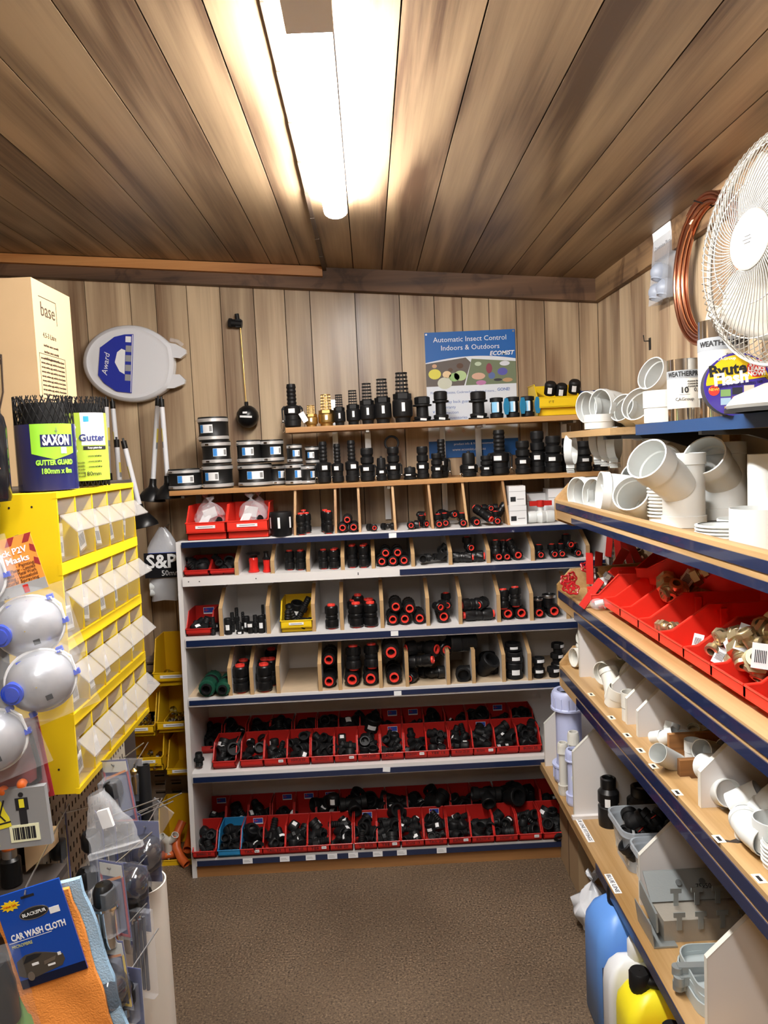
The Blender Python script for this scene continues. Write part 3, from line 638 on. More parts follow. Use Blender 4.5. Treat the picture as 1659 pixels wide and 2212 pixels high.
bin_row(4, CY0+.012, [(484, R, 0, 4, None, .036), (544, R, 0, 3, None, .03), (595, R, 0, 3, None, .03), (645, R, 0, 4, 'MPPLE 50', .03), (697, R, 0, 4, 'HEX NIPPLE 25-15', .03), (748, R, 0, 3, 'REDUCING SOCKET', .032), (798, R, 0, 3, 'NIPPLE 25MM', .032), (849, R, 1, 4, 'ELBOW', .026), (900, R, 0, 3, 'ELBOW', .026), (948, R, 0, 4, 'TEE 15', .026), (1000, R, 0, 4, 'BUSH 25-20', .028), (1049, R, 1, 4, 'BUSH', .03), (1098, R, 0, 3, 'BUSH', .032), (1147, R, 0, 4, 'BUSH 25', .032)], 'front row, fourth cabinet shelf')
bin_row(4, CY0+.175, [(455, R, 0, 4, None, .036), (508, R, 0, 3, None, .038), (560, R, 0, 4, None, .04), (609, R, 0, 4, None, .042), (661, R, 0, 4, None, .042), (711, R, 0, 4, None, .04), (758, R, 0, 4, None, .045), (805, R, 0, 4, None, .048), (850, R, 1, 2, None, .03), (897, R, 1, 2, None, .03), (944, R, 0, 3, None, .032), (991, R, 0, 2, None, .034), (1040, R, 0, 4, None, .044), (1088, R, 1, 2, None, .034), (1136, R, 0, 4, None, .036)], 'rear row, fourth cabinet shelf', .0, .098)
bin_row(5, CY0-.02, [(440, R, 0, 4, 'BARREL 50', .03), (495, BLUEP, 0, 4, None, .034), (543, R, 1, 3, 'TAIL 32', .036), (592, R, 0, 3, 'TAIL 25', .034), (640, R, 0, 3, 'BARREL 20', .034), (688, R, 0, 3, 'TEE 15', .032), (738, R, 0, 4, 'TEE 20', .032), (791, R, 1, 3, 'TEE F 25', .036), (841, R, 0, 4, 'TEE 25', .036), (893, R, 0, 4, 'PLUG 15', .028), (943, R, 1, 4, 'TAIL 20', .03), (995, R, 0, 4, 'ELBOW 25', .032), (1045, R, 0, 2, 'ELBOW 40', .04), (1096, R, 0, 3, 'SOCKET 25', .032), (1148, R, 0, 4, None, .03), (1200, R, 0, 4, None, .034)], 'front row, bottom cabinet shelf')
bin_row(5, CY0+.16, [(464, R, 1, 2, None, .03), (513, R, 0, 3, None, .034), (562, R, 0, 3, None, .036), (613, R, 1, 2, None, .034), (662, R, 1, 0, None, .03), (710, R, 1, 3, None, .046), (760, R, 0, 4, None, .05), (812, R, 0, 3, None, .042), (862, R, 0, 3, None, .042), (909, R, 0, 3, None, .038), (955, R, 0, 3, None, .046), (1003, R, 0, 2, None, .038), (1052, R, 0, 4, None, .056), (1104, R, 0, 4, None, .056), (1152, R, 0, 3, None, .038), (1200, R, 0, 2, None, .036)], 'rear row, bottom cabinet shelf', .0, .098)
# pieces that lie on top of the heaps and stick up over the bins
def bigpiece(kind, x, y, Y, s, rot, lab, k=4, sc3=None):
    p = atY(x, y, Y); v = sc3 or ((s, s, s) if kind.startswith('plain') else (s, s, s*.9))
    spawn(kind, PB[kind], p-(Euler(rot).to_matrix() @ Vector((0, 0, v[2]*.5)) if not kind.startswith('plain') else Vector((0, 0, 0))), rot, v, lab, 'pipe fitting')
bigpiece('nipple', 603, 1575, 3.06, .04, (0, 0, 0), 'upright black nipple standing highest in the rear of the fourth shelf bins', sc3=(.045, .045, .09))
bigpiece('socket', 663, 1572, 3.06, .05, (.5, .6, 0), 'tilted black socket on the heap in the fifth rear bin, fourth shelf', sc3=(.045, .045, .05))
bigpiece('cap', 752, 1567, 3.05, .06, (-1.2, .3, .3), 'wide black cap lying on the heap left of the tallest pile, fourth shelf', sc3=(.062, .062, .055))
bigpiece('socket', 804, 1563, 3.03, .065, (.15, .3, 0), 'large black socket crowning the tallest pile of bins on the fourth shelf', sc3=(.068, .068, .055))
bigpiece('socket', 1032, 1565, 3.05, .05, (.4, -.4, 0), 'black socket tilted above the bins near the right of the fourth shelf', sc3=(.05, .05, .05))
bigpiece('plain_elbow', 563, 1587, 3.04, .085, (.3, .2, .5), 'black elbow on top of the heap in the third rear bin, fourth shelf')
bigpiece('cap', 720, 1727, 3.0, .05, (0, 0, .2), 'black collar with yellow sticker standing high above the bottom shelf bins', sc3=(.052, .052, .045))
bigpiece('plain_tee', 762, 1735, 3.0, .11, (.2, 0, .2), 'big black tee with tag on the heap, bottom shelf')
bigpiece('plain_elbow2', 848, 1755, 2.98, .1, (.2, .2, .4), 'big open black elbow above the ninth bin, bottom shelf')
bigpiece('plain_elbow2', 946, 1733, 3.0, .1, (.3, .1, 2.4), 'rounded black elbow heaped behind the flag bin, bottom shelf')
bigpiece('plain_tee', 1050, 1715, 2.98, .115, (.3, .1, .1), 'very large black tee, left of two at the right of the bottom shelf')
bigpiece('plain_elbow2', 1100, 1722, 2.98, .125, (.4, -.2, .6), 'very large black elbow, right of two at the right of the bottom shelf')
bigpiece('plain_elbow', 1060, 1775, 2.9, .075, (.1, 0, -.2), 'black elbow with open mouth facing out below the very large tee')
bigpiece('nipple', 430, 1640, CY0+.04, .03, (0, 0, 0), 'black stub with white label standing left of the bins on the fourth shelf', sc3=(.04, .04, .052))
# two red bins with bagged parts on the cabinet, small red bins and the yellow bin
BAG = mat('plastic_bag', (.85, .85, .88), .1, alpha=.22, spec=1., bump=1.5, bscale=45)
def bag(name, loc, sx, sy, sz, label, cat='plastic bag', seed=1, m=None, parent=None, content=None):
    rnd = random.Random(seed); mb = MB(); n = 14; P = 9; vs = []
    for j in range(P):
        t = j/(P-1); w = math.sin(PI*min(1, t*1.1+.08))**.6 if t < .9 else .35
        for i in range(n):
            a = 2*PI*i/n; q = w*rnd.uniform(.6, 1.2)
            vs.append((sx*.5*q*math.cos(a), sy*.5*q*math.sin(a), sz*t+rnd.uniform(-.05, .05)*sz))
    fs = [(j*n+i, j*n+(i+1) % n, (j+1)*n+(i+1) % n, (j+1)*n+i) for j in range(P-1) for i in range(n)]+[tuple(range(n))[::-1], tuple(range((P-1)*n, P*n))]
    mb.add(vs, fs); r = empty(name, loc, label=label, cat=cat)
    obj('film', mb, m or BAG, r, ang=60)
    if content: content(r)
    return r
RB = mat('bright_red_plastic', (.75, .035, .02), .32)
for i, (x0, x1, yb) in enumerate(((403, 488, 1167), (491, 580, 1163))):
    c = (x0+x1)/2; p = atZ(c, yb-2, 1.301); Yb = CY0-.01; p = atY(c, yb, Yb); w = (x1-x0)*Yb/F
    r = make_bin((p.x, Yb, 1.301), w, .2, .125, .066, RB, 'bright red bin of bagged parts on the cabinet, '+['left', 'right']['01'.index(str(i))]+' one', 'red bins on top of the cabinet', card=(w*.5, .011, 0))
    def cont(r, i=i):
        obj('paper_insert', MB().box(-.025, .025, -.001, .001, -.02, .02), PAPER, r, (.0, -.012, .07), (.3, .5*i-.3, .4)); obj('paper_insert', MB().box(-.015, .015, -.001, .001, -.025, .025), PAPER, r, (-.02, -.02, .045), (-.2, .5, .2)); obj('black_part', MB().cyl(.012, 0, .03, 12), BLACK, r, (.022, -.018, .03), (.6, .8, 0)); obj('paper_insert', MB().box(-.02, .02, -.001, .001, -.02, .02), mat('pink_print', (.7, .2, .22), .6), r, (.015, .02, .05), (.2, -.4, -.3))
    bag('parts_bag', (p.x+.005, Yb+.085, 1.306+.02), w*.75, .09, [.13, .135][i], 'clear crumpled bag of parts in the '+['left', 'right'][i]+' bright red bin', seed=5+i, content=cont)
    bag('parts_bag', (p.x+[-.02, .03][i], Yb+.13, 1.306+.03), w*.5, .08, .13, 'clear bag with peaked top at the back of the '+['left', 'right'][i]+' bright red bin', seed=15+i)
for i, (x, y, w) in enumerate(((424, 1243, .09), (480, 1239, .094))):
    p = atY(x, y, CY0+.004); make_bin((p.x, CY0+.004, 1.165), w, .2, .055, .024, REDP, 'small low red bin, '+['left', 'right'][i]+' one in the first bay, top cabinet shelf', 'low red bins in the first bay')
    pile((p.x, CY0+.004, 1.165), w, .16, .05, 4, .034, ['left', 'right'][i]+' low red bin, top cabinet shelf', None, seed=40+i, top=.01)
p = atY(429, 1372, CY0+.004); make_bin((p.x, CY0+.004, .938), .094, .17, .085, .03, REDP, 'red bin with flag sticker, first bay of the second cabinet shelf', flag=True)
pile((p.x, CY0+.004, .938), .094, .15, .06, 4, .03, 'red bin, second cabinet shelf', None, seed=47, kinds=['nipple', 'socket'])
p = atY(641, 1363, CY0-.015); make_bin((p.x, CY0-.015, .938), .118, .2, .11, .048, mat('yellow_plastic', (.8, .5, .01), .4), 'yellow bin overflowing with black camlock parts, second cabinet shelf', card=(.055, .009, 0))
for i, (kd, x, y, dy, s3, rot) in enumerate((('tail', 621, 1345, .05, (.045, .045, .1), (.05, .1, 0)), ('tail', 632, 1330, .1, (.05, .05, .1), (.2, -.3, 0)), ('nipple', 655, 1315, .1, (.034, .034, .1), (0, .5, 0)), ('plain_elbow', 655, 1342, .05, (.07, .07, .07), (.2, .2, .3)), ('socket', 640, 1318, .12, (.05, .05, .07), (.3, .2, 0)))):
    q = atY(x, y, CY0-.015+dy); spawn(kd, PB[kd], q-(Euler(rot).to_matrix() @ Vector((0, 0, s3[2]/2)) if kd != 'plain_elbow' else Vector((0, 0, 0))), rot, s3, KINDLAB[kd]+' '+['leftmost, hanging over the front', 'left of centre', 'poking out at the top right', 'at the front right', 'at the top middle'][i]+' in the yellow cabinet bin', 'pipe fitting')
# ================================================================ timber shelves above the cabinet
SHW = wood('shelf_pine', 'C99A62', '9A6A3A', 0, .5, 1., False, .9)
zB, zA = 1.487, 1.706; YSB = 2.90
shB = empty('timber_shelf', (.07, YSB, zB), label='long lower timber shelf on the wall above the white cabinet', cat='shelf')
obj('board', MB().box(-.825, .825, 0, YB-YSB-.002, -.018, 0), SHW, shB)
shA = empty('timber_shelf', (.25, YSB+.05, zA), label='shorter upper timber shelf on the back wall below the blue poster', cat='shelf')
obj('board', MB().box(-.562, .585, 0, .196, -.02, 0), SHW, shA)
for r_, xs_, zz in ((shB, (-.78, .0, .75), .07), (shA, (-.25, .0+.2, .55), .09)):
    for x in xs_:
        mb = MB().box(x-.006, x+.006, .02, .24 if r_ is shA else .29, -.03, -.0205); mb.box(x-.012, x+.012, (.19 if r_ is shA else .285), (.196 if r_ is shA else .295), -zz-.1, 0)
        obj('bracket', mb, STEEL, r_)
WBD = wood('divider_board', 'C09A6A', '94683C', 2, .55, 1.2, False, .9)
for i, (px, t) in enumerate(((637, .5), (726, .5), (778, .5), (855, .45), (936, .3), (1011, .2), (1101, .2))):
    X = atY(px, 1155, 2.87).x; mb = MB(); dx = [.006, .003, 0, -.004, -.008, -.010, -.014][i]
    mb.hexa([(X-.0045, 2.872, 1.301), (X+.0045, 2.872, 1.301), (X+.0045, 3.185, 1.301), (X-.0045, 3.185, 1.301), (X-.0045+dx, 2.908, 1.4685), (X+.0045+dx, 2.908, 1.4685), (X+.0045+dx, 3.185, 1.4685), (X-.0045+dx, 3.185, 1.4685)])
    solo('divider_board', mb, WBD, 'thin upright timber divider standing on the cabinet top, '+ORD[i+1]+' from left', 'divider board', group='dividers under the lower timber shelf')
# metal wall uprights seen behind
for i, px in enumerate((727, 958, 1180)):
    X = atY(px, 1000, 3.19).x; r = empty('shelf_upright', (X, 3.19, 1.4), label='slotted metal upright on the back wall, '+['near the brass strainers', 'behind the poster edge', 'below the yellow bin'][i], cat='shelf upright')
    mb = MB(); mb.box(-.011, -.004, 0, .009, -.09, .42); mb.box(.004, .011, 0, .009, -.09, .42); mb.box(-.011, .011, .006, .009, -.09, .42)
    obj('channel', mb, STEEL, r, (0, -.001, 0))
# ---------------------------------------------------------------- rubber couplings with steel clamps
def b_sleeve():
    r = empty('clamp_coupling')
    obj('sleeve', MB().lathe([(.42, .02), (.49, 0), (.5, .04), (.5, .24), (.485, .28), (.485, .72), (.5, .76), (.5, .96), (.49, 1), (.42, .99), (.41, .5), (.42, .02)], 26), RUBBER, r)
    for z in (.06, .79):
        c = obj('clamp_band', MB().lathe([(.503, z), (.518, z+.015), (.518, z+.13), (.503, z+.145)], 26), mat('clamp_steel', (.72, .72, .72), .32, .6), r, label='shiny steel clamp band')
        obj('screw', MB().cyl(.035, -.07, .07, 8, M=axm((-.42, -.34, z+.07), (.6, -.8, 0))), CHROME, c)
    a = -R90
    s = obj('sticker', MB().lathe([(.492, .34), (.492, .68)], 8, a0=a-.55, a1=a+.45), PAPER, r, label='white sticker with a blue square')
    obj('blue_square', MB().lathe([(.4925, .35), (.4925, .67)], 3, a0=a-.54, a1=a-.26), mat('label_blue', (.03, .22, .6), .5), s); obj('barcode', MB().lathe([(.4925, .4), (.4925, .62)], 3, a0=a+.22, a1=a+.4), mat('grey_print', (.25, .25, .25), .7), s)
    return r
PB['sleeve'] = b_sleeve
SL = [(402, 1056, 72, 46, 'short wide one at the far left end', 0), (472, 1054, 66, 52, 'bottom of the stack of three', 0), (469, 1000, 62, 50, 'middle of the stack of three', .0), (462, 947, 64, 52, 'top of the stack of three', 0),
 (553, 1050, 74, 50, 'wide lower one beneath the pair', 0), (598, 1047, 40, 46, 'lower one partly behind the wide one', .07), (539, 996, 52, 50, 'left of the upper pair', 0), (588, 993, 52, 49, 'right of the upper pair', .02),
 (637, 1044, 40, 47, 'lower left of the small four', 0), (666, 1043, 32, 42, 'lower middle of the small ones', 0), (637, 996, 33, 40, 'upper left of the small four', 0), (675, 992, 31, 38, 'upper right of the small four', .03), (690, 1040, 26, 40, 'lower one beside the first camlock', .04)]
for i, (x, y, w, h, lb, dy) in enumerate(SL):
    Y = 2.915+w*.5*PXM+dy; X = atY(x, y, Y).x; lower = y > 1030
    z = zB if lower else {1000: zB+.0925, 947: zB+.0925+.088, 996: zB+.0905, 993: zB+.0905, 992: zB+.083}.get(y, zB)
    if (x, y) == (637, 996): z = zB+.0845
    if (x, y) == (675, 992): z = zB+.077
    spawn('sleeve', b_sleeve, (X, Y, z), (0, 0, [.3, -.2, .5, -.3, .2, .9, .1, .55, .7, 1., .4, -.1, .5][i]), (w*1.02*PXM, w*1.02*PXM, h*1.02*PXM), 'black rubber coupling with steel clamps, '+lb, 'pipe coupling', 'clamped rubber couplings on the lower timber shelf')
# ---------------------------------------------------------------- camlock fittings
def b_cam(topn, ring=0, arms=True, lab=True):
    def f():
        r = empty('camlock_fitting')
        prof = [(.001, 0), (.42, 0), (.5, .04), (.5, .16), (.44, .18), (.44, .28), (.5, .31), (.5, .48), (.4, .5)]
        prof += {'tail': [(.30 if i % 2 else .26, .52+.045*i) for i in range(10)]+[(.26, 1), (.2, .99), (.2, .8)], 'thread': [(.36, .52), (.46, .56), (.46, .72), (.36, .74), (.38, .78), (.44, .82), (.44, .96), (.4, 1), (.32, .99), (.31, .8)], 'cap': [(.42, .52), (.42, .85), (.36, .95), (.12, .96), (.1, 1.02), (.001, 1.03)]}[topn]
        obj('body', MB().lathe(prof, 24), MBLACK, r)
        if topn != 'cap': obj('bore', MB().cyl(.2 if topn == 'tail' else .31, .79, .8, 16), BORE, r)
        if arms:
            for s in (-1, 1):
                a = obj('lever', MB().box(s*.47-.05, s*.47+.05, -.09, .09, .14, .5).tube([(s*.5, 0, .46), (s*.62, -.02, .42), (s*.60, -.03, .12)], .05, 6), MBLACK, r)
                obj('pull_ring', MB().tube([(s*.6+.13*math.cos(t), -.05-.05*math.sin(t), .03+.13*math.sin(t)) for t in [2*PI*k/12 for k in range(12)]], .014, 5, closed=True), CHROME, a)
        if lab: obj('sticker', MB().lathe([(.505, .33), (.505, .43)], 5, a0=-R90-.5, a1=-R90+.3), PAPER, r, label='white name sticker')
        if ring: obj('pull_ring', MB().tube([(.2*math.cos(t), -.5, ring+.2*math.sin(t)*.6) for t in [2*PI*k/16 for k in range(16)]], .016, 5, closed=True), CHROME, r, label='hanging wire ring')
        return r
    return f
for t in ('tail', 'thread', 'cap'):
    PB['cam_'+t] = b_cam(t); PB['cam_'+t+'_plain'] = b_cam(t, 0, False)
CAMS = [(701, 1042, 30, 90, 'tail', 0), (731, 1040, 26, 84, 'tail_plain', 0), (762, 1040, 30, 90, 'tail_plain', 0), (795, 1036, 32, 72, 'thread', 0), (825, 1034, 24, 52, 'cap_plain', 0), (851, 1031, 30, 72, 'thread', .03), (886, 1028, 30, 28, 'cap_plain', 0), (914, 1027, 28, 70, 'thread_plain', 0), (944, 1026, 26, 54, 'thread_plain', .0),
 (955, 1024, 30, 84, 'tail', .05), (1013, 1023, 34, 54, 'cap', 0), (1051, 1021, 28, 44, 'thread_plain', 0), (1080, 1020, 44, 98, 'tail', .02), (1130, 1018, 34, 72, 'thread_plain', 0), (1162, 1016, 34, 92, 'thread', .03), (1196, 1014, 38, 80, 'thread_plain', .0), (1230, 1012, 36, 74, 'thread', .05), (1262, 1010, 36, 66, 'thread_plain', 0), (1298, 1010, 34, 30, 'cap_plain', 0), (1185, 1012, 34, 60, 'cap_plain', .1)]
CAMN = ['tall ribbed one beside the rubber couplings', 'ribbed with white tag, second along', 'ribbed one, third along', 'with rings over the shelf edge', 'short plain capped one', 'threaded, under the round wall ring', 'lowest squat one near the middle', 'waisted one left of the metal uprights', 'small one in front of the uprights', 'ribbed with wide levers in front of the uprights', 'capped one with two levers', 'short waisted one left of the tallest', 'tallest and thickest with ribbed tail', 'waisted one right of the tallest', 'tall with hanging rings near the corner', 'thick stacked one near the corner', 'levered one behind the white pipe clip', 'last tall one before the corner', 'squat one at the far right end', 'squat one at the back near the corner']
for i, (x, y, w, h, k, dy) in enumerate(CAMS):
    Y = 2.915+w*.5*PXM+dy; X = atY(x, y, Y).x
    spawn('cam_'+k, PB['cam_'+k], (X, Y, zB), (0, 0, random.uniform(-.4, .4)), (w*PXM, w*PXM, h*1.03*PXM), 'black camlock fitting, '+CAMN[i], 'camlock fitting', 'camlock fittings on the lower timber shelf')
p = atY(846, 957, 3.02)
r = empty('bracket_ring', p, label='round black bracket ring standing up behind the camlock fittings', cat='ring')
obj('ring', MB().tube([(.026*math.cos(t), 0, .026*math.sin(t)) for t in [2*PI*k/20 for k in range(20)]], .0045, 8, closed=True).box(-.012, .012, -.004, .004, -.075, -.022), MBLACK, r)
# ---------------------------------------------------------------- upper timber shelf
def strainer(x, y, w, h, m, lb, basket=.42, tag_=False):
    Y = 2.955+w*.5*PXM; X = atY(x, y, Y).x; D = w*PXM*1.03; Hh = h*PXM*1.03
    r = empty('foot_valve', (X, Y, zA), label=lb, cat='foot valve', group='foot valves on the upper timber shelf'); z0 = 1-basket
    obj('body', MB().lathe([(.001, 0), (.36, 0), (.38, .16*z0), (.48, .22*z0), (.5, .3*z0), (.5, .74*z0), (.46, .80*z0), (.40, .82*z0)], 24), m, r, scale=(D, D, Hh))
    obj('hex_collar', MB().lathe([(.40, .80*z0), (.46, .82*z0), (.46, z0), (.3, z0+.01)], 6), m, r, scale=(D, D, Hh))
    mb = MB(); R0, R1 = .30, .26
    for k in range(10):
        a = 2*PI*k/10; ca, sa = math.cos(a), math.sin(a)
        mb.tube([(R0*ca, R0*sa, z0), (R1*ca, R1*sa, .99)], .022, 4)
    nr = 6
    for k in range(nr):
        zz = z0+.02+(basket-.03)*k/(nr-1); R = R0+(R1-R0)*(zz-z0)/basket
        mb.lathe([(R+.035, zz-.012), (R+.035, zz+.012), (R-.02, zz+.012), (R-.02, zz-.012)], 16, close=True)
    mb.cyl(R1+.03, .985, 1., 16)
    obj('strainer_basket', mb, m, r, scale=(D, D, Hh))
    obj('sticker', MB().lathe([(.503, z0*.38), (.503, z0*.68)], 3, a0=-R90-.12, a1=-R90+.2), PAPER, r, scale=(D, D, Hh), label='white upright sticker')
    if tag_: obj('price_tag', MB().box(-.011, .011, -.001, .001, -.02, .02), PAPER, r, (D*.55*tag_, -D*.5, Hh*.45), (0, .5*tag_, .2), label='hanging paper price tag')
    return r
strainer(673, 917, 28, 46, BRASS, 'small brass foot valve with strainer basket and paper tag', .42, -1)
strainer(706, 917, 36, 68, BRASS, 'larger brass foot valve with strainer basket', .5, 0)
for x, w, h, lb in ((734, 26, 66, 'smallest'), (764, 30, 74, 'second smallest'), (795, 33, 88, 'middle sized'), (828, 38, 96, 'second largest'), (871, 44, 108, 'largest')):
    strainer(x, 914, w, h, MBLACK, lb+' of the five black foot valves with strainer baskets', .42)
spawn('cam_tail', PB['cam_tail'], (atY(633, 920, 2.975).x, 2.975, zA), (0, 0, .1), (.062, .062, .165), 'tall black ribbed camlock at the left end of the upper timber shelf', 'camlock fitting')
def tankfit(x, w, h, lb, d2=None, slots=False):
    Y = 2.955+w*.5*PXM*.8; X = atY(x, 900, Y).x; D = w*PXM; Hh = h*PXM
    r = empty('tank_outlet', (X, Y, zA), label=lb, cat='pipe fitting')
    obj('flange', MB().lathe([(.001, 0), (.5, 0), (.5, .06), (.38, .08), (.42, .12), (.42, .2), (.30, .22)], 28), MBLACK, r, scale=(D, D, Hh))
    obj('body', MB().lathe([(.3, .22), (.29, .6), (.46, .62), (.46, .68), (.34, .7)], 24), MBLACK, r, scale=(D, D, Hh))
    obj('nut', MB().lathe([(.34, .7), (.38, .72), (.38, .96), (.3, 1), (.22, .99), (.22, .8)], 6 if slots else 20), MBLACK, r, scale=(D, D, Hh))
    obj('price_tag', MB().box(-.012, .012, -.001, .001, -.004, .004), PAPER, r, (0, -D*.51, .008), (.2, .1, 0), label='small paper tag')
tankfit(913, 46, 56, 'squat black tank outlet with wide flange, right of the largest foot valve', slots=True); tankfit(953, 40, 66, 'taller black tank outlet in front of the poster'); tankfit(1034, 46, 62, 'spiky black tank outlet left of the blue handled valves')
_s = tankfit
for i, x in enumerate((1073, 1108, 1140)):
    Y = 2.985; X = atY(x, 890, Y).x
    r = empty('ball_valve', (X, Y, zA), label='black ball valve with blue handle, '+['left one with wide blue label', 'middle one', 'right one beside the yellow bin'][i], cat='ball valve', group='blue handled ball valves on the upper shelf')
    obj('body', MB().lathe([(.001, 0), (.022, 0), (.026, .004), (.026, .018), (.020, .02), (.022, .03), (.022, .055), (.020, .062), (.026, .064), (.026, .078), (.018, .08)], 18, M=Matrix.Translation((0, 0, 0))), MBLACK, r)
    obj('sticker', MB().lathe([(.0225, .022), (.0225, .062)], 8, a0=-R90-1.1, a1=-R90+.2), mat('label_sky', (.25, .55, .8), .5), r, label='pale blue and white label')
    obj('barcode', MB().lathe([(.0228, .024), (.0228, .06)], 3, a0=-R90-.1, a1=-R90+.25), PAPER, r)
    h = obj('handle', MB().prism([(-.005, .012), (.005, .012), (.011, .034), (.011, .05), (.005, .074), (-.005, .074), (-.011, .05), (-.011, .034)], 1, -.036, -.028), mat('blue_handle', (.02, .22, .42), .4), r, (.022, 0, 0), (0, 0, .35), label='blue lever handle')
p = atY(1209, 893, 2.953)
make_bin((p.x, 2.953, zA), .158, .19, .125, .07, mat('yellow_plastic', (.8, .5, .01), .4), 'large yellow bin with two sockets in view at the upper shelf end', card=None, scrib='1" T')
for i, (x, y) in enumerate(((1187, 838), (1211, 842), (1239, 834))):
    q = atY(x, y, 3.0); spawn('cap', PB['cap'], q-Vector((0, 0, .025)), (.5, 0, 0), (.046, .046, .05), 'round black cap in the yellow bin, '+['left', 'middle', 'right'][i]+' one of three', 'pipe fitting', 'caps in the upper yellow bin')
p = atY(1290, 868, 3.0); make_bin((p.x, 3.0, zA), .10, .16, .1, .04, mat('blue_bin', (.015, .06, .22), .4), 'dark blue bin at the right end of the upper timber shelf')
spawn('nipple', PB['nipple'], (p.x-.02, 3.03, zA+.04), (0, 1.1, 0), (.034, .034, .06), 'black nipple lying in the dark blue bin', 'pipe fitting')
# ---------------------------------------------------------------- white boxes and the red handled valve on the cabinet top
WBOX = mat('white_carton', (.78, .78, .78), .5)
for i, (x, yb, w, h, Y, lb) in enumerate(((1120, 1133, 38, 42, 2.875, 'lower'), (1118, 1091, 36, 42, 2.875, 'upper'), (1163, 1128, 50, 62, 3.0, 'mid'), (1215, 1128, 60, 72, 2.95, 'end'))):
    X = atY(x, yb, Y).x; z = 1.301 if lb != 'upper' else 1.301+42*PXM+.0005
    r = empty('carton', (X, Y, z), (0, 0, [.05, -.04, 0, 0][i]), {'lower': 'lower white carton with barcode right of the last divider board', 'upper': 'upper white carton stacked right of the last divider board', 'mid': 'white carton with red print behind the red handled valve', 'end': 'white carton beside the pipe tray at the cabinet corner'}[lb], 'carton')
    W = w*PXM; Hh = h*PXM
    obj('box', MB().box(-W/2, W/2, 0, .09, 0, Hh), WBOX, r); obj('lid_seam', MB().box(-W/2, W/2, -.0006, 0, Hh*.72, Hh*.735), mat('grey_print', (.25, .25, .25), .7), r)
    if i < 2: obj('barcode', MB().box(-W*.42, -W*.1, -.0006, 0, Hh*.2, Hh*.45), INK, r); obj('print_line', MB().box(-W*.02, W*.4, -.0006, 0, Hh*.3, Hh*.34), mat('grey_print', (.25, .25, .25), .7), r)
r = empty('ball_valve', atY(1168, 1108, 2.90), label='white ball valve with red handle standing before the white cartons', cat='ball valve')
r.location.z = 1.301+.024
obj('body', MB().lathe([(.001, -.05), (.021, -.05), (.023, -.045), (.023, -.02), (.02, -.018), (.028, 0), (.02, .018), (.023, .02), (.023, .045), (.021, .05), (.001, .05)], 24, M=axm((0, 0, 0), (1, 0, 0))), PVC, r)
obj('stem', MB().cyl(.011, .01, .045, 14), PVC, r); obj('handle', MB().box(-.042, .042, -.008, .008, .042, .060).cyl(.014, .038, .062, 14), REDP, r, label='red lever handle')
# ================================================================ poster
r = empty('poster', ((.253+.622)/2, 3.197, 1.82), label='blue and white insect control poster pinned above the upper shelf', cat='poster')
PW = .186; NAVB = mat('poster_blue', (.012, .12, .42), .45)
obj('sheet', MB().box(-PW, PW, -.0015, 0, -.26, .255), mat('poster_white', (.74, .78, .84), .5), r)
mb = MB(); n = 16; top = [(-PW, .255), (PW, .255)]; arc = [(PW-2*PW*i/n, .123+.03*math.sin(PI*(.15+.75*(i/n)))) for i in range(n+1)]
mb.prism([(x, z) for x, z in [(-PW, .255)]+arc[::-1]+[(PW, .255)]], 1, -.0022, -.0016); obj('header', mb, NAVB, r)
text('lettering', 'Automatic Insect Control', .029, WINK, r, (0, -.0025, .223)); text('lettering', 'Indoors & Outdoors', .029, WINK, r, (0, -.0025, .189)); text('lettering', 'ECOMIST', .024, WINK, r, (.128, -.0025, .16), shear=.25, bold=.0006)
ph = obj('photo_print', MB().prism([(-PW, .128), (-.02, .148), (.0, .128), (-.03, .035), (-PW, .035)], 1, -.0021, -.0016), mat('photo_dusk', (.12, .1, .09), .5), r)
for (x, z, rr_, c) in ((-.15, .085, .026, (.75, .68, .1)), (-.15, .118, .010, (.6, .35, .22)), (-.10, .082, .018, (.8, .6, .35)), (-.07, .07, .022, (.3, .5, .2)), (-.045, .115, .014, (.10, .05, .03)), (-.045, .075, .026, (.45, .6, .3)), (-.11, .047, .03, (.6, .62, .5)), (-.085, .1, .010, (.1, .06, .04))):
    obj('photo_shape', MB().cyl(rr_, 0, .0004, 18, M=axm((x, -.0021, z), (0, -1, 0)) @ Matrix.Diagonal((1, .8, 1, 1))), mat('ph%.2f%.2f' % (x, z), c, .5), ph)
ph = obj('photo_print', MB().prism([(.004, .142), (PW, .125), (PW, .035), (-.024, .035)], 1, -.0021, -.0016), mat('photo_garden', (.16, .2, .12), .5), r)
for (x, z, a, b_, c) in ((.03, .07, .04, .02, (.65, .4, .3)), (.075, .10, .018, .03, (.25, .05, .08)), (.085, .07, .02, .02, (.1, .15, .35)), (.13, .085, .03, .022, (.1, .1, .4)), (.14, .118, .03, .014, (.7, .72, .78)), (.04, .043, .03, .014, (.5, .2, .4)), (.15, .05, .03, .012, (.5, .3, .15)), (.11, .052, .025, .008, (.03, .03, .04)), (.03, .12, .02, .012, (.5, .6, .45))):
    obj('photo_shape', MB().cyl(1, 0, .0004, 16, M=axm((x, -.0021, z), (0, -1, 0)) @ Matrix.Diagonal((a*.7, b_*.7, 1, 1))), mat('pg%.2f%.2f' % (x, z), c, .5), ph)
PG = mat('poster_print', (.12, .2, .45), .6)
text('lettering', 'Flies, Ants, Mozzies, Cockroaches, Fleas and more...', .014, PG, r, (-.035, -.0022, .008), width=.27); text('lettering', 'GONE!', .017, PG, r, (.132, -.0022, .012), bold=.0004)
for i, s in enumerate(('money back guarantee', 'warranty', 'protection', 'free inventories', 'Timely, local', )): text('lettering', s, .017, PG, r, (-.13, -.0022, -.03-.022*i), align='LEFT')
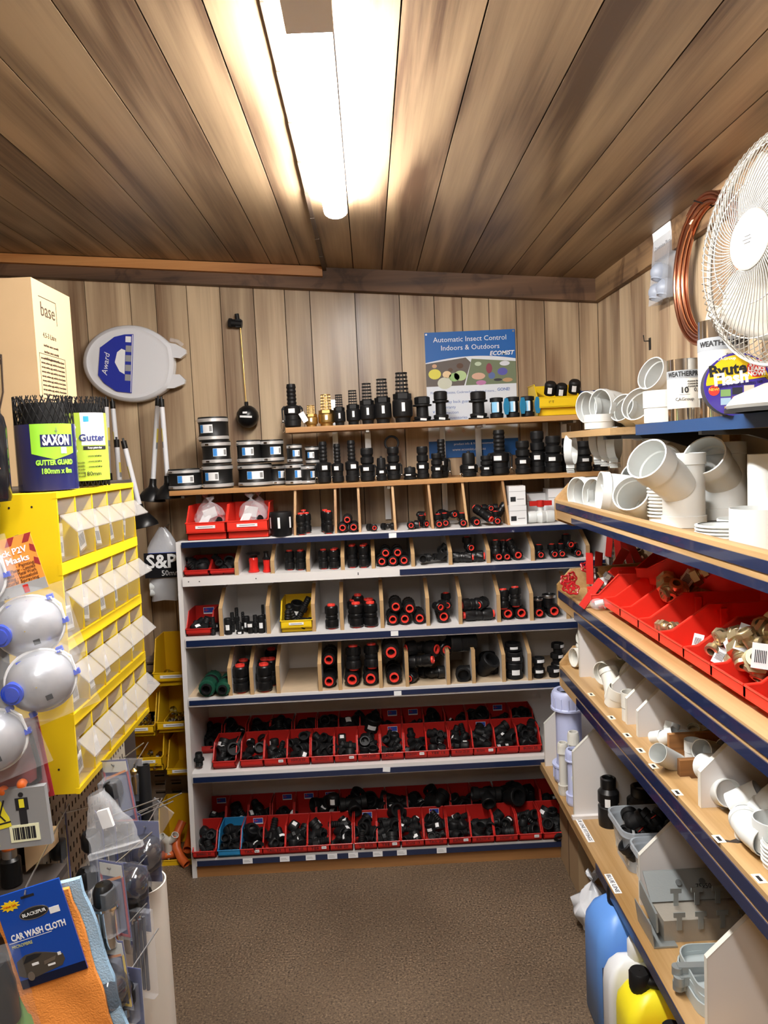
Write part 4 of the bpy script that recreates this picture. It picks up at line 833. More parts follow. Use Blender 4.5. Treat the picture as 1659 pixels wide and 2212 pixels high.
for i in range(3): text('lettering', 'v', .02, NAVB, r, (-.16, -.0022, -.028-.04*i))
obj('footer', MB().box(-PW, PW, -.0022, -.0016, -.26, -.19), NAVB, r); text('lettering', 'product info & free assessment', .013, WINK, r, (0, -.0025, -.205)); text('lettering', 'www.ecomist.com.au', .016, WINK, r, (-.02, -.0025, -.228))
for i, x in enumerate((-.1, -.04, .02)): text('lettering', '*', .04, mat('pale_pink_print', (.7, .45, .4), .6), r, (x, -.0022, -.158))
for x in (-PW+.007, PW-.007): obj('pin', MB().cyl(.004, 0, .002, 10, M=axm((x, -.0015, .247), (0, -1, 0))), STEEL, r)
# ================================================================ toilet seat in shrink wrap
p = atY(292, 787, 3.165)
r = empty('toilet_seat', p, (0, .10, 0), label='white toilet seat with blue card hanging on the back wall', cat='toilet seat')
def seat_out(s, n=48):
    pts = []
    for i in range(n):
        t = i/n
        if t < .82:   # long rounded side, anticlockwise from the top hinge corner to the lower one
            a = .62+(2*PI-1.24)*t/.82; x = -.01+.195*math.cos(a); z = .153*math.sin(a)
            if x > 0: z *= 1-.10*(x/.15)**2
        else: u = (t-.82)/.18; x = .149+.012*math.sin(PI*u); z = -.080+.160*u
        pts.append((x*s, z*s))
    return pts
SW = mat('seat_white', (.72, .72, .74), .18, coat=.5)
def dome(levels):
    mb = MB(); n = 48; vs = []
    for s, y in levels:
        vs += [(x, y, z) for x, z in seat_out(s, n)]
    k = len(levels); fs = [(j*n+i, j*n+(i+1) % n, (j+1)*n+(i+1) % n, (j+1)*n+i) for j in range(k-1) for i in range(n)]+[tuple(range((k-1)*n, k*n)), tuple(range(n))[::-1]]
    mb.add(vs, fs); return mb
obj('seat_ring', dome([(.97, .025), (1, .02), (1, .004), (.98, 0)]), SW, r); obj('lid', dome([(.99, -.001), (1., -.006), (1, -.014), (.97, -.024), (.9, -.031), (.86, -.029), (.80, -.030), (.5, -.033)]), SW, r)
for s in (1, -1): obj('hinge_lug', MB().prism([(.13, s*.035), (.125, s*.092), (.165, s*.088), (.206, s*.068), (.208, s*.052), (.185, s*.032)][::s], 1, -.022, .0), SW, r)
mb = MB(); mb.prism([(-.135, -.055), (-.13, .055), (-.075, .10), (-.035, .112), (.0, .115), (.0, -.118), (-.06, -.115), (-.11, -.085)], 1, -.036, -.0335)
c = obj('product_card', mb, mat('card_blue', (.02, .035, .32), .3), r, label='blue product card')
obj('card_seat_picture', MB().prism([(-.07, -.0), (-.062, .04), (-.045, .055), (-.03, .05), (-.03, -.045), (-.05, -.035)], 1, -.0368, -.036), PAPER, c)
for i in range(4): obj('card_picture', MB().box(-.028, -.006, -.0368, -.036, -.07+.038*i, -.045+.038*i), mat('card_grey', (.3, .3, .3), .5), c)
obj('barcode', MB().box(-.03, -.008, -.0372, -.0368, .082, .105), PAPER, c); text('lettering', 'Award', .032, WINK, c, (-.105, -.0368, -.01), rot=(R90, -1.47, 0), shear=.3); obj('card_stripe', MB().box(-.0045, -.002, -.0368, -.036, -.115, .112), PAPER, c)
obj('wrap', MB().tube([(.14, -.01, .105), (.17, -.01, .100), (.19, -.01, .085)], .008, 6), BAG, r, label='gathered clear shrink wrap')
# ================================================================ float valve
r = empty('float_valve', atY(512, 697, 3.178), label='black float valve with brass rod and ball hanging on the back wall', cat='float valve')
obj('valve_body', MB().cyl(.016, -.03, .02, 18, M=axm((0, 0, -.004), (1, 0, -.15))).cyl(.019, -.034, -.022, 8, M=axm((0, 0, -.004), (1, 0, -.15))).cyl(.009, 0, .035, 12, M=axm((.004, 0, .0), (-.1, 0, 1))).box(-.005, .018, -.012, .012, -.02, .012), MBLACK, r)
q = atY(532, 876, 3.17)-r.location
obj('rod', MB().tube([(.012, 0, -.02), tuple(q)], .0028, 8), BRASS, r); b = atY(535, 900, 3.15)-r.location
obj('ball', MB().sph(.046, tuple(b), 24).cyl(.008, 0, .02, 10, M=Matrix.Translation((b.x-.002, b.y, b.z+.04))), BLACK, r)
obj('sticker', MB().box(-.024, .024, -.001, 0, -.004, .004), PAPER, r, (b.x, b.y-.0462, b.z-.002), (0, .08, 0)); obj('sticker', MB().box(-.009, .009, -.001, 0, -.004, .004), PAPER, r, (b.x-.003, b.y-.0462, b.z+.014), (-.3, 0, 0))
# ================================================================ plungers
WH = mat('handle_white', (.72, .72, .74), .35)
def plunger(x0, y0, x1, y1, Y, lb, cup=.052):
    a = atY(x0, y0, Y); b = atY(x1, y1, Y); L = (a-b).length
    r = empty('plunger', b, axm((0, 0, 0), a-b).to_euler(), label=lb, cat='plunger', group='white handled plungers on the back wall')
    obj('handle', MB().cyl(.0095, .03, L-.015, 14), WH, r); obj('hanging_cap', MB().cyl(.0105, L-.02, L+.01, 12).cyl(.004, L+.01, L+.02, 8), BLACK, r)
    obj('cup', MB().lathe([(.0, .055), (.013, .055), (.014, .03), (.018, .02), (.03, .012), (cup*.8, -.004), (cup, -.022), (cup*1.02, -.032), (cup*.94, -.034), (cup*.8, -.02), (.0, .0)], 28), BLACK, r)
    s = obj('sticker', MB().lathe([(.0099, L*.55), (.0099, L*.7)], 8, a0=-R90-1, a1=-R90+1.2), mat('sticker_yellow', (.75, .6, .1), .5), r, label='yellow and grey sticker')
    obj('barcode', MB().lathe([(.0099, L*.48), (.0099, L*.55)], 8, a0=-R90-1, a1=-R90+1.2), mat('grey_print', (.25, .25, .25), .7), s)
plunger(341, 866, 329, 1064, 3.05, 'plunger nearest the rubber couplings, handle leaning slightly to the left'); plunger(349, 868, 364, 1058, 3.0, 'plunger whose cup overlaps its twin beside the rubber couplings')
plunger(229, 868, 236, 1052, 3.05, 'plunger right behind the green gutter guard roll'); plunger(243, 872, 262, 1072, 3.1, 'plunger with tall sticker between the gutter roll and the short pair'); plunger(268, 958, 308, 1120, 2.9, 'plunger slanting right behind the yellow organiser, lowest of all'); plunger(252, 955, 262, 1100, 3.0, 'shorter plunger crossing behind the slanting one')
# ================================================================ hanging bag of white pipe ends
r = empty('plastic_bag', atY(350, 1140, 3.08), label='clear hanging bag with black S&P print and white pipe parts', cat='plastic bag')
rnd = random.Random(3)
mb = MB(); n = 16; P = 12; vs = []
for j in range(P):
    t = j/(P-1); w = (.012+.055*min(1, t*3.2)**.8)*(1-.12*(t > .85)); d = .006+.03*min(1, t*1.6)
    for i in range(n):
        a = 2*PI*i/n; q = rnd.uniform(.93, 1.05); vs.append((w*q*math.cos(a), d*q*math.sin(a), -.29*t+.004*math.sin(3*a)))
mb.add(vs, [(j*n+i, (j+1)*n+i, (j+1)*n+(i+1) % n, j*n+(i+1) % n) for j in range(P-1) for i in range(n)]+[tuple(range(n)), tuple(range((P-1)*n, P*n))[::-1]])
obj('film', mb, mat('white_bag', (.75, .76, .8), .15, alpha=.6, spec=1., bump=1., bscale=25), r, ang=60)
pr_ = obj('printed_panel', MB().box(-.068, .066, -.043, -.041, -.195, -.095), mat('black_print', (.01, .01, .012), .3), r, label='black panel with white S&P lettering')
text('lettering', 'S&P', .075, WINK, pr_, (-.0, -.0435, -.132), bold=.002); text('lettering', '50mm', .03, WINK, pr_, (.035, -.0435, -.178)); obj('blue_line', MB().box(-.05, .066, -.0435, -.043, -.097, -.095), BPAPER, pr_)
obj('hook_wire', MB().tube([(0, 0, -.005), (0, .112, .004)], .002, 5), STEEL, r)
for i in range(3): obj('pipe_end', MB().hollow([(-.06, 0, 0), (.05, 0, 0)], .02, .018, 16), PVC, r, (0, -.005+.02*(i % 2), -.235-.025*i+.02*(i == 2)), (0, .1*i, .1))
# ================================================================ louvre panel with yellow bins beside the cabinet
LP = mat('louvre_tan', (.26, .2, .15), .5)
pz0, pz1 = .12, .72
r = empty('louvre_panel', (-.98, 3.185, .42), label='brown louvred steel panel behind the yellow bins, left of the cabinet', cat='wall panel')
mb = MB().box(-.28, .225, -.008, .0, -.42, .37)
for j in range(20):
    for i in range(7):
        x = -.24+.068*i; z = -.36+.037*j
        mb.hexa([(x-.021, -.009, z-.003), (x+.021, -.009, z-.003), (x+.021, -.008, z-.003), (x-.021, -.008, z-.003), (x-.021, -.015, z+.006), (x+.021, -.015, z+.006), (x+.021, -.008, z+.009), (x-.021, -.008, z+.009)], 0)
        mb.box(x-.02, x+.02, -.0086, -.008, z-.010, z-.003, 1)
obj('panel', mb, [LP, GRV], r)
YB2 = mat('yellow_bin_plastic', (.72, .43, .008), .4)
NUTS = mat('zinc', (.55, .6, .65), .15, 1.)
def heap(where, loc, w, d, n, size, seed, m, name='metal_clip', lbl='shiny metal clip', cat='clip'):
    rnd = random.Random(seed)
    key = name+m.name
    def bld():
        r = empty(name); obj('band', MB().lathe([(.42, .3), (.5, .3), (.5, .7), (.42, .7)], 14, close=True).cyl(.12, .1, .9, 6, M=Matrix.Translation((.5, 0, 0))), m, r); return r
    for i in range(n):
        spawn(key, bld, Vector(loc)+Vector((rnd.uniform(-w, w)*.36, d*rnd.uniform(.15, .75), rnd.uniform(.3, 1)*.05+.01)), (rnd.uniform(0, 3), rnd.uniform(0, 3), rnd.uniform(0, 3)), size*rnd.uniform(.7, 1.1), lbl+' piled in the '+where, cat, lbl+'s in the '+where)
for i, (x0, x1, yb, h, lb, con) in enumerate(((332, 412, 1487, 78, 'uppermost', 3), (272, 334, 1597, 66, 'second row left', 14), (340, 414, 1588, 66, 'second row right', 14), (282, 352, 1672, 82, 'third row left', 5), (361, 424, 1682, 50, 'third row right', 0), (348, 416, 1880, 112, 'large lowest', -1))):
    Y = 2.98; a = atY(x0, yb, Y); b = atY(x1, yb, Y); w = b.x-a.x; hh = h*Y/F
    if con == -1: Y = 2.95; w = .15
    make_bin(((a.x+b.x)/2+(0 if con != -1 else .01), Y, a.z), w, .19, hh+.04, hh*.42 if con != -1 else .055, YB2, 'yellow bin on the louvred panel, '+lb+' one', 'yellow bins on the louvred panel', card=(w*.6, .012, .0) if con != -1 else None)
    if con > 0: heap(lb+' yellow bin', ((a.x+b.x)/2, Y, a.z), w, .15, con, .035, 60+i, NUTS)
    if con == -1:
        OR = mat('orange_pipe', (.62, .12, .025), .4); cx = (a.x+b.x)/2
        def pipe(pts, rad, m, lb2, cat='pipe fitting'):
            solo('pipe_bend', MB().hollow(pts, rad, rad*.84, 20), m, lb2, cat, (cx, Y, a.z))
        arc = [(.035-.05*math.sin(t), .02+.03*t, .12-.055*(1-math.cos(t))*1.) for t in [PI*k/10 for k in range(9)]]
        pipe([(.055, -.02, .045), (.03, .0, .06), (.005, .03, .09), (.0, .06, .13), (.02, .09, .17)], .017, OR, 'orange curved pipe hanging its open end over the lowest yellow bin')
        pipe([(.055, .0, .095), (.055, .06, .11), (.05, .12, .13)], .018, OR, 'short straight orange pipe with open mouth in the lowest yellow bin')
        pipe([(-.07, .03, .06), (.02, .04, .065)], .017, OR, 'orange pipe lying level at the front of the lowest yellow bin')
        r2 = empty('pipe_tee', (cx-.03, Y+.03, a.z+.12), (.2, .4, .2), label='white twin mouthed tee among the orange pipes', cat='pipe fitting')
        obj('body', MB().hollow([(-.03, -.01, .02), (0, 0, 0), (.02, 0, -.045)], .017, .014, 18).hollow([(0, 0, -.01), (.02, .0, .02), (.02, -.005, .04)], .015, .012, 18), PVCC, r2); obj('price_tag', MB().box(-.009, .009, -.001, .001, -.012, .012), PAPER, r2, (.025, -.02, -.05), (0, .2, 0))
# ================================================================ shelving along the right wall
SPY = wood('tray_pine', 'C4A274', '94703F', 1, .45, .9, False, .9, coat=.2)
OAKB = mat('backing_board', '8F826C', .55, var=.08, bscale=4)
rs = empty('timber_shelving', (.78, 1.6, 0), label='timber shelving with navy strips along the wall, full of white pipe fittings', cat='shelving unit')
def rp(name, mb, mats, label=None, parent=None): return obj(name, mb, mats, parent or rs, (-.78, -1.6, 0) if not parent else (0, 0, 0), label=label)
YA, YE = .55, 2.49
TR = {1: (1.385, .600, YE), 2: (1.125, .600, YE), 3: (.864, .600, YE), 4: (.39, .600, 2.86)}
# tray boards
for k, (z, xf, ye) in TR.items():
    rp('shelf_board', MB().box(xf+{1: .034, 2: .06, 3: .06, 4: .012}[k], XR-.005, YA, ye, z-.018, z), SPY)
# lips and strips of the three trays
for k, (zt, zb, a, b, c, d) in {1: (1.416, 1.357, 1.407, 1.387, 1.374, 1.357), 2: (1.128, 1.066, 1.120, 1.097, 1.088, 1.066), 3: (.872, .797, .858, .830, .822, .797)}.items():
    if k == 1: rp('front_lip', MB().prism([(.600, zb), (.600, zt), (.606, zt+.002), (.634, zt-.002), (.634, zb)], 1, YA, YE, 0), SPY)
    else: rp('front_lip', MB().box(.600, .66, YA, YE, zb, zt-.003), SPY)
    st = rp('price_strip', MB().box(.5975, .600, YA, YE-.008, b, a), NAVY, 'navy blue price strip'); rp('price_strip', MB().box(.5975, .600, YA, 2.285, d, c), NAVY, 'navy blue price strip')
# end boards
rp('end_board', MB().prism([(.597, 1.352), (.597, 1.419), (.645, 1.47), (.95, 1.475), (.95, 1.33), (.649, 1.33)], 1, 2.475, 2.49), SPY)
rp('end_board', MB().prism([(.597, 1.072), (.597, 1.138), (.642, 1.188), (.95, 1.2), (.95, 1.03), (.637, 1.03)], 1, 2.475, 2.49), SPY)
rp('end_board', MB().prism([(.598, .80), (.598, .876), (.645, .93), (.95, .935), (.95, .78), (.63, .78)], 1, 2.475, 2.49), SPY)
rp('front_lip', MB().box(.600, .612, YA, 2.86, .36, .39), SPY); rp('price_strip', MB().box(.5975, .5998, YA, 2.12, .362, .388), NAVY, 'navy blue price strip')
rp('back_panel', MB().box(.955, .965, YA, 2.48, .05, 1.62), OAKB)
for y in (2.47, 1.98, 1.3): rp('upright', MB().box(.925, .955, y-.02, y+.02, 0, 1.66), SPY)
for y in (2.44, 1.2): rp('support_post', MB().box(.80, .84, y-.02, y+.02, 0, .37), SPY)
# white dividers
DIV = [(3, 2.34, .628, 1.05, 1.06), (3, 2.05, .639, .935, 1.055), (3, 1.92, .634, .937, 1.055), (3, 1.833, .632, .934, 1.055), (3, 1.456, .624, .942, 1.055),
       (4, 2.80, .591+.02, .553, .66), (4, 2.39, .611, .609, .70), (4, 1.905, .654, .525, .72), (4, 1.464, .635, .550, .66)]
for k, y, xf, zf, zt in DIV:
    z0 = TR[k][0]; dz = min(zt, 1.06 if k == 3 else .78)-zf
    poly = [(xf, z0), (xf, zf), (xf+dz*1.05, zf+dz), (.95, zf+dz+.001), (.95, z0)]
    d = rp('divider', MB().prism(poly, 1, y, y+.012), WLAM)   # cyclic z,x
    obj('divider_edge', MB().prism([(xf-.0015, z0), (xf-.0015, zf), (xf+dz*1.05-.0015, zf+dz), (xf+dz*1.05, zf+dz), (xf, zf), (xf, z0)], 1, y-.0005, y+.0125), PVCC, d, label='cream edging')
d = rp('divider', MB().box(.64, .95, 1.60, 1.615, .864, .905), PLW); rp('divider', MB().box(.665, .9, 1.722, 1.735, .864, .915), PLW)
rp('base_strip', MB().box(.60, .9, 2.375, 2.39, .39, .401), WLAM, 'white strip under a divider')
# small size labels along the tray edges
for i, (x, y) in enumerate(((1277, 1500), (1321, 1550), (1355, 1588), (1384, 1621), (1412, 1655), (1463, 1712), (1553, 1812), (1640, 1898))):
    p = atZ(x, y, .8695); c = rp('size_label', MB().box(p.x-.008, p.x+.008, p.y-.014, p.y+.014, .8692, .8698), mat('cream_label', (.72, .68, .55), .6)); obj('print_line', MB().box(p.x-.003, p.x+.003, p.y-.008, p.y+.008, .8698, .870), INK, c)
def flat_label(x, y, z, s, L):
    p = atZ(x, y, z); c = rp('name_label', MB().box(p.x-.010, p.x+.010, p.y-L/2, p.y+L/2, z+.0005, z+.001), PAPER, 'white label with black lettering')
    t = text('lettering', s, .016, INK, c, (p.x, p.y, z+.0012), (0, 0, -R90), width=L*.9)
flat_label(1261, 1790, .39, 'BLUE LINE FITTINGS', .17); flat_label(1324, 1909, .39, 'BLUE LINE', .095)
# damage and marks on tray timber
rp('burn_mark', MB().prism([(.607, 1.335), (.62, 1.328), (.64, 1.336), (.655, 1.33), (.65, 1.322), (.63, 1.318), (.61, 1.325)], 2, .8691, .8696), mat('scorched', (.03, .02, .015), .8), 'dark scorched dent')
# ================================================================ top shelf with brackets
ts = empty('bracket_shelf', (.85, 1.9, 1.64), label='highest shelf by the fan, navy edged, on black metal brackets', cat='shelf')
obj('board', MB().box(-.10, .118, -1.2, .24, -.026, 0), SPY, ts); obj('board', MB().box(-.175, .118, .24, .78, -.024, -.004), SPY, ts, label='bare timber board end')
obj('price_strip', MB().box(-.104, -.10, -1.2, .24, -.028, .001), mat('navy_edge', (.02, .055, .15), .4), ts, label='navy blue edging')
IRON = mat('cast_iron', (.01, .01, .01), .5)
for y in (.22, -.28):
    prof = [(-.16, -.028), (-.16, -.036), (-.06, -.04), (-.02, -.052), (.02, -.066), (.035, -.09), (.07, -.10), (.09, -.15), (.105, -.16), (.105, -.028)]
    obj('bracket', MB().prism([(x+.012, z) for x, z in prof], 1, y-.008, y+.008), IRON, ts)
obj('bracket', MB().box(-.17, .1, .30, .32, -.036, -.026), IRON, ts)
# ---------------------------------------------------------------- white pvc bends, tees and rings
def bend_pts(a, b, L, n=9):
    a, b = Vector(a).normalized()*L, Vector(b).normalized()*L; pts = [a*1.0, a*.72]
    pts += [a*.72*(1-t)**2+b*.72*t*t for t in [i/(n-1) for i in range(1, n-1)]]
    return pts+[b*.72, b*1.0]
def pvc_bend(p, a, b, r, L, label, m=PVC, cat='pipe fitting', group=None, name='pipe_bend', writing=None):
    o = empty(name, p, label=label, cat=cat, group=group); pts = bend_pts(a, b, L); k = len(pts)
    e = 1.07; q = [pts[0], pts[0].lerp(pts[1], .98)]+pts[1:-1]+[pts[-1].lerp(pts[-2], .98), pts[-1]]
    rad = [r*e, r*e]+[r]*(len(q)-4)+[r*e, r*e]
    obj('body', MB().hollow(q, r, r*.93, 30, radii=rad), m, o)
    if writing:
        M = axm(pts[0]*.995, pts[0]); s = text('marker_writing', writing, r*.42, INK, o, (0, 0, 0)); s.matrix_local = axm(pts[0]*.8, pts[0]) @ Matrix.Rotation(.4, 4, 'Z') @ Matrix.Translation((0, -r*.9, 0)) @ Matrix.Rotation(R90, 4, 'X')
    return o
def pvc_tee(p, main, br, r, L, label, m=PVC, group=None, Lb=None, cat='pipe fitting'):
    o = empty('pipe_junction', p, label=label, cat=cat, group=group); a = Vector(main).normalized()*L; b = Vector(br).normalized()*(Lb or L)
    mb = MB(); e = 1.06
    mb.hollow([-a, -a*.7, -a*.69, a*.69, a*.7, a], r, r*.93, 30, radii=[r*e, r*e, r, r, r*e, r*e]); mb.hollow([b*.15, b*.7, b*.71, b], r*.97, r*.9, 30, radii=[r*.97, r*.97, r*e, r*e])
    obj('body', mb, m, o); return o
def cup(p, r, h, label, m=PVC, rot=(0, 0, 0), group=None, name='pipe_socket', lines=0, cat='pipe fitting', step=True):
    o = empty(name, p, rot, label, cat, group); mb = MB()
    prof = [(r*.93, 0), (r, 0), (r, h*.45), (r*(1.05 if step else 1), h*.47), (r*(1.05 if step else 1), h), (r*.97, h), (r*.93, h*.5)]
    mb.lathe(prof, 32, close=True); mb.cyl(r*.95, h*.1, h*.12, 28)
    obj('body', mb, m, o)
    for i in range(lines): obj('ridge', MB().lathe([(r, h*(.2+.12*i)), (r*1.08, h*(.2+.12*i)), (r*1.08, h*(.24+.12*i)), (r, h*(.24+.12*i))], 30), m, o)
    return o
U = Vector
q = lambda x, y, X: atX(x, y, X)
# --- top shelf (z 1.64)
G1 = 'white bends on the highest shelf'
def mouth(x, y, Y, a, b, r, L, lb, **k):
    c = atY(x, y, Y)-U(a).normalized()*L; return pvc_bend(c, a, b, r, L, lb, **k)
mouth(1266, 880, 2.56, (-1, -.45, -.05), (.7, .3, -.7), .050, .078, 'white bend with written rim facing out, end of the highest shelf', group=G1, writing='150mm')
mouth(1296, 876, 2.48, (-1, -.45, 0), (.7, .3, -.7), .050, .072, 'white bend tucked behind the one with a written rim, highest shelf', group=G1)
mouth(1342, 880, 2.40, (-.8, -.5, .35), (.5, .5, -.7), .042, .07, 'white bend hidden half behind the tilted one, highest shelf', group=G1)
mouth(1376, 872, 2.32, (-.75, -.55, .4), (.4, .3, -.9), .050, .085, 'white bend tilted up and outward, right of the end pair, highest shelf', group=G1, writing='150mm')
mouth(1405, 806, 2.30, (-.85, -.35, .35), (.7, -.1, -.8), .048, .085, 'uppermost white bend pointing up beside the metal flashing rolls', group=G1)
cup(U((.80, 2.08, 1.643)), .048, .085, 'white upright socket right beside the smaller flashing roll', group=G1)
cup(U((.74, 2.46, 1.640)), .045, .045, 'low white socket under the end pair of bends, highest shelf', group=G1)
# hanging clips
for i, (x, y, Y, s) in enumerate(((1233, 972, 2.62, 1.), (1294, 952, 2.55, 1.), (1310, 955, 2.50, 1.), (1327, 957, 2.44, 1.))):
    p = atY(x, y, Y); R = .052
    o = empty('pipe_clip', p, (0, 0, [1.1, .85, .95, 1.0][i]), label='white ring pipe clip hanging below the highest shelf, '+['single one apart from the rest', 'first of the three together', 'middle of the three together', 'last of the three together'][i], cat='pipe clip', group='hanging pipe clips')
    obj('ring', MB().lathe([(R, -.013), (R, .013), (R*.95, .013), (R*.95, -.013)], 30, close=True, M=Matrix.Rotation(R90, 4, 'X')), PVC, o)
    mb = MB().box(-.014, .014, -.014, .014, -R-.010, -R+.004)
    for k in range(5): mb.box(-.018+.002*k, .018+.002*k, -.013, .013, -R-.014-.003*k, -R-.0125-.003*k)
    obj('ribbed_foot', mb, PVC, o)
    obj('hook_wire', MB().tube([(0, 0, R), (0, 0, R+.03)], .0012, 5), STEEL, o)
# flashing rolls
def roll(p, r, h, label, t1, s=1.):
    o = empty('flashing_roll', p, label=label, cat='metal roll'); SH = mat('shiny_foil', (.8, .8, .8), .1, 1.)
    obj('foil', MB().lathe([(r*.25, 0), (r, 0), (r, h), (r*.25, h), (r*.25, 0)], 40), SH, o)
    a0 = -R90
    w = obj('wrapper', MB().lathe([(r+.0006, h*.22), (r+.0006, h*.82)], 36), mat('wrapper_cream', (.68, .66, .6), .5), o, label='printed paper wrapper'); obj('grey_band', MB().lathe([(r+.001, h*.69), (r+.001, h*.82)], 36), mat('band_grey', (.3, .32, .34), .5), w)
    def T(st, sz, z, wd, off=0., b=0.):
        t = text('lettering', st, sz, INK, w, (0, 0, 0), width=wd, bend=r+.0012, bold=b)
        t.matrix_local = Matrix.Rotation(off, 4, 'Z') @ Matrix.Translation((0, -(r+.0012), z)) @ Matrix.Rotation(R90, 4, 'X')
    T('WEATHERPROOF', .017, h*.755, r*2.5, -.25, .0004); T('10', .02, h*.5, None, -.45, .0006); T('0.3', .014, h*.5, None, .25); T('CAGroup', .011, h*.36, None, -.45)
    for k in range(3): T('all purpose flashing', .006, h*(.64-.04*k), r*.8, .1)
    obj('box_outline', MB().lathe([(r+.0009, h*.43), (r+.0009, h*.435)], 8, a0=a0-.75, a1=a0-.15), INK, w)
roll(q(1500, 905, .80)+U((.0, .05, -.006)), .043, .155, 'shorter roll of shiny metal flashing with cream wrapper on the highest shelf', 0)
roll(U((.835, 1.80, 1.64)), .053, .225, 'tall roll of shiny metal flashing behind the round tape pack', 0)
# round tape pack
p = atY(1592, 825, 1.56); PUR = mat('tape_purple', (.05, .03, .3), .3, coat=.5)
o = empty('tape_roll', (p.x, 1.56, 1.64+.062), (0, 0, -.25), 'round purple and yellow waterproofing tape pack standing on the highest shelf', 'tape roll')
R = .0635
obj('tape', MB().cyl(R*.97, 0, .05, 40, M=axm((0, 0, 0), (0, 1, 0))), mat('tape_dark', (.03, .03, .04), .5), o)
c = obj('front_card', MB().cyl(R, 0, .002, 48, M=axm((0, 0, 0), (0, -1, 0))), PUR, o, label='round printed card')
yy = []; n = 24
top = [(R*.93*math.cos(a), R*.93*math.sin(a)) for a in [math.radians(4+172*i/n) for i in range(n+1)]]
obj('yellow_field', MB().prism([(x, max(z, .004+.004*0)) for x, z in top if z > .004]+[(-R*.92, .0), (R*.93, .012)], 1, -.0026, -.002), YELP, c)
text('lettering', 'Byute', .031, INK, c, (-.018, -.0028, .030), (R90, -.08, 0), bold=.0012); text('lettering', 'Flash', .033, PAPER, c, (-.012, -.0029, .012), (R90, -.08, 0), bold=.0014)
text('lettering', 'ALL PURPOSE WEATHER PROOFING TAPE', .008, INK, c, (0, -.0028, -.001), (R90, -.07, 0), width=.095)
g = obj('red_sign', MB().cyl(.0185, 0, .0004, 8, M=axm((.036, -.0027, .030), (0, -1, 0), .39)), REDSEAL, c)
for k, s in enumerate(('STOP', 'LEAKS', 'NOW!')): text('lettering', s, .0115, WINK, g, (.036, -.0033, .038-.0095*k), bold=.0005)
g = obj('red_dot', MB().cyl(.0105, 0, .0004, 20, M=axm((-.044, -.0022, -.010), (0, -1, 0))), REDSEAL, c); text('lettering', 'NEW!', .008, mat('yellow_ink', (.9, .8, .1), .5), g, (-.044, -.0028, -.008))
for k, (x, z, col) in enumerate(((-.022, -.016, (.2, .35, .12)), (.0, -.013, (.02, .02, .03)), (.022, -.010, (.6, .55, .45)), (-.022, -.033, (.35, .5, .65)), (.0, -.031, (.45, .12, .08)), (.018, -.030, (.5, .5, .5)))):
    obj('photo_print', MB().box(x-.0095, x+.0095, -.0026, -.002, z-.007, z+.007), mat('tape_photo%d' % k, col, .5), c)
text('lettering', 'CAGroup', .009, WINK, c, (-.02, -.0028, .053)); text('lettering', 'Roll Size', .0075, YELP, c, (-.012, -.0028, -.046)); text('lettering', '50mm x 5m', .0075, YELP, c, (-.008, -.0028, -.054))
# ================================================================ fan
FW = mat('fan_white', (.42, .41, .38), .3); fc_ = U((.775, 1.42, 1.945)); fn = U((-1, -.20, .06)).normalized()
o = empty('pedestal_fan', (.80, 1.44, 1.64), label='white round cage fan standing on the highest shelf, facing the aisle', cat='fan')
MF = axm(fc_-o.location, fn); RF = .218
def fobj(name, mb, m=FW, parent=o, label=None):
    x = obj(name, mb, m, parent, label=label); return x
def dome_r(t, s, dep): # t 0 hub .. 1 rim
    r = .055+(RF-.055)*t; return r, s*dep*math.sqrt(max(0, 1-(r/RF)**2.2))
for s, dep, nm in ((1, .075, 'front_grille'), (-1, .06, 'rear_grille')):
    mb = MB(); NW = 84
    for i in range(NW):
        a0 = 2*PI*i/NW; pts = []
        for k in range(9):
            t = k/8; r, z = dome_r(t, s, dep); a = a0+.55*(1-t)**1.5*(1 if s > 0 else .6); pts.append((r*math.cos(a), r*math.sin(a), z))
        mb.tube(pts, .0010, 4)
    for t in (.35, .72):
        r, z = dome_r(t, s, dep); mb.tube([(r*math.cos(a), r*math.sin(a), z-.0015*s) for a in [2*PI*k/48 for k in range(48)]], .0013, 4, closed=True)
    x = fobj(nm, mb); x.matrix_local = MF
mb = MB().tube([(RF*math.cos(a), RF*math.sin(a), 0) for a in [2*PI*k/64 for k in range(64)]], .005, 6, closed=True)
fobj('rim_ring', mb).matrix_local = MF
hb = fobj('hub_cover', MB().lathe([(.001, .079), (.045, .078), (.053, .074), (.055, .066), (.05, .062), (.001, .06)], 40), label='smooth white hub disc'); hb.matrix_local = MF
lg = obj('logo_mark', MB().tube([(-.012+.003*k, .0, 0) for k in range(9)], .0008, 4, M=Matrix.Translation((0, 0, .0795))).tube([(-.006+.003*k, .006, 0) for k in range(6)], .0008, 4, M=Matrix.Translation((0, 0, .0795))).tube([(-.006+.003*k, -.006, 0) for k in range(6)], .0008, 4, M=Matrix.Translation((0, 0, .0795))), mat('grey_print', (.25, .25, .25), .7), o, label='three small grey curved lines'); lg.matrix_local = MF
for b_ in range(3):
    n, kk = 7, 9; vs = []
    for i in range(kk):
        r = .03+(.175-.03)*i/(kk-1); wd = .45+.62*math.sin(PI*min(1, i/(kk-1)*.85+.12))
        for j in range(n):
            a = 2*PI*b_/3+wd*(j/(n-1)-.5)*1.3; vs.append((r*math.cos(a), r*math.sin(a), .014-.04*(j/(n-1)-.5)*(1-.35*i/kk)))
    m2 = MB().add(vs, [(i*n+j, i*n+j+1, (i+1)*n+j+1, (i+1)*n+j) for i in range(kk-1) for j in range(n-1)])
    x = fobj('blade', m2, mat('fan_blade', (.50, .48, .42), .3)); x.matrix_local = MF
    sd = x.modifiers.new('thickness', 'SOLIDIFY'); sd.thickness = .002
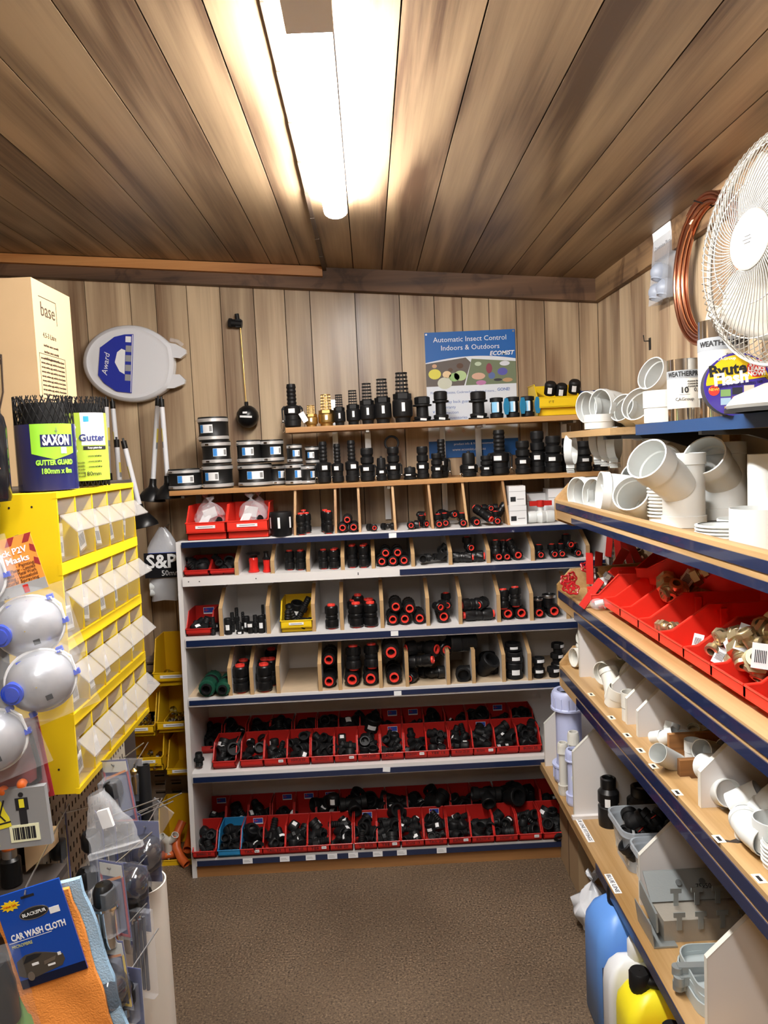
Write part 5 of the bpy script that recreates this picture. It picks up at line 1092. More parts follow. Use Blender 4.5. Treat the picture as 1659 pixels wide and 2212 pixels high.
x = fobj('motor_housing', MB().cyl(.03, -.02, .03, 20).lathe([(.03, -.12), (.055, -.11), (.06, -.05), (.04, -.02)], 24).cyl(.03, -.121, -.12, 20)); x.matrix_local = MF
hx = fc_-o.location; bk = hx-fn*.085
fobj('neck', MB().tube([tuple(bk), (bk.x, bk.y, .12), (bk.x-.01, bk.y-.02, .02)], .014, 12))
fobj('base', MB().lathe([(.13, .0), (.135, .01), (.12, .028), (.07, .048), (.02, .055), (.001, .055)], 40, M=Matrix.Translation((.0, -.045, .004))), label='domed white base'); fobj('base_rim', MB().lathe([(.118, -.001), (.137, -.001), (.137, .006), (.118, .006)], 40, M=Matrix.Translation((.0, -.045, .002)), close=True), IRON, label='dark rubber rim')
# ================================================================ copper coil and bagged plugs on the wall
COPP = mat('copper', (.72, .33, .2), .28, 1.)
o = empty('copper_coil', (.945, 2.085, 2.04), label='coil of copper tube hanging on the panelled wall behind the fan', cat='copper tube')
mb = MB(); pts = []
for i in range(9*40+14):
    t = i/40; a = 2*PI*t; rr = .198-.0105*(t % 3.03); pts.append((-.011*(int(t/3.03) % 3)-.004-.003*math.sin(t*2.1), rr*math.cos(a+.6), rr*math.sin(a+.6)))
mb.tube(pts, .0048, 7); obj('tube', mb, COPP, o); obj('price_tag', MB().box(-.001, .001, -.03, .02, -.028, .02), mat('tag_cream', (.6, .5, .38), .6), o, (-.03, -.06, -.12), (.3, .1, .3), label='cream price tag'); obj('tie_wire', MB().tube([(-.02, -.10, -.13), (-.03, -.10, -.205)], .001, 4), INK, o); obj('nail', MB().tube([(.0, 0, .17), (-.05, 0, .185)], .002, 6), IRON, o)
o = empty('plug_bag', (.955, 2.44, 2.25), (0, -.10, 0), label='clear bag of grey downpipe plugs pinned high on the wall beside the fan', cat='hanging pack')
BG = mat('bag_grey', (.6, .62, .66), .15, alpha=.4, spec=1., bump=1., bscale=25)
obj('film', MB().hexa([(-.05, -.075, -.22), (-.002, -.075, -.22), (-.002, .075, -.22), (-.05, .075, -.22), (-.008, -.07, 0), (-.002, -.07, 0), (-.002, .07, 0), (-.008, .07, 0)]), BG, o)
c = obj('header_card', MB().box(-.012, -.0095, -.072, .072, -.075, .005), PAPER, o, label='white header card'); text('lettering', 'Downpipe Plugs', .018, INK, c, (-.0122, 0, -.048), (R90, 0, -R90), width=.125)
PL = mat('plug_grey', (.32, .35, .42), .35)
for k, (y, z) in enumerate(((.0, -.13), (.035, -.185), (-.03, -.185))): obj('plug', MB().sph(.03, (0, 0, 0), 20).cyl(.022, -.025, .0, 18), PL, o, (-.03, y, z), (0, .4, 0))
# small hook and dark drip on the wall
solo('coat_hook', MB().tube([(0, 0, 0), (-.02, 0, .0), (-.022, 0, .02)], .002, 6).box(-.002, 0, -.008, .008, -.03, .01), IRON, 'small dark hook on the wall above the white bends', 'hook', (XR-.001, 2.62, 1.93))
# --- tray 1: large white fittings
G2 = 'large white fittings in the uppermost tray'
pvc_bend(U((.705, 2.37, 1.440)), (-1, -.35, -.02), (.6, .8, -.1), .052, .075, 'white bend at the far end of the uppermost tray, open mouth outward', group=G2)
pvc_bend(U((.72, 2.27, 1.440)), (-1, -.35, -.02), (.6, .75, -.1), .052, .07, 'white bend second from the far end of the uppermost tray', group=G2)
pvc_bend(U((.73, 2.15, 1.447)), (-.95, .1, .1), (.5, -.9, -.25), .056, .085, 'rounded white bend third from the far end of the uppermost tray', group=G2)
pvc_bend(U((.70, 1.98, 1.432)), (-.55, -.6, .45), (.6, .6, -.35), .045, .07, 'white bend with oval mouth tilted outward, middle of the uppermost tray', group=G2)
pvc_bend(U((.84, 2.13, 1.50)), (-.6, -.75, .4), (.4, .3, -1), .05, .09, 'grey shaded bend pointing up at the back of the uppermost tray', group=G2)
pvc_bend(U((.80, 2.3, 1.47)), (-.2, -1, .2), (.4, .3, -.9), .05, .07, 'white bend behind the third one in the uppermost tray', group=G2)
o = cup(U((.74, 1.90, 1.386)), .045, .10, 'stack of ribbed white caps leaning beside the big junction', lines=0, group=None, rot=(0, 0, 0))
for k in range(9): obj('ridge', MB().lathe([(.046, .02+.0085*k), (.05, .021+.0085*k), (.05, .024+.0085*k), (.046, .025+.0085*k)], 30), PVC, o)
pvc_tee(U((.755, 1.84, 1.474)), (0, 0, 1), (-.70, -.42, .50), .049, .088, 'biggest white junction with branch pointing up and outward', group=None, Lb=.155)
pvc_tee(U((.885, 1.90, 1.485)), (0, .1, 1), (-.6, -.5, .5), .050, .095, 'second white junction standing in shade behind the biggest one', group=None, Lb=.13)
o = cup(U((.72, 1.555, 1.386)), .050, .032, 'low stack of white lids with ridged rims in the uppermost tray', step=False)
for k in range(4): obj('ridge', MB().lathe([(.05, .008+.007*k), (.056, .009+.007*k), (.056, .012+.007*k), (.05, .013+.007*k)], 30), PVC, o)
cup(U((.735, 1.435, 1.386)), .055, .075, 'wide short white pipe section standing near the tray front', step=False)
cup(U((.80, 1.63, 1.386)), .055, .035, 'flat white lid behind the ridged lids', step=False)
cup(U((.885, 1.68, 1.386)), .048, .17, 'tall upright white pipe at the near end of the uppermost tray', step=False)
cup(U((.74, 1.30, 1.386)), .045, .06, 'cream pipe socket partly out of view at the near end', m=PVCC)
# --- tray 2: red bins
zz = 1.125; RBN = mat('tray_red_plastic', (.72, .035, .02), .28)
edges = [2.10, 1.965, 1.83, 1.695, 1.56, 1.43, 1.30, 1.17, 1.04, .91]
nm = ['first', 'second', 'third', 'fourth', 'fifth', 'sixth', 'seventh', 'eighth', 'ninth']
def tray_bin(i, y1, y0, x=.635, rz=-R90, z=zz, w=None, lab=None, d=.30):
    w = w or (y1-y0-.004)
    r = make_bin((x, (y0+y1)/2, z), w, d, .098, .040, RBN, lab or f'red bin on the middle tray, {nm[i]} of the straight row', 'red bins on the middle tray', rot=(0, 0, rz))
    for s in (-1, 1): obj('rib', MB().prism([(.10, .0), (.10, .09), (.112, .0)] if 0 else [(d*.45, .004), (d*.45, .09), (d*.5, .09), (d*.5, .004)], 0, -.0, .006), RBN, r, (s*(w/2-.007), 0, 0))
    return r
for i in range(len(edges)-1): tray_bin(i, edges[i], edges[i+1])
tray_bin(0, 2.27, 2.15, x=.625, rz=-R90-.18, w=.12, lab='red bin set askew at the far end of the middle tray', d=.2)
# upturned bin on the back
r = make_bin((.87, 2.06, 1.335), .13, .34, .10, .045, RBN, 'large red bin lying across the back of the tray bins', None, rot=(PI*.0, .25, -R90-.8), card=(.05, .02, 0))
r.location = (.76, 2.10, 1.225)
# brass heaps
BR2 = mat('brass_light', (.60, .50, .30), .34, .85)
def b_brass():
    r = empty('brass_fitting')
    obj('body', MB().lathe([(.16, 0), (.3, 0), (.3, .1), (.34, .12)]+[(.34 if i % 2 else .30, .14+.03*i) for i in range(5)]+[(.30, .3), (.34, .32), (.34, .62), (.3, .64), (.3, .97), (.24, 1), (.18, .98), (.18, .5)], 16), BR2, r)
    obj('nut', MB().lathe([(.3, .34), (.5, .36), (.5, .58), (.3, .6)], 6), BR2, r); obj('nut', MB().lathe([(.26, .7), (.42, .72), (.42, .9), (.26, .92)], 6), BR2, r)
    return r
def b_brass_t():
    r = empty('brass_tee')
    mb = MB()
    for a in ((1, 0, 0), (-1, 0, 0), (0, -1, 0)): mb.lathe([(.16, 0), (.16, .3), (.24, .31), (.24, .48), (.2, .5), (.14, .5), (.13, .3)], 14, M=axm((0, 0, 0), a))
    obj('body', mb, BR2, r)
    for a in ((1, 0, 0), (-1, 0, 0)): obj('nut', MB().lathe([(.16, .33), (.28, .34), (.28, .46), (.16, .47)], 6, M=axm((0, 0, 0), a)), BR2, r)
    return r
rnd = random.Random(11)
def brass(c, n, where, sx=.05, sy=.05, z0=.04, dz=.07, s=.036):
    for i in range(n):
        t = rnd.random() < .4; f = b_brass_t if t else b_brass; sc3 = s*1.5 if t else s*rnd.uniform(.9, 1.3)
        spawn('brasst' if t else 'brass', f, U(c)+U((rnd.uniform(-sx, sx), rnd.uniform(-sy, sy), z0+dz*rnd.random())), (rnd.uniform(0, 3), rnd.uniform(0, 3), rnd.uniform(0, 3)), (sc3, sc3, sc3*(1 if t else 1.4)), ('brass tee' if t else 'brass pipe fitting')+' piled in the '+where, 'brass fitting', 'brass pieces in the '+where)
def tagp(p, rot, lb, s=1.): 
    o = empty('price_tag', p, rot, lb, 'price tag'); obj('paper', MB().box(-.015*s, .015*s, -.0004, .0004, -.022*s, .022*s), PAPER, o); b_ = MB()
    for k in range(7): b_.box(-.010*s+.0028*s*k, -.0086*s+.0028*s*k, -.0008, -.0004, -.012*s, .010*s)
    obj('barcode', b_, INK, o)
brass((.78, 1.24, zz), 30, 'seventh red tray bin', .11, .048, .045, .085, .046); brass((.73, 1.36, zz), 24, 'sixth red tray bin', .07, .048, .045, .065, .044); brass((.74, 1.49, zz), 12, 'fifth red tray bin', .05, .045, .03, .05, .042); brass((.78, 1.11, zz), 18, 'eighth red tray bin', .12, .045, .04, .08, .046); brass((.85, 1.36, zz), 8, 'rear of the sixth red tray bin', .05, .04, .05, .06, .044)
brass((.80, 1.95, zz+.03), 9, 'second red tray bin', .06, .05, .03, .06, .046); brass((.70, 1.76, zz), 3, 'third red tray bin', .02, .02, .01, .02, .03)
for p_, r_, l_, s_ in (((.69, 1.40, zz+.095), (-.5, .3, -.5), 'large white barcode tag over the sixth red tray bin', 1.2), ((.675, 1.245, zz+.085), (-.3, -.3, -.7), 'white barcode tag front of the brass heap', 1.15), ((.665, 1.30, zz+.09), (-.2, .1, -.4), 'plain white tag beside the barcode tag', 1.), ((.685, 1.50, zz+.035), (-.5, .4, -.6), 'white tag inside the fifth red tray bin', .8), ((.70, 1.475, zz+.06), (-.6, -.5, -.5), 'crumpled barcode tag in the fifth red tray bin', 1.), ((.70, 1.64, zz+.03), (-.3, .2, -.5), 'small tag inside the fourth red tray bin', .7), ((.80, 1.93, zz+.115), (-.3, .6, -.4), 'curled tag on the brass in the second red tray bin', 1.), ((.72, 1.32, zz+.115), (-.9, 1.2, -.3), 'white tag lying across the sixth and seventh red bins', 1.2)): tagp(p_, r_, l_, s_)
# red handled valves and taps at the far end
SVR = mat('satin_chrome', (.66, .66, .66), .25, 1.)
def valve(p, rot, lb, s=1.):
    o = empty('ball_valve', p, rot, lb, 'ball valve', scale=s)
    obj('body', MB().lathe([(.010, -.035), (.016, -.035), (.017, -.022), (.012, -.02), (.02, -.008), (.02, .008), (.012, .02), (.017, .022), (.016, .035), (.010, .035), (.009, 0)], 8), SVR, o); obj('stem', MB().cyl(.006, .01, .028, 10, M=axm((0, 0, 0), (0, -1, 0))), SVR, o)
    obj('handle', MB().box(-.011, .011, -.030, -.026, -.012, .085).cyl(.011, -.030, -.026, 14, M=Matrix.Translation((0, 0, .0))), REDP, o, label='long red lever handle')
def wheel_tap(p, rot, lb, s=1.):
    o = empty('gate_tap', p, rot, lb, 'tap', 'red tap wheels on the middle tray', scale=s)
    mb = MB(); 
    mb.tube([((.023+.0035*math.cos(5*a))*math.cos(a), (.023+.0035*math.cos(5*a))*math.sin(a), 0) for a in [2*PI*k/40 for k in range(40)]], .004, 6, closed=True)
    for k in range(5): a = 2*PI*k/5; mb.tube([(.006*math.cos(a), .006*math.sin(a), 0), (.024*math.cos(a), .024*math.sin(a), 0)], .0028, 5)
    mb.cyl(.008, -.004, .006, 12); obj('wheel', mb, mat('dark_red_paint', (.35, .01, .015), .3), o); obj('stem', MB().cyl(.004, -.03, 0, 8), BRASS, o)
for i, (x, y, X, rt) in enumerate(((1222, 1255, .66, (1.2, .3, .2)), (1236, 1248, .67, (1.3, .2, .5)), (1238, 1272, .655, (1.1, -.2, .1)), (1228, 1268, .65, (1.4, .2, -.2)), (1265, 1226, .72, (1.0, .2, .3)))):
    wheel_tap(atY(x, y, [2.36, 2.33, 2.27, 2.31, 2.42][i]), rt, 'red scalloped tap wheel at the far end of the middle tray, '+['upper left one', 'upper right one', 'lower right one', 'lower left one', 'darker one standing behind'][i], .72)
valve(q(1281, 1250, .68), (0, .0, -.6), 'tall red lever valve standing upright in the askew bin', 1.0); valve(q(1303, 1262, .655), (.3, -2.6, -.9), 'red lever valve tipped over beside the upright one', 1.0); valve(q(1302, 1245, .78), (.2, .2, -.8), 'chrome valve body upright behind the tall red lever', 1.2); valve(q(1322, 1240, .82), (.1, .5, -.4), 'second chrome valve with dark cap behind the tall lever', 1.3)
o = empty('compression_joint', q(1335, 1258, .76), (.5, .9, .4), 'polished chrome pipe joint lying on the second red bin edge', 'pipe fitting'); obj('body', MB().lathe([(.008, -.04), (.013, -.04), (.013, -.02), (.018, -.018), (.018, .02), (.015, .022), (.015, .045), (.01, .045)], 8), SVR, o)
for i in range(5): valve(q(1300+22*i, 1185+6*i, .90), (.1*i, .3-.15*i, -.7), 'dim red lever valve at the shaded back of the middle tray, '+['first', 'second', 'third', 'fourth', 'fifth'][i]+' along', 1.1)
o = empty('parts_bag', q(1291, 1310, .625), label='small clear bag with white plastic bits on the tray edge', cat='plastic bag'); o.location.z = zz+.018
obj('film', MB().sph(.02, (0, 0, 0), 12, sc=(1.1, 1.3, .8)), BAG, o); obj('insert', MB().cyl(.008, -.012, .012, 12, M=axm((.005, -.004, .004), (1, -.5, .3))), PVC, o)
for i, (x, y) in enumerate(((1297, 1292), (1306, 1318))): cup(q(x, y, .645), .009, .022, 'tiny white plastic tube '+['behind', 'right of']['01'.index(str(i))]+' the small clear bag', rot=(.3, 1.3, .4)).location.z = zz+.012+.008*(1-i)
# brass taps hanging under the uppermost tray
for i, (x, y) in enumerate(((1518, 1262), (1548, 1270), (1583, 1275))):
    o = empty('garden_tap', q(x, y, .9), (0, .3*i, .5), 'dark brass tap hanging at the shaded back under the uppermost tray, '+['first', 'second', 'third'][i]+' one', 'tap')
    obj('body', MB().lathe([(.008, -.03), (.013, -.03), (.013, .0), (.018, .01), (.012, .03), (.006, .05)], 14).tube([(0, 0, 0), (0, -.03, .0), (0, -.04, -.02)], .008, 8), BRASS, o); obj('wheel', MB().lathe([(.016, .05), (.022, .052), (.022, .058), (.016, .06)], 12), REDP if i == 2 else BRASS, o)
# --- tray 3: white pvc pieces
z3 = .870
pvc_tee(U((.665, 2.44, z3+.035)), (-1, -.25, .05), (.3, .2, .9), .029, .036, 'cream coupling lying at the far end of the lower tray', m=PVCC)
pvc_bend(U((.69, 2.43, z3+.095)), (-.9, -.3, .4), (.3, .2, -.9), .026, .04, 'cream bend on top of the coupling at the far end of the lower tray', m=PVCC)
pvc_bend(U((.70, 2.22, z3+.055)), (-.85, -.6, .0), (.8, .25, .1), .032, .06, 'white bend with black writing inside its mouth, lower tray', group=None, m=PVCC, writing='20.4c')
pvc_bend(U((.715, 2.12, z3+.075)), (.1, -1, .25), (.2, .6, -.8), .038, .06, 'white bend with wide open mouth facing the camera side, lower tray', m=PVCC)
pvc_bend(U((.665, 2.13, z3+.035)), (-.2, -.8, -.55), (-.1, .6, .8), .026, .05, 'white bend lying below the wide mouthed one, lower tray', m=PVCC)
pvc_bend(U((.80, 2.2, z3+.11)), (-1, -.1, .35), (.9, -.6, -.2), .045, .09, 'large grey shaded bend at the back between the first dividers', m=PVCC)
cup(U((.648, 2.075, z3)), .027, .055, 'cream socket with raised ring leaning on the second divider', m=PVCC, rot=(.3, .2, 0))
cup(U((.668, 1.985, z3+.004)), .023, .055, 'cream socket tilted against the stacked one, lower tray', m=PVCC, rot=(.1, .35, 0))
cup(U((.655, 1.950, z3)), .025, .075, 'tall cream socket standing in front of the third divider', m=PVCC)
cup(U((.70, 1.885, z3)), .03, .035, 'pale socket low between the third and fourth dividers', m=PVCC)
SMALLW = [('cup', 1409, 1613, .014, .03, (1.2, 0, .6)), ('cup', 1428, 1597, .017, .04, (.6, .9, 0)), ('cup', 1447, 1590, .017, .03, (-.3, .4, 0)), ('tee', 1476, 1600, .013, .03, 0), ('tee', 1498, 1585, .014, .035, 0), ('cup', 1458, 1608, .014, .03, (1.3, .3, .9)), ('cup', 1420, 1612, .014, .03, (.3, 1.4, 0)), ('bend', 1540, 1600, .016, .034, 0), ('cup', 1508, 1602, .014, .03, (1.4, .2, 2)), ('bend', 1520, 1598, .013, .03, 0), ('cup', 1440, 1613, .013, .026, (1.5, 0, .2))]
SN = ['nearest the tray edge, ring mouth outward', 'larger tilted one', 'pale mouth tilted up', 'tee in the middle', 'tall tee at the back', 'lying in front of the middle tee', 'half hidden behind the edge one', 'bend at the far back', 'lying beneath the tall tee', 'small bend beside the back one', 'low one at the board']
for i, (k, x, y, r, L, rt) in enumerate(SMALLW):
    p = atY(x, y, 1.785-.02*(i % 2)); p.z = max(p.z, z3+r+.002); lb = 'small white fitting behind the wooden tray partition, '+SN[i]
    if k == 'cup': cup(p, r, L, lb, rot=rt)
    elif k == 'tee': pvc_tee(p, (1, .4, .2), (-.2, -.5, .8), r, L*.7, lb)
    else: pvc_bend(p, (-.7, -.6, .3), (.5, .2, -.8), r, L*.8, lb)
cup(U((.655, 1.655, z3+.006)), .022, .075, 'white tube with blue print leaning against the wooden partition', rot=(.2, -1.0, .3), step=False)
cup(U((.70, 1.675, z3)), .018, .05, 'small upright white tube behind the leaning one')
cup(U((.735, 1.65, z3+.03)), .023, .05, 'white tube lying with mouth outward right of the small tube', rot=(.4, -1.2, .2))
cup(U((.78, 1.66, z3+.03)), .023, .05, 'shaded white tube at the back beside the last divider', rot=(.4, -1.2, .5))
cup(U((.668, 1.54, z3+.045)), .028, .055, 'white coupling with brown inside, mouth facing down the aisle', rot=(1.25, -.3, .3))
cup(U((.735, 1.53, z3+.03)), .024, .06, 'white coupling with blue print behind the brown mouthed one', rot=(1.3, -.4, -.3))
cup(U((.668, 1.48, z3+.02)), .026, .05, 'white ring shaped coupling below the brown mouthed one', rot=(1.2, .3, -.1))
pvc_bend(U((.74, 1.33, z3+.085)), (.3, -.7, -.6), (-.5, .2, -.9), .045, .075, 'large glossy white bend at the near end of the lower tray', writing='26cm')
cup(U((.665, 1.41, z3+.02)), .028, .06, 'white square mouthed piece tilted near the last divider', rot=(.4, .9, 0), step=False)
for i, (x, y, z_) in enumerate(((.66, 1.335, 0), (.668, 1.27, .012), (.70, 1.19, 0), (.66, 1.20, .0), (.655, 1.13, .0))): cup(U((x, y, z3+z_)), [.026, .032, .03, .028, .03][i], [.05, .055, .06, .04, .06][i], 'upright white cup at the near end of the lower tray, '+['first and smallest', 'second and roundest', 'third, beneath the glossy bend', 'fourth, close to the edge', 'fifth, at the frame edge'][i])
pvc_bend(U((.64, 1.30, z3+.03)), (.2, .8, .1), (.2, -.8, .0), .024, .04, 'white tube lying along the tray edge beside the cups')
o = cup(U((.665, 1.235, z3)), .03, .045, 'ridged white socket beside the dark scorched dent', step=False)
for k in range(5): obj('ridge', MB().lathe([(.03, .008+.007*k), (.033, .009+.007*k), (.033, .011+.007*k), (.03, .012+.007*k)], 26), PVC, o)
# --- lowest shelf: lilac couplings, tubs, metal parts
z4 = .39
def lilac(p, r, h, lb, m=LILAC, group=None):
    o = empty('repair_coupling', p, label=lb, cat='pipe fitting', group=group)
    obj('pipe', MB().cyl(r*.78, h*.12, h*.9, 32).cyl(r*.72, h*.9, h*.902, 32, m=1), [m, BORE], o)
    for z, s in ((0, 1), (h, -1)):
        H_ = h*.2; M = Matrix.Translation((0, 0, z)) @ Matrix.Diagonal((1, 1, s, 1))
        mb = MB().lathe([(r*.66, .3*H_), (r*.66, 0), (r*.86, 0), (r*.97, .12*H_), (r, .3*H_), (r, .85*H_), (r*1.06, .9*H_), (r*1.06, H_), (r*.8, H_)], 36, M=M)
        for k in range(14):
            a = 2*PI*k/14; mb.box(r*.99, r*1.04, -.0018*r/.05, .0018*r/.05, .3*H_, .95*H_, M=M @ Matrix.Rotation(a, 4, 'Z'))
        if s < 0: mb.f = [q_[::-1] for q_ in mb.f]
        mb.cyl(r*.67, .25*H_, .27*H_, 30, 1, M); obj('end_nut', mb, [m, BORE], o)
def at4(x, y): return atZ(x, y, z4)
a = atY(1213, 1560, 2.62); lilac(U((.668, 2.665, z4)), .058, .335, 'tallest lilac pipe coupling at the far end of the lowest shelf')
lilac(U((.82, 2.62, z4)), .058, .30, 'second tall lilac coupling in the shade behind'); lilac(U((.735, 2.52, z4)), .034, .215, 'medium lilac coupling behind the small ones')
lilac(U((.636, 2.485, z4)), .027, .19, 'small lilac coupling standing before the white divider'); lilac(U((.6185, 2.56, z4)), .0178, .185, 'slim cream coupling in front of the tallest lilac one', PVCC); lilac(U((.66, 2.575, z4)), .0195, .215, 'slim cream coupling beside the tallest lilac one', PVCC)
cup(U((.665, 2.44, z4)), .024, .07, 'cream socket tucked beside the white divider on the lowest shelf', m=PVCC)
o = empty('pipe_clip', (.655, 2.46, z4+.09), (.6, .3, .4), 'pale clip resting against the small lilac coupling', 'pipe clip'); obj('ring', MB().lathe([(.034, -.008), (.034, .008), (.031, .008), (.031, -.008)], 26, close=True, a0=0, a1=4.4), PVC, o)
# black blue-line fittings
def blackfit(p, r, h, lb):
    o = empty('pipe_coupling', p, label=lb, cat='pipe fitting'); obj('body', MB().lathe([(.001, 0), (r*.95, 0), (r, .02), (r, h*.4), (r*.86, h*.42), (r*.86, h*.48), (r, h*.5), (r, h*.7), (r*.7, h*.78), (r*.74, h*.8), (r*.74, h*.98), (r*.6, h), (r*.5, h*.98), (r*.5, h*.9)], 30), BLACK, o)
    obj('bore', MB().cyl(r*.5, h*.9, h*.902, 24), mat('grey_inner', (.25, .3, .33), .3) if r > .04 else BORE, o); obj('price_tag', MB().lathe([(r*1.01, h*.45), (r*1.01, h*.62)], 4, a0=-2.2, a1=-1.7), PAPER, o)
blackfit(U((.705, 2.335, z4)), .033, .155, 'slim black coupling left of the plastic tubs on the lowest shelf'); blackfit(U((.79, 2.275, z4)), .045, .15, 'wide black coupling with pale inside behind the first tub'); blackfit(U((.89, 2.29, z4)), .045, .15, 'black coupling in deep shade behind the tubs')
TUB = mat('tub_plastic', (.62, .68, .74), .25, alpha=.42, spec=.8)
def tub(x0, x1, y0, y1, h, lb):
    cx, cy = (x0+x1)/2, (y0+y1)/2; o = empty('plastic_tub', (cx, cy, z4), label=lb, cat='plastic tub')
    def rr(w, d, c=.03):
        pts = []
        for (sx, sy, a0) in ((1, 1, 0), (-1, 1, R90), (-1, -1, PI), (1, -1, 3*R90)):
            for k in range(5): a = a0+R90*k/4; pts.append((sx*(w-c)+c*math.cos(a), sy*(d-c)+c*math.sin(a)))
        return pts
    W, D = (x1-x0)/2, (y1-y0)/2; rings = [(rr(W*.88, D*.88), .001), (rr(W*.97, D*.97), h-.02), (rr(W*.97, D*.97), h-.018), (rr(W*1.04, D*1.04), h-.016), (rr(W*1.04, D*1.04), h), (rr(W*1.0, D*1.0), h), (rr(W*.95, D*.95), h-.02), (rr(W*.86, D*.86), .004)]
    vs = [(x, y, z) for r_, z in rings for x, y in r_]; n = 20; k = len(rings)
    obj('tub', MB().add(vs, [(j*n+i, j*n+(i+1) % n, (j+1)*n+(i+1) % n, (j+1)*n+i) for j in range(k-1) for i in range(n)]+[tuple(range(n))[::-1], tuple(range((k-1)*n, k*n))]), TUB, o)
    obj('label_card', MB().box(-W*.88-.001, -W*.88, -D*.7, D*.7, .02, .05), PVCC, o)
    return o
tub(.66, .93, 2.035, 2.20, .125, 'clear tub full of black fittings on the lowest shelf'); tub(.665, .93, 1.922, 2.025, .12, 'second empty clear tub beside the white divider')
BL3 = ['socket', 'plain_elbow2', 'cap', 'bush', 'elbow']
rnd = random.Random(21)
for i in range(13):
    k = BL3[i % 5]; s = .05 if k in ('socket', 'cap', 'bush') else .085
    spawn(k, PB[k], U((.70+.19*((i*.37) % 1), 2.065+.11*((i*.61) % 1), z4+.045+.045*(i % 3 > 0)+.01*(i % 2))), (rnd.uniform(-1, 1), rnd.uniform(-1, 1), rnd.uniform(0, 3)), s, KINDLAB[k]+' heaped in the first clear tub', 'pipe fitting', 'loose pieces in the first clear tub')
# galvanised brackets and saddles
def plate_T(x, y, z, s):
    return
o = empty('strap_holder', (.79, 1.80, z4+.0), (0, 0, .0), 'galvanised bracket stack with T-shaped tabs on the lowest shelf', 'metal bracket')
mb = MB(); mb.box(-.14, .12, -.055, .05, .0, .055)
obj('block', MB().box(-.135, .12, -.05, .045, .0, .055), mat('dull_zinc', (.36, .33, .28), .55, .3, bump=.3, bscale=90), o)
obj('folded_sheet', MB().hexa([(-.14, .02, .06), (.14, .02, .06), (.14, .025, .06), (-.14, .025, .06), (-.14, .075, .108), (.14, .075, .108), (.14, .08, .108), (-.14, .08, .108)]), GALV, o); obj('side_flange', MB().prism([(.06, -.02), (.14, -.01), (.155, .06), (.06, .05)][::-1] if 0 else [(-.055, .03), (-.05, .075), (.06, .095), (.06, .05)], 0, -.155, -.15).prism([(-.05, .05), (-.045, .10), (.05, .14), (.06, .06)], 0, .12, .123), GALV, o)
for k in range(4):
    for j in range(2):
        x = -.10+.052*k+.012*j; z = .055+.030*j
        obj('tab', MB().box(x-.006, x+.006, -.058+.05*j, -.055+.05*j, z-.02, z+.012).box(x-.014, x+.014, -.058+.05*j, -.055+.05*j, z+.012, z+.024), GALV, o)
for k in range(3): obj('slot', MB().cyl(.008, .0, .001, 10, M=axm((-.06+.06*k, .046, .092), (0, -.66, .75))), mat('dark_zinc', (.12, .13, .13), .5, .5), o)
text('marker_writing', '75x50', .016, INK, o, (.0, .038, .084), (R90-.45, 0, 0))
solo('zinc_sheet', MB().box(-.035, .02, -.06, .05, 0, .004).hexa([(-.037, -.06, 0), (-.035, -.06, 0), (-.035, .05, 0), (-.037, .05, 0), (-.045, -.06, .06), (-.043, -.06, .06), (-.043, .05, .06), (-.045, .05, .06)]), GALV, 'shiny zinc sheet end between the bracket stack and shelf edge', 'metal sheet', (.66, 1.79, z4+.001))
def saddle(z, lb, s=1., rz=0.):
    o = empty('gutter_stop_end', (.735, 1.575, z), (0, 0, rz), lb, 'gutter end', 'nested gutter ends')
    def rr(w, d, c):
        pts = []
        for (sx, sy, a0) in ((1, 1, 0), (-1, 1, R90), (-1, -1, PI), (1, -1, 3*R90)):
            for k in range(6): a = a0+R90*k/5; pts.append((sx*(w-c)+c*math.cos(a), sy*(d-c)+c*math.sin(a)))
        return pts
    P1 = rr(.10*s, .085*s, .04*s); n = len(P1); h = .028
    vs = [(x, y, zz_) for f_, zz_ in ((1, 0), (1, h), (.97, h), (.97, .003)) for x, y in [(a_*f_, b_*f_) for a_, b_ in P1]]
    obj('pan', MB().add(vs, [(j*n+i, j*n+(i+1) % n, (j+1)*n+(i+1) % n, (j+1)*n+i) for j in range(3) for i in range(n)]+[tuple(range(n))[::-1], tuple(range(3*n, 4*n))]), mat('zinc_pale', (.50, .56, .57), .4, .35), o)
    obj('centre_fold', MB().box(-.115, .10, -.006, .012, h*.4, h+.004).cyl(.012, h*.4, h+.002, 14, M=Matrix.Translation((-.115, .003, 0))), GALV, o); return o
saddle(z4+.001, 'lowest of the nested grey gutter ends beside the near divider'); saddle(z4+.016, 'middle of the nested grey gutter ends', .97, .05); o = saddle(z4+.032, 'topmost nested grey gutter end with handwritten numbers', .94, -.04)
text('marker_writing', '125x75x57', .014, INK, o, (0.01, .003, .0325), (0, 0, PI))
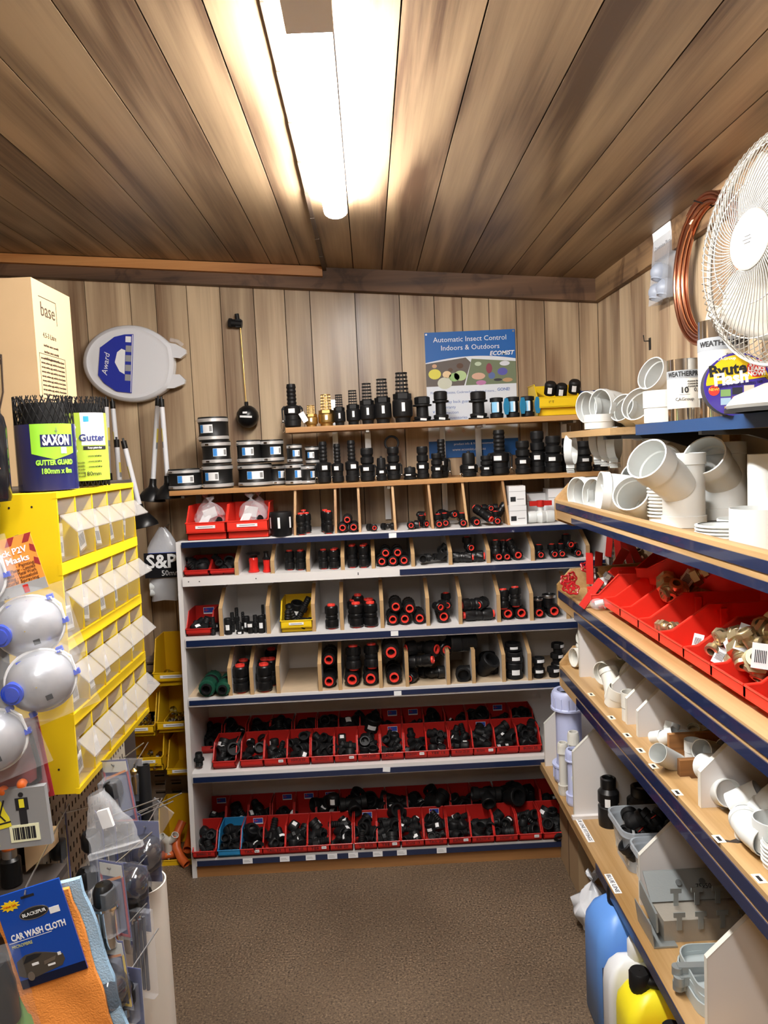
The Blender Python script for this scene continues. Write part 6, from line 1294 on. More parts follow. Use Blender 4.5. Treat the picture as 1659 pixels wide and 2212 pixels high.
# ================================================================ containers under the lowest shelf
def jerry(p, w, d, h, m, lb, capm, spout=False, name='jerrycan', rz=0., cx=-.25):
    o = empty(name, p, (0, 0, rz), lb, 'plastic container'); n = 24
    def ring(sx, sy, c, z):
        pts = []
        for (qx, qy, a0) in ((1, 1, 0), (-1, 1, R90), (-1, -1, PI), (1, -1, 3*R90)):
            for k in range(6): a = a0+R90*k/5; pts.append((qx*(sx-c)+c*math.cos(a), qy*(sy-c)+c*math.sin(a), z))
        return pts
    W, D = w/2, d/2; c = min(W, D)*.45
    L_ = [ring(W*.9, D*.9, c, 0), ring(W, D, c, .012), ring(W, D, c, h*.72), ring(W*.97, D*.97, c, h*.82), ring(W*.8, D*.82, c*.9, h*.92), ring(W*.5, D*.6, c*.6, h*.985), ring(W*.3, D*.3, c*.4, h)]
    vs = [v for r_ in L_ for v in r_]
    obj('body', MB().add(vs, [(j*n+i, j*n+(i+1) % n, (j+1)*n+(i+1) % n, (j+1)*n+i) for j in range(6) for i in range(n)]+[tuple(range(n))[::-1], tuple(range(6*n, 7*n))], 0), m, o, ang=60)
    obj('screw_cap', MB().lathe([(.001, .045), (.022, .045), (.026, .04, 1), (.026, .004, 1), (.02, -.01), (.001, -.01)], 28, gear=.05, M=Matrix.Translation((W*cx, 0, h*(.995 if abs(cx) < .4 else .955)))), capm, o, label='black screw cap')
    if spout: obj('spout', MB().tube([(W*cx, 0, h+.012), (W*.0, -.03, h+.012), (W*.45, -.05, h+.004)], .015, 14), capm, o)
    return o
JB = mat('jerry_blue', (.12, .3, .75), .35); JY = mat('jerry_yellow', (.85, .72, .02), .35)
o = jerry((.645, 2.00, 0), .20, .18, .345, JB, 'large blue jerrycan on the floor under the lowest shelf', MBLACK)
c = obj('product_label', MB().box(-.095, -.02, -.092, -.089, .08, .22), mat('label_dark', (.03, .04, .09), .4), o, label='dark printed label'); obj('label_red', MB().box(-.09, -.06, -.0925, -.092, .10, .20), mat('label_maroon', (.3, .03, .05), .5), c)
for k in range(5): obj('print_line', MB().box(-.05, -.025, -.0925, -.092, .10+.018*k, .106+.018*k), PAPER, c)
o = jerry((.61, 1.868, 0), .13, .072, .28, mat('jerry_white', (.72, .73, .74), .4), 'white plastic container squeezed between the blue and yellow jerrycans', mat('white_cap', (.7, .7, .7), .4), cx=.3); obj('green_label', MB().box(-.05, .05, -.037, -.0362, .04, .15), mat('label_green', (.15, .4, .08), .5), o)
o = jerry((.655, 1.76, 0), .21, .125, .285, JY, 'yellow jerrycan with thick black spout under the lowest shelf', MBLACK, True, cx=-.55); text('lettering', 'CHAIN', .03, INK, o, (-.07, -.064, .16), (R90, -1.2, 0))
jerry((.665, 1.60, 0), .2, .15, .265, mat('jerry_red', (.55, .02, .02), .35), 'red container with black screw top nearest the camera on the floor', MBLACK, cx=-.5)
bag('shopping_bag', (.665, 2.40, .0), .13, .13, .19, 'crumpled white plastic bag behind the blue jerrycan', seed=33, m=mat('bag_white', (.72, .73, .76), .4, bump=.6, bscale=30))
CARD = mat('carton_brown', (.33, .22, .12), .65)
o = empty('carton', (.80, 2.72, 0), (0, 0, 0), 'brown carton on the floor in the far corner under the shelf', 'carton'); obj('box', MB().box(-.13, .13, -.13, .13, 0, .30), CARD, o); obj('flap_seam', MB().box(-.1308, -.13, -.004, .004, 0, .3), mat('carton_seam', (.12, .07, .04), .8), o)  # dark brown strip marks the seam of the carton
# ================================================================ display stand on the near side, left
DKW = mat('stand_dark', (.05, .04, .035), .6); PEG = mat('peg_cream', (.55, .50, .40), .5)
gd = empty('display_stand', (-.95, 1.45, 0), label='dark display stand with cream pegboard side beneath the yellow organiser', cat='display stand')
def gp(nm, mb, m, lb=None): return obj(nm, mb, m, gd, (.95, -1.45, 0), label=lb)
gp('carcass', MB().box(-1.35, -.70, 1.42, 2.14, .0, 1.54), DKW); gp('top_board', MB().box(-1.35, -.665, 1.40, 2.16, 1.54, 1.554), DKW)
gp('corner_post', MB().box(-.672, -.655, 1.395, 1.418, 0, 1.02), mat('post_pinkish', (.45, .36, .28), .5)); gp('side_panel', MB().box(-1.35, -.70, 1.395, 1.42, 0, 1.54), mat('end_panel_brown', (.09, .06, .045), .6))
mb = MB().box(-.668, -.66, 1.42, 1.93, .1, 1.03)
for i in range(28):
    for j in range(26):
        y = 1.435+.0175*i+(.009 if j % 2 else 0); z = .30+.028*j
        if y < 1.92: mb.box(-.66, -.6595, y-.0022, y+.0022, z-.006, z+.006, 1)
gp('pegboard', mb, [PEG, GRV])
# ---------------------------------------------------------------- yellow tilt bin organiser
OX0, OX1, OY0, OY1, OZ0, OZ1 = -.665, -.556, 1.37, 1.815, 1.003, 1.553
og = empty('parts_organiser', ((OX0+OX1)/2, OY0, OZ0), label='tall yellow metal organiser with rows of clear tilting drawers', cat='organiser')
def op(nm, mb, m, lb=None, par=None): return obj(nm, mb, m, par or og, (-(OX0+OX1)/2, -OY0, -OZ0) if par is None else (0, 0, 0), label=lb)
bx = OX1-.030
mb = MB().box(OX0, OX1, OY0, OY0+.004, OZ0, OZ1).box(OX0, OX1, OY1-.004, OY1, OZ0, OZ1).box(OX0, OX0+.003, OY0, OY1, OZ0, OZ1)
mb.box(OX0+.0003, OX1-.0003, OY0+.0003, OY1-.0003, OZ1-.0043, OZ1-.0003).box(OX0+.0003, OX1-.0003, OY0+.0003, OY1-.0003, OZ0+.0003, OZ0+.004)
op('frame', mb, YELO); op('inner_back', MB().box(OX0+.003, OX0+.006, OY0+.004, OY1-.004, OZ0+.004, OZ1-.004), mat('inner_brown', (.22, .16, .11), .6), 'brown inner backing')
NR, NC = 4, 5; rh = (OZ1-OZ0)/NR; cwid = (OY1-OY0)/NC
for r_ in range(NR+1):
    z = OZ0+rh*r_; op('rail', MB().box(OX1-.006, OX1+.001, OY0-.0006, OY1+.0006, max(OZ0-.0006, z-.010), min(OZ1+.0006, z+.010)), YELO)
for c_ in range(1, NC):
    y = OY0+cwid*c_; op('partition', MB().box(OX0+.0065, OX1-.001, y-.0018, y+.0018, OZ0+.005, OZ1-.005), YELO)
for (x, z) in ((-.60, 1.53), (-.59, 1.05), (-.64, 1.53)): op('screw_hole', MB().cyl(.002, 0, .0006, 8, M=axm((x, OY0-.0001, z), (0, -1, 0))), GRV)
DRW = mat('drawer_clear', (.70, .68, .64), .12, alpha=.11, spec=.8); FLAP = mat('flap_clear', (.40, .38, .36), .2, alpha=.40, spec=.8)
rnd = random.Random(5)
for r_ in range(NR):
    for c_ in range(NC):
        y0 = OY0+cwid*c_+.003; y1 = OY0+cwid*(c_+1)-.003; z0 = OZ0+rh*r_+.012; z1 = OZ0+rh*(r_+1)-.012; H_ = z1-z0; zc = z0+H_*.72
        d = op('drawer', MB().prism([(OX1-.003, z0), (OX1+.004, zc), (OX1+.002, zc), (OX1-.005, z0)], 1, y0, y1).box(OX0+.01, OX1-.004, y0, y1, z0, z0+.0015).box(OX1-.004, OX1-.002, y0, y1, zc+.004, z1), DRW)
        ln = .042; a = .85
        op('label_flap', MB().prism([(OX1+.003, zc+.004), (OX1+.003+ln*math.cos(.8), zc+.004-ln*math.sin(.8)), (OX1+.002+ln*math.cos(.8), zc+.002-ln*math.sin(.8)), (OX1+.002, zc+.002)], 1, y0, y1), FLAP, 'clear flap holding a paper label')
        # contents: small clear packs with white tickets
        for k in range(rnd.choice((1, 2, 2))):
            w = rnd.uniform(.03, .045); h = rnd.uniform(.055, .085); yy = rnd.uniform(y0+.01+w/2, y1-.01-w/2); zb = z0+.004
            o = empty('parts_packet', (OX1-.022-.014*k, yy, zb+h/2), (rnd.uniform(-.25, .25), rnd.uniform(-.2, .1), 0), 'small packet with white ticket, organiser '+['bottom', 'third', 'second', 'top'][r_]+' row, '+['first', 'second', 'third', 'fourth', 'fifth'][c_]+' drawer from the aisle', 'packet', 'packets in the '+['bottom', 'third', 'second', 'top'][r_]+' row, drawer '+str(c_+1))
            obj('film', MB().box(-.005, .005, -w/2, w/2, -h/2, h/2), BAG, o); obj('ticket', MB().box(.0052, .0056, -w*.4, w*.4, -h*.45, h*.12), PAPER, o)
            b_ = MB()
            for q_ in range(5): b_.box(.0057, .006, -w*.3+q_*w*.13, -w*.24+q_*w*.13, -h*.35, -h*.05)
            obj('barcode', b_, mat('grey_print', (.25, .25, .25), .7), o)
            if k == 0: obj('hardware', MB().lathe([(.003, -.012), (.007, -.008), (.007, .004), (.003, .012)], 8, M=Matrix.Translation((0, 0, h*.25))), STEEL, o)
        if rnd.random() < .8: obj_ = op('back_stock', MB().box(OX0+.004, OX0+.02, y0, y1, z0, z0+H_*.5), mat('stock_brown', (.30, .2, .12), .6), 'brown stock at the back of a drawer')  # solid brown block of stock behind the packets
# ---------------------------------------------------------------- gutter guard rolls on top
def mesh_roll(p, r, h, lb):
    o = empty('gutter_guard_roll', p, label=lb, cat='mesh roll'); mb = MB()
    for s in (1, -1):
        for i in range(26):
            a0 = 2*PI*i/26; mb.tube([(r*.985*math.cos(a0+s*1.5*t), r*.985*math.sin(a0+s*1.5*t), h*t) for t in [k/10 for k in range(11)]], .0011, 4)
            if s > 0: mb.tube([(r*.8*math.cos(a0+s*1.5*t), r*.8*math.sin(a0+s*1.5*t), h*t) for t in [k/10 for k in range(11)]], .0011, 4)
    obj('mesh', mb, MBLACK, o); obj('inner_roll', MB().lathe([(r*.72, 0), (r*.72, h*.93), (r*.4, h*.93)], 24), mat('mesh_core', (.01, .01, .01), .8), o)
    return o
def wrap_text(par, s, sz, m, r, ang, z, wd=None, b=0.):
    t = text('lettering', s, sz, m, par, (0, 0, 0), width=wd, bend=r, bold=b); t.matrix_local = Matrix.Rotation(ang, 4, 'Z') @ Matrix.Translation((0, -r, z)) @ Matrix.Rotation(R90, 4, 'X'); return t
def patch(par, nm, m, r, a0, a1, z0, z1, lb=None): return obj(nm, MB().lathe([(r, z0), (r, z1)], max(3, int(abs(a1-a0)*8)), a0=-R90+a0, a1=-R90+a1), m, par, label=lb)
r = .0535; h = .178; o = mesh_roll((-.620, 1.50, 1.555), r, h, 'black mesh gutter guard roll in a navy and lime sleeve on the organiser')
LIME = mat('lime_print', (.28, .62, .04), .4); NV = mat('navy_sleeve', (.012, .015, .09), .25, coat=.4); LIMI = mat('lime_ink', (.3, .7, .06), .5)
sl = obj('sleeve', MB().lathe([(r+.001, .0), (r+.001, h*.70)], 40), NV, o, label='navy printed sleeve'); R1 = r+.0016
n = 12; vs = []; fs = []
for i in range(n+1):
    t = i/n; a = -R90-.10+t*1.5; zb = h*.70-.055-.012*(1-abs(2*t-1)); vs += [(R1*math.cos(a), R1*math.sin(a), h*.70), (R1*math.cos(a), R1*math.sin(a), zb)]
    if i: fs.append((2*i-2, 2*i-1, 2*i+1, 2*i))
obj('lime_panel', MB().add(vs, fs), LIME, sl); patch(sl, 'name_band', NV, R1+.0004, .22, 1.35, h*.70-.043, h*.70-.020)
wrap_text(sl, 'SAXON', .026, WINK, R1+.0008, .74, h*.70-.0315, .050, .001); wrap_text(sl, 'GUTTER GUARD', .013, LIMI, R1, .66, .052, .070, .0006); wrap_text(sl, '180mm x 8m', .014, LIMI, R1, .70, .036, .056, .0004)
g = obj('sword_emblem', MB().box(-.001, .001, -.0005, 0, -.030, .012).box(-.006, .006, -.0005, 0, .0, .002), STEEL, sl); g.matrix_local = Matrix.Rotation(.74, 4, 'Z') @ Matrix.Translation((0, -R1-.0012, h*.70-.014)) @ Matrix.Scale(.6, 4)
patch(sl, 'price_sticker', PAPER, R1+.0012, .86, 1.06, h*.70-.056, h*.70-.044)
r = .046; h = .185; o = mesh_roll((-.598, 1.64, 1.555), r, h, 'second black mesh roll in a green and white sleeve behind the first')
sl = obj('sleeve', MB().lathe([(r+.001, .012), (r+.001, h*.82)], 40), mat('sleeve_green', (.42, .56, .06), .35), o, label='yellow green printed sleeve'); R1 = r+.0016
patch(sl, 'white_panel', PAPER, R1, .25, 1.4, h*.46, h*.82); patch(sl, 'black_band', INK, R1+.0002, .30, 1.4, h*.41, h*.45)
wrap_text(sl, 'Gutter', .020, mat('navy_ink', (.02, .03, .15), .5), R1+.0005, .72, h*.54, None, .0004); wrap_text(sl, 'Keeps gutters clear', .006, WINK, R1+.0006, .8, h*.43, .03); wrap_text(sl, '180mm', .012, INK, R1+.0005, .62, .026, None)
patch(sl, 'blue_logo', mat('label_sky2', (.02, .3, .65), .5), R1+.0006, .38, .6, h*.72, h*.78)
for k in range(3):
    g = obj('hexagon_picture', MB().cyl(.0095, 0, .0004, 6).cyl(.0075, .0004, .0008, 6, 1), [PAPER, mat('roof_grey', (.2, .2, .22), .5)], sl); g.matrix_local = Matrix.Rotation(-.12, 4, 'Z') @ Matrix.Translation((0, -R1, h*.66-.024*k)) @ Matrix.Rotation(R90, 4, 'X')
for k in range(3): wrap_text(sl, '- prevents leaf build up', .005, INK, R1+.0004, .75, h*.34-.011*k, .03)
for k in range(5): wrap_text(sl, 'fits all standard gutter profiles', .0045, INK, R1+.0004, -.05, h*.27-.007*k, .036)
# cardboard box with line drawing
CB = mat('cardboard', (.58, .40, .22), .6, var=.06, bscale=12); cbx = empty('cardboard_box', (-.99, 2.02, 1.555), label='tall cardboard box with line drawing and printed side, top of the stand', cat='cardboard box')
obj('carton', MB().box(-.2, .2, -.12, .12, 0, .50), CB, cbx); PR = mat('brown_print', (.05, .03, .02), .7)
sd = [(.2004, -.07+.14*t) for t in (0, 1)]
def side(nm, s, sz, y, z, wd=None, b=0.): return text(nm, s, sz, PR, cbx, (.2004, y, z), (R90, 0, R90), width=wd, bold=b)
side('lettering', 'base', .050, -.035, .432); side('lettering', '4.5-3 Litre', .018, -.035, .370, .08)
obj('logo_frame', MB().box(.2, .2006, -.085, .02, .462, .464).box(.2, .2006, .018, .02, .405, .464), PR, cbx)
for k in range(3): side('lettering', 'dual flush cistern assembly', .009, -.03, .345-.016*k, .09)
obj('panel_frame', MB().box(.2, .2005, -.105, .055, .322, .3235).box(.2, .2005, -.105, .055, .205, .2065).box(.2, .2005, .0535, .055, .205, .3235).box(.2, .2005, -.105, -.1035, .205, .3235), PR, cbx)
for k in range(10): side('lettering', 'warranty conditions apply, installed by a licensed plumber', .008, -.025, .312-.011*k, .145)
fr_ = lambda pts: MB().tube([(x, -.1205, z) for x, z in pts], .0022, 5)
obj('line_drawing', fr_([(-.15, .37), (.06, .37), (.10, .35), (.115, .31), (.10, .275), (.06, .262), (-.15, .262)]), PR, cbx); obj('line_drawing', fr_([(.115, .32), (.112, .23), (.095, .17), (.04, .13), (.0, .12), (-.15, .12)]), PR, cbx)
for x in (.04, .10): obj('line_drawing', fr_([(x, .245), (x, .14)]), PR, cbx)
obj('button_drawing', fr_([(-.06+.03*math.cos(a), .33+.012*math.sin(a)) for a in [2*PI*k/16 for k in range(17)]]), PR, cbx)
# black bottle and dark box at the frame edge
o = empty('polish_bottle', (-.643, 1.31, 1.545), label='black bottle of liquid polish with gold print at the stand top corner', cat='bottle')
obj('bottle', MB().lathe([(.001, 0), (.033, 0), (.035, .006), (.035, .125), (.032, .142), (.022, .158), (.012, .168), (.011, .175)], 30), mat('bottle_gloss', (.008, .008, .01), .12), o); obj('screw_cap', MB().cyl(.0125, .172, .215, 20), BLACK, o, label='black screw cap')
obj('sticker', MB().lathe([(.0352, .118), (.0352, .13)], 5, a0=-R90-.1, a1=-R90+.6), PAPER, o)
for k, s in enumerate(('LIQUID', 'POLISHING', 'WAX')): wrap_text(o, s, .009, mat('gold_ink', (.7, .45, .08), .4), .0353, .3, .106-.009*k)
wrap_text(o, 'ULTRA', .018, mat('copper_ink', (.6, .25, .12), .4), .0353, .4, .06, .045)
solo('black_carton', MB().box(-.045, .045, 0, .03, 0, .125), mat('box_black', (.015, .015, .018), .5), 'small black box with punched hole below the polish bottle', 'carton', (-.66, 1.33, 1.52-.03))
bpy.data.objects['black_carton'].location = (-.668, 1.28, 1.44); bpy.data.objects['black_carton'].scale = (.8, .8, .75)
gp('front_ledge', MB().box(-1.0, -.655, 1.22, 1.395, 1.533, 1.545), DKW); gp('ledge_bracket', MB().box(-.72, -.71, 1.25, 1.395, 1.45, 1.533), DKW)
# ---------------------------------------------------------------- hanging dust mask packs
ORG = mat('card_orange', (.80, .27, .04), .5); MAR = mat('card_maroon', (.28, .02, .02), .5); GRC = mat('card_grey', (.33, .33, .36), .5)
MASKM = mat('mask_silver', (.46, .47, .51), .3, .45, bump=.3, bscale=40); BLV = mat('valve_blue', (.02, .06, .5), .25); SHRK = mat('shrink_film', (.9, .92, .95), .06, alpha=.07, spec=1., bump=.8, bscale=14)
def mask_pack(c, lb, ry, card=True, s=1., hook=True):
    o = empty('mask_pack', c, (0, ry, .25), lb, 'hanging pack', 'dust mask packs', scale=s)
    obj('mask_shell', MB().lathe([(.052, 0), (.050, .012), (.043, .026), (.030, .037), (.014, .042), (.001, .043)], 36, M=axm((0, 0, 0), (0, -1, 0)) @ Matrix.Diagonal((1., .92, 1, 1))), MASKM, o)
    obj('mask_rim', MB().tube([(.053*math.cos(a), 0, .049*math.sin(a)) for a in [2*PI*k/36 for k in range(36)]], .0025, 6, closed=True), PAPER, o)
    obj('valve', MB().cyl(.017, .03, .042, 24, M=axm((-.026, 0, .004), (-.25, -1, 0))).cyl(.012, .042, .045, 24, M=axm((-.026, 0, .004), (-.25, -1, 0))), BLV, o, label='round blue breathing valve')
    for x, z in ((.044, .036), (.054, -.008), (-.03, -.046)): obj('strap_clip', MB().box(-.005, .005, -.006, .004, -.004, .004, M=Matrix.Translation((x, 0, z))), BLV, o)
    obj('strap', MB().tube([(.044, -.004, .036), (.056, -.008, .02), (.054, -.004, -.008)], .002, 5), PAPER, o)
    obj('nose_strip', MB().box(-.02, .012, -.016, -.014, .040, .043), BLV, o); obj('print_mark', MB().box(.006, .016, -.0405, -.04, -.026, -.018, M=Matrix.Rotation(0, 4, 'X')), INK, o)
    obj('film', MB().lathe([(.066, -.004), (.066, .008), (.058, .03), (.040, .047), (.015, .052), (.001, .052)], 30, M=axm((0, 0, 0), (0, -1, 0))).box(-.068, .070, -.002, .0, -.068, .055), SHRK, o)
    if card:
        cd = obj('header_card', MB().box(-.052, .048, -.006, -.002, .052, .145), ORG, o, label='orange card with maroon hazard stripes')
        obj('grey_foot', MB().box(-.052, .048, -.0066, -.006, .052, .070), GRC, cd)
        for k in range(4):
            x = -.046+.026*k; obj('hazard_stripe', MB().prism([(x, .132), (x+.010, .132), (x+.018, .145), (x+.008, .145)], 1, -.0066, -.006), MAR, cd)
        for k in range(2):
            z = .128-.022*k; obj('hazard_stripe', MB().prism([(.042, z), (.048, z-.004), (.048, z-.016), (.040, z-.010)], 1, -.0066, -.006), MAR, cd)
        text('lettering', '2 Pack P2V', .014, PAPER, cd, (.005, -.0068, .122), width=.062, bold=.0003); text('lettering', 'Filter Masks', .014, PAPER, cd, (.0, -.0068, .108), width=.07, bold=.0003)
        for k, s_ in enumerate(('- Painting', '- Plaster - Concrete', '- Bricks - Metal Work', '- Gardening - Household', '- Agricultural Spraying')): text('lettering', s_, .0075, mat('brown_ink', (.12, .04, .01), .6), cd, (.04, -.0068, .0985-.0062*k), align='RIGHT', width=.028+.012*k)
        obj('red_logo', MB().box(.012, .020, -.0070, -.0066, .054, .067), REDP, cd)
    obj('hook_wire', MB().tube([(0, 0, .14), (-.0, .16, .14)], .0016, 6), STEEL, o)
    return o
mask_pack((-.632, 1.20, 1.43), 'highest dust mask pack at the frame edge with orange card', -.22)
mask_pack((-.560, 1.235, 1.345), 'middle dust mask pack, orange card showing, blue valve at its edge', -.24)
mask_pack((-.538, 1.21, 1.262), 'dust mask pack hanging lowest in front of the yellow organiser', -.3, card=False)
mask_pack((-.605, 1.17, 1.182), 'dim dust mask over the red ear plug card', -.3, card=False)
# red ear plug card
o = empty('ear_plug_pack', (-.585, 1.22, 1.12), (0, -.12, .1), 'dark red card with black ear band and orange plugs', 'hanging pack')
obj('card', MB().box(-.08, .040, 0, .003, -.06, .075), mat('card_red', (.25, .015, .02), .4), o)
obj('ear_band', MB().tube([(.026, -.008, .06), (.030, -.008, .0), (.026, -.008, -.025), (.012, -.010, -.032), (.004, -.012, -.028)], .004, 8).tube([(-.06, -.008, .06), (-.062, -.008, -.02), (-.05, -.01, -.04), (-.036, -.012, -.034)], .004, 8), BLACK, o)
for x, z in ((-.030, -.031), (.0, -.026)): obj('ear_plug', MB().sph(.0085, (x, -.012, z), 14), mat('plug_orange', (.85, .16, .02), .5), o, label='orange foam plug')
obj('film', MB().box(-.07, .035, -.018, -.001, -.05, .07), SHRK, o)
# safety vest pack
o = empty('vest_pack', (-.585, 1.20, 1.045), (0, -.05, .05), 'grey pack printed with yellow safety vests and a barcode', 'hanging pack')
obj('pack', MB().box(-.11, .044, 0, .012, -.052, .045), mat('pack_grey', (.24, .24, .24), .35), o); VY = mat('vest_yellow', (.75, .65, .03), .5)
def vest(cx, cz, s, a):
    v = obj('vest_picture', MB().prism([(-.015, -.022), (.013, -.022), (.013, -.006), (.010, .004), (.008, .022), (-.001, .026), (-.010, .022), (-.013, .004), (-.016, -.006)], 1, -.0006, 0), VY, o, (cx, -.0004, cz), (0, a, 0), scale=s)
    obj('vest_stripe', MB().box(-.016, .014, -.001, -.0006, -.015, -.0125).box(-.0012, .0012, -.001, -.0006, -.013, .026, M=Matrix.Rotation(.5, 4, 'Y')).box(-.0012, .0012, -.001, -.0006, -.013, .026, M=Matrix.Rotation(-.5, 4, 'Y')), INK, v)
vest(-.030, .005, 1.0, -.15); vest(-.055, -.028, 1.0, -.3)
obj('figure_picture', MB().box(-.006, .006, -.0006, 0, -.012, .014).box(-.010, .010, -.0008, -.0006, .012, .032).cyl(.004, 0, .0008, 12, M=axm((0, 0, .037), (0, -1, 0))), INK, o, (.006, 0, -.002)); obj('figure_vest', MB().box(-.004, .004, -.0014, -.001, .016, .03), VY, o, (.006, 0, -.002))
b_ = MB()
for k in range(13): b_.box(-.018+.0028*k, -.0165+.0028*k+.0006*(k % 3), -.0014, -.001, -.038, -.018)
c = obj('barcode_label', MB().box(-.023, .023, -.001, 0, -.042, -.014), mat('label_pale_yellow', (.75, .75, .5), .5), o, (.005, 0, 0)); obj('barcode', b_, INK, c)
# spray can, amber bottle, cardboard wedge on the stand's inner shelf
gp('low_shelf', MB().box(-1.0, -.60, 1.20, 1.395, .845, .86), DKW)
o = empty('spray_can', (-.672, 1.33, .862), label='black spray can with orange cap under the vest pack', cat='spray can'); obj('can', MB().lathe([(.001, 0), (.018, 0), (.018, .045), (.012, .05)], 24), BLACK, o); obj('neck_band', MB().cyl(.0125, .046, .066, 20), STEEL, o); obj('spray_cap', MB().lathe([(.0125, .064), (.0125, .080), (.011, .084), (.001, .085)], 20), mat('cap_orange', (.95, .22, .03), .5), o, label='orange cap')
solo('cardboard_flap', MB().prism([(0, 0), (.055, .045), (.055, .075), (-.0, .075)], 1, 0, .02), CB, 'tan cardboard flap beside the orange capped can', 'cardboard', (-.66, 1.36, .865))
# ---------------------------------------------------------------- car wash cloth
o = empty('wash_cloth', (-.545, 1.14, .945), (.0, -.21, .12), 'bright orange car wash cloth hanging from its blue card', 'cloth pack')
rnd = random.Random(9); CL = mat('cloth_orange', (.95, .33, .06), .85, bump=.5, bscale=350)
def cloth(x0, x1, z0, z1, y, th, m, nm, par, lb=None):
    nx, nz = 10, 14; vs = []
    for s_ in (0, 1):
        for j in range(nz+1):
            for i in range(nx+1):
                x = x0+(x1-x0)*i/nx; z = z0+(z1-z0)*j/nz; vs.append((x+.002*math.sin(z*60), y+s_*th+.0025*math.sin(x*70+z*25)+.0015*math.sin(z*90), z))
    A = (nx+1)*(nz+1); fs = []
    for j in range(nz):
        for i in range(nx):
            a = j*(nx+1)+i; fs += [(a, a+1, a+nx+2, a+nx+1), (A+a, A+a+nx+1, A+a+nx+2, A+a+1)]
    for i in range(nx): fs += [(i, A+i, A+i+1, i+1), (nz*(nx+1)+i, nz*(nx+1)+i+1, A+nz*(nx+1)+i+1, A+nz*(nx+1)+i)]
    for j in range(nz): a = j*(nx+1); b = a+nx; fs += [(a, a+nx+1, A+a+nx+1, A+a), (b, A+b, A+b+nx+1, b+nx+1)]
    return obj(nm, MB().add(vs, fs), m, par, ang=60, label=lb)
cloth(-.062, .052, -.34, -.005, .0, .008, CL, 'orange_cloth', o); cloth(-.03, .068, -.36, -.0, .012, .010, mat('cloth_blue', (.35, .55, .75), .85, bump=.5, bscale=350), 'blue_cloth', o, 'pale blue cloth folded behind')
cd = obj('header_card', MB().box(-.054, .045, -.006, -.003, -.135, .018), mat('cloth_card_blue', (.005, .06, .38), .25, coat=.4), o, label='blue header card')
text('lettering', 'CAR WASH CLOTH', .014, PAPER, cd, (-.006, -.0064, -.052), width=.082, bold=.0004); text('lettering', 'MICROFIBRE', .007, mat('dull_yellow', (.5, .5, .15), .5), cd, (-.05, -.0064, -.066), align='LEFT', width=.03)
obj('rule', MB().box(-.052, .012, -.0064, -.006, -.0595, -.0588), PAPER, cd)
g = obj('oval_logo', MB().cyl(1, 0, .0006, 28, M=axm((-.004, -.006, -.022), (0, -1, 0)) @ Matrix.Diagonal((.022, .010, 1, 1))), STEEL, cd); obj('oval_inner', MB().cyl(1, .0006, .001, 28, M=axm((-.004, -.006, -.022), (0, -1, 0)) @ Matrix.Diagonal((.0205, .0085, 1, 1))), INK, g); text('lettering', 'BLACKSPUR', .0075, PAPER, g, (-.004, -.0073, -.022), width=.035)
star = [((.015 if k % 2 else .010)*math.cos(2*PI*k/22)-.034, (.009 if k % 2 else .006)*math.sin(2*PI*k/22)-.001) for k in range(22)]; g = obj('star_burst', MB().prism(star, 1, -.0068, -.006), YELP, cd); text('lettering', 'Value 2pk', .005, REDP, g, (-.034, -.007, -.001), width=.019)
obj('price_sticker', MB().box(.018, .033, -.0066, -.006, -.032, -.022), PAPER, cd); obj('hang_slot', MB().box(-.016, .004, -.0064, -.006, .004, .008), INK, cd)
car = obj('car_picture', MB().prism([(-.053, -.112), (-.045, -.118), (-.03, -.122), (.012, -.116), (.018, -.108), (.017, -.098), (.006, -.093), (-.006, -.088), (-.02, -.083), (-.036, -.083), (-.05, -.09)], 1, -.0066, -.006), mat('car_bronze', (.10, .085, .07), .3, .4), cd, label='dark car printed on the card')
obj('car_window', MB().prism([(-.042, -.096), (-.018, -.092), (-.012, -.088), (-.022, -.085), (-.034, -.085)], 1, -.007, -.0066), INK, car); obj('car_grille', MB().prism([(-.013, -.107), (.004, -.104), (.007, -.098), (-.012, -.101)], 1, -.007, -.0066), STEEL, car); obj('number_plate', MB().box(-.008, .003, -.0074, -.007, -.111, -.108), PAPER, car)
obj('car_wheel', MB().cyl(.0065, 0, .0008, 18, M=axm((-.036, -.0066, -.118), (0, -1, 0)) @ Matrix.Diagonal((.8, 1.1, 1, 1))), STEEL, car); obj('headlamp', MB().box(-.03, -.02, -.007, -.0066, -.103, -.099).box(.010, .015, -.007, -.0066, -.099, -.094), PAPER, car); obj('card_ground', MB().box(-.054, .045, -.0063, -.006, -.135, -.121), mat('card_night', (.004, .008, .03), .3), cd)
obj('hook_wire', MB().tube([(-.006, -.012, .012), (-.006, .0, .018), (-.006, .26, .03)], .0016, 6), STEEL, o)
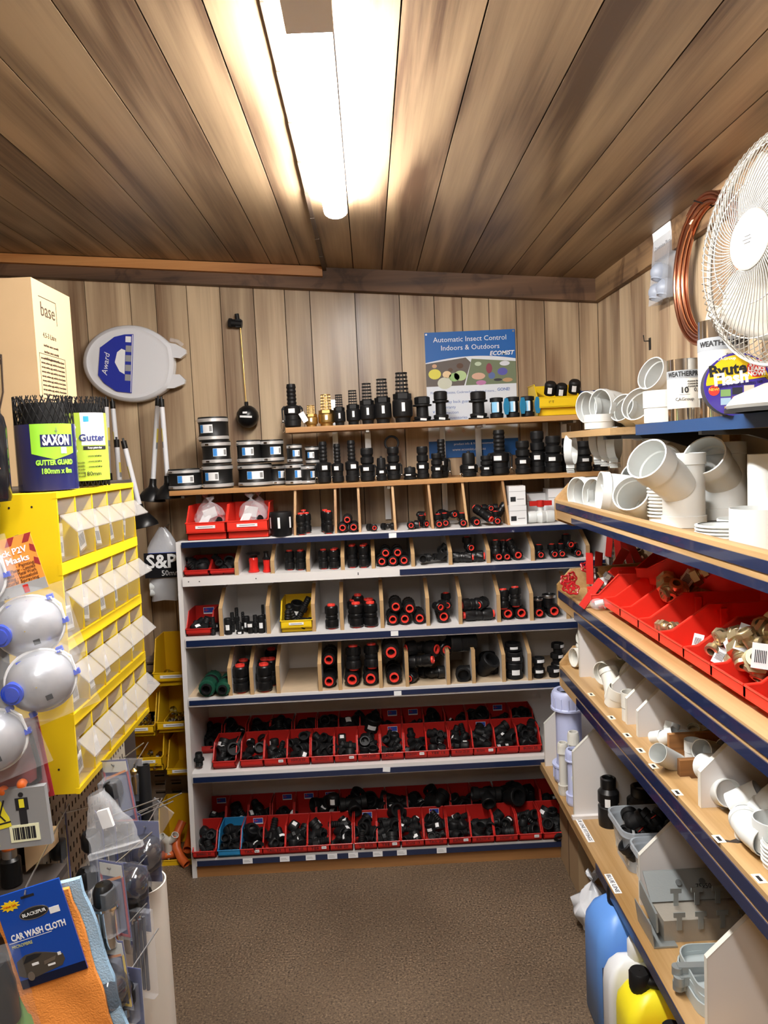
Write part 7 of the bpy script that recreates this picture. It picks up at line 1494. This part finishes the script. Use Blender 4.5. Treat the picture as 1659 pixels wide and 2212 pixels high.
# ---------------------------------------------------------------- blister packs hanging along the pegboard
BLS = mat('blister_clear', (.85, .88, .95), .06, alpha=.11, spec=1.)
NVC = mat('pack_navy', (.01, .02, .14), .4)
def blister(c, w, h, yaw, roll_, lb, content, colr=NVC, border=None, depth=.03, pitch=0.):
    o = empty('blister_pack', c, (pitch, roll_, yaw), lb, 'blister pack')
    obj('back_card', MB().box(-w/2, w/2, 0, .0012, -h, 0), colr, o)
    if border:
        b_ = MB(); 
        for x in (-w/2+.003, w/2-.003): b_.box(x-.002, x+.002, -.0008, 0, -h+.002, -.022)
        b_.box(-w/2+.002, w/2-.002, -.0008, 0, -h+.001, -h+.005); obj('card_border', b_, border, o)
        obj('card_header', MB().box(-w/2+.002, w/2-.002, -.0008, 0, -.024, -.003), PVCC, o); obj('orange_flash', MB().prism([(-w/2+.006, -.034), (w/2-.006, -.020), (w/2-.006, -.024), (-w/2+.006, -.039)], 1, -.0009, 0), ORG, o)
    b_ = MB().box(-w/2-.003, w/2+.003, -.002, -.001, -h-.003, .003); b_.hexa([(-w*.36, -depth, -h*.85), (w*.36, -depth, -h*.85), (w*.40, -.002, -h*.88), (-w*.40, -.002, -h*.88), (-w*.36, -depth, -h*.28), (w*.36, -depth, -h*.28), (w*.40, -.002, -h*.24), (-w*.40, -.002, -h*.24)])
    obj('blister', b_, BLS, o); content(o, w, h)
    obj('peg_hook', MB().tube([(0, -.008, -.006), (0, -.004, -.010), (-.02, .12, -.010)], .0014, 5), STEEL, o)
    return o
def knob(o, w, h):
    obj('tow_cover', MB().lathe([(.014, 0), (.018, .006), (.018, .026), (.014, .034), (.001, .036)], 22), BLACK, o, (0, -.016, -h*.55)); obj('brass_stud', MB().cyl(.006, -.02, 0, 10), STEEL, o, (0, -.016, -h*.55))
def hitch(o, w, h):
    obj('plug_cap', MB().lathe([(.016, 0), (.018, .004), (.018, .024), (.012, .034), (.001, .036)], 22), BLACK, o, (0, -.02, -h*.48)); obj('chrome_body', MB().lathe([(.001, -.068), (.015, -.068), (.017, -.06), (.017, -.008), (.022, -.004), (.022, .0)], 24), CHROME, o, (0, -.02, -h*.48))
def domec(o, w, h):
    obj('chrome_dome', MB().lathe([(.028, 0), (.030, .008), (.028, .020), (.018, .030), (.001, .034)], 28, M=axm((0, 0, 0), (0, -1, .1))), CHROME, o, (0, 0, -h*.5)); obj('smoked_shell', MB().lathe([(.036, 0), (.037, .012), (.032, .030), (.018, .042), (.001, .045)], 28, M=axm((0, 0, 0), (0, -1, .1))), mat('smoked', (.05, .05, .06), .08, alpha=.55, spec=1.), o, (0, 0, -h*.5))
def brassc(o, w, h): obj('brass_plug', MB().lathe([(.001, -.03), (.008, -.03), (.009, 0), (.006, .01), (.009, .02), (.001, .025)], 12), BRASS, o, (0, -.01, -h*.4))
at_ = lambda x, y, Y: atY(x, y, Y)
ZR = mat('pack_red_edge', (.5, .04, .05), .5)
blister(at_(245, 1642, 1.48), .062, .125, -.35, -.14, 'blue blister pack with black tow cover, highest on the pegboard', knob, border=ZR)
blister(at_(292, 1640, 1.60), .028, .10, -.1, 0, 'narrow blister pack of gold coloured plugs with yellow peg tip', brassc, colr=mat('card_dim', (.15, .12, .1), .5), depth=.016)
for i, x in enumerate((212, 238, 262, 290)): blister(at_(x, [1762, 1768, 1770, 1752][i], 1.40+.05*i), .055, .11, -1.0+.06*i, 0, 'edge-on blister pack in the crowded hook row, '+['first', 'second', 'third', 'fourth'][i]+' from the aisle end', knob, depth=.024)
blister(at_(315, 1775, 1.44), .05, .12, -.15, 0, 'blister pack whose smoky dome juts out beside the black pipes', domec, depth=.01)
blister(at_(238, 1862, 1.22), .052, .125, -.45, -.06, 'red edged blister pack with black cap and chrome cylinder', hitch, border=ZR, depth=.036)
blister(at_(290, 1868, 1.36), .052, .125, -.35, 0, 'blister pack with chrome dome behind the red edged pack', lambda o, w, h: (domec(o, w, h*.5), hitch(o, w, h*1.35)), depth=.02)
blister(at_(232, 2030, 1.2), .062, .11, -.4, -.1, 'navy and yellow blister pack with round chrome dome at its foot', lambda o, w, h: domec(o, w, h*1.35), border=YELP, depth=.01)
blister(at_(278, 2090, 1.24), .045, .10, -.3, .0, 'lowest navy blister pack beside the white tube', knob, depth=.024)
blister(at_(200, 1830, 1.40), .05, .13, -.9, 0, 'dark blister pack deep in the rack behind the zip bag', knob, depth=.02)
blister(at_(140, 1745, 1.46), .075, .17, -1.2, -.1, 'navy and yellow pack flat against the pegboard', knob, border=YELP, depth=.012)
# clear tool tube pack
o = empty('clear_tube_pack', at_(300, 1960, 1.33), (.0, .0, -.3), 'long clear pack of slim grey tools against the white tube', 'hanging pack'); obj('film', MB().box(-.028, .028, -.014, 0, -.16, .0), BLS, o)
for k in range(4): obj('tool', MB().cyl(.003, -.15, -.03+.006*k, 8), mat('tool_grey', (.2, .21, .24), .4, .5), o, (-.012+.008*k, -.006, 0))
# zip bag
o = empty('zip_bag', at_(208, 1712, 1.22), (0, -.30, -.2), 'clear zip bag with white contents hanging in front of the packs', 'plastic bag')
n = 10; vs = []
rnd = random.Random(2)
for j in range(n+1):
    t = j/n; w = .012+.036*min(1, t*1.4)
    for i in range(12): a = 2*PI*i/12; vs.append((w*math.cos(a)*rnd.uniform(.9, 1.08), .016*math.sin(a)*(1-.5*t)*rnd.uniform(.8, 1.2), -.095*t))
obj('film', MB().add(vs, [(j*12+i, (j+1)*12+i, (j+1)*12+(i+1) % 12, j*12+(i+1) % 12) for j in range(n) for i in range(12)]+[tuple(range(n*12, n*12+12))[::-1]]), mat('zip_film', (.85, .87, .9), .1, alpha=.22, spec=1., bump=1., bscale=20), o, ang=60); obj('insert', MB().box(-.010, .010, -.003, .003, -.06, -.03), PAPER, o); obj('zip_strip', MB().box(-.05, .05, -.008, .0, -.103, -.094), mat('zip_film', (.8, .8, .8)), o)
# dark wrapped item at the bottom corner
o = empty('wrapped_tool', at_(12, 2130, 1.12), (0, -.15, .2), 'black tool in crinkled clear wrap at the lower frame corner', 'hanging pack'); obj('tool_body', MB().lathe([(.001, -.06), (.03, -.055), (.034, 0), (.03, .04), (.012, .05)], 20), BLACK, o, (-.02, 0, 0)); obj('film', MB().box(-.06, .03, -.04, .01, -.10, .06), SHRK, o); obj('green_card', MB().box(-.05, .02, .011, .013, -.10, -.03), mat('card_green', (.2, .45, .1), .5), o)
# ---------------------------------------------------------------- white tube bin with black pipes
tb = atY(302, 1930, 1.50); tx, ty = tb.x, 1.50
o = empty('tube_stand', (tx-.002, ty, 0), label='wide white upright tube on the floor holding black pipes', cat='tube bin'); obj('tube', MB().lathe([(.052, 0), (.055, 0), (.055, .755), (.052, .755), (.052, .01)], 40, close=True).cyl(.053, 0, .01, 30), mat('tube_white', (.72, .66, .58), .4), o)
for i, (x0, y0, x1, y1, Y0, Y1, rr_) in enumerate(((309, 1652, 322, 1890, 1.60, 1.50, .0135), (296, 1700, 300, 1890, 1.60, 1.50, .010))):
    a, b_ = atY(x0, y0, Y0), atY(x1, y1, Y1); b2 = U((tx+[.024, -.012][i], ty+.008, .32))
    o = empty('conduit_pipe', b2, label=['thick black pipe leaning up out of the white tube, tallest', 'thinner black pipe beside the tallest one in the white tube'][i], cat='pipe'); obj('pipe', MB().hollow([(0, 0, 0), tuple(a-b2)], rr_, rr_*.8, 18), MBLACK, o)
# clear square case between stand and louvre panel
solo('clear_case', MB().box(-.03, .03, 0, .004, -.05, .05), BLS, 'thin clear plastic case leaning behind the black pipes', 'plastic case', atY(333, 1775, 1.75), (0, .6, -.3))
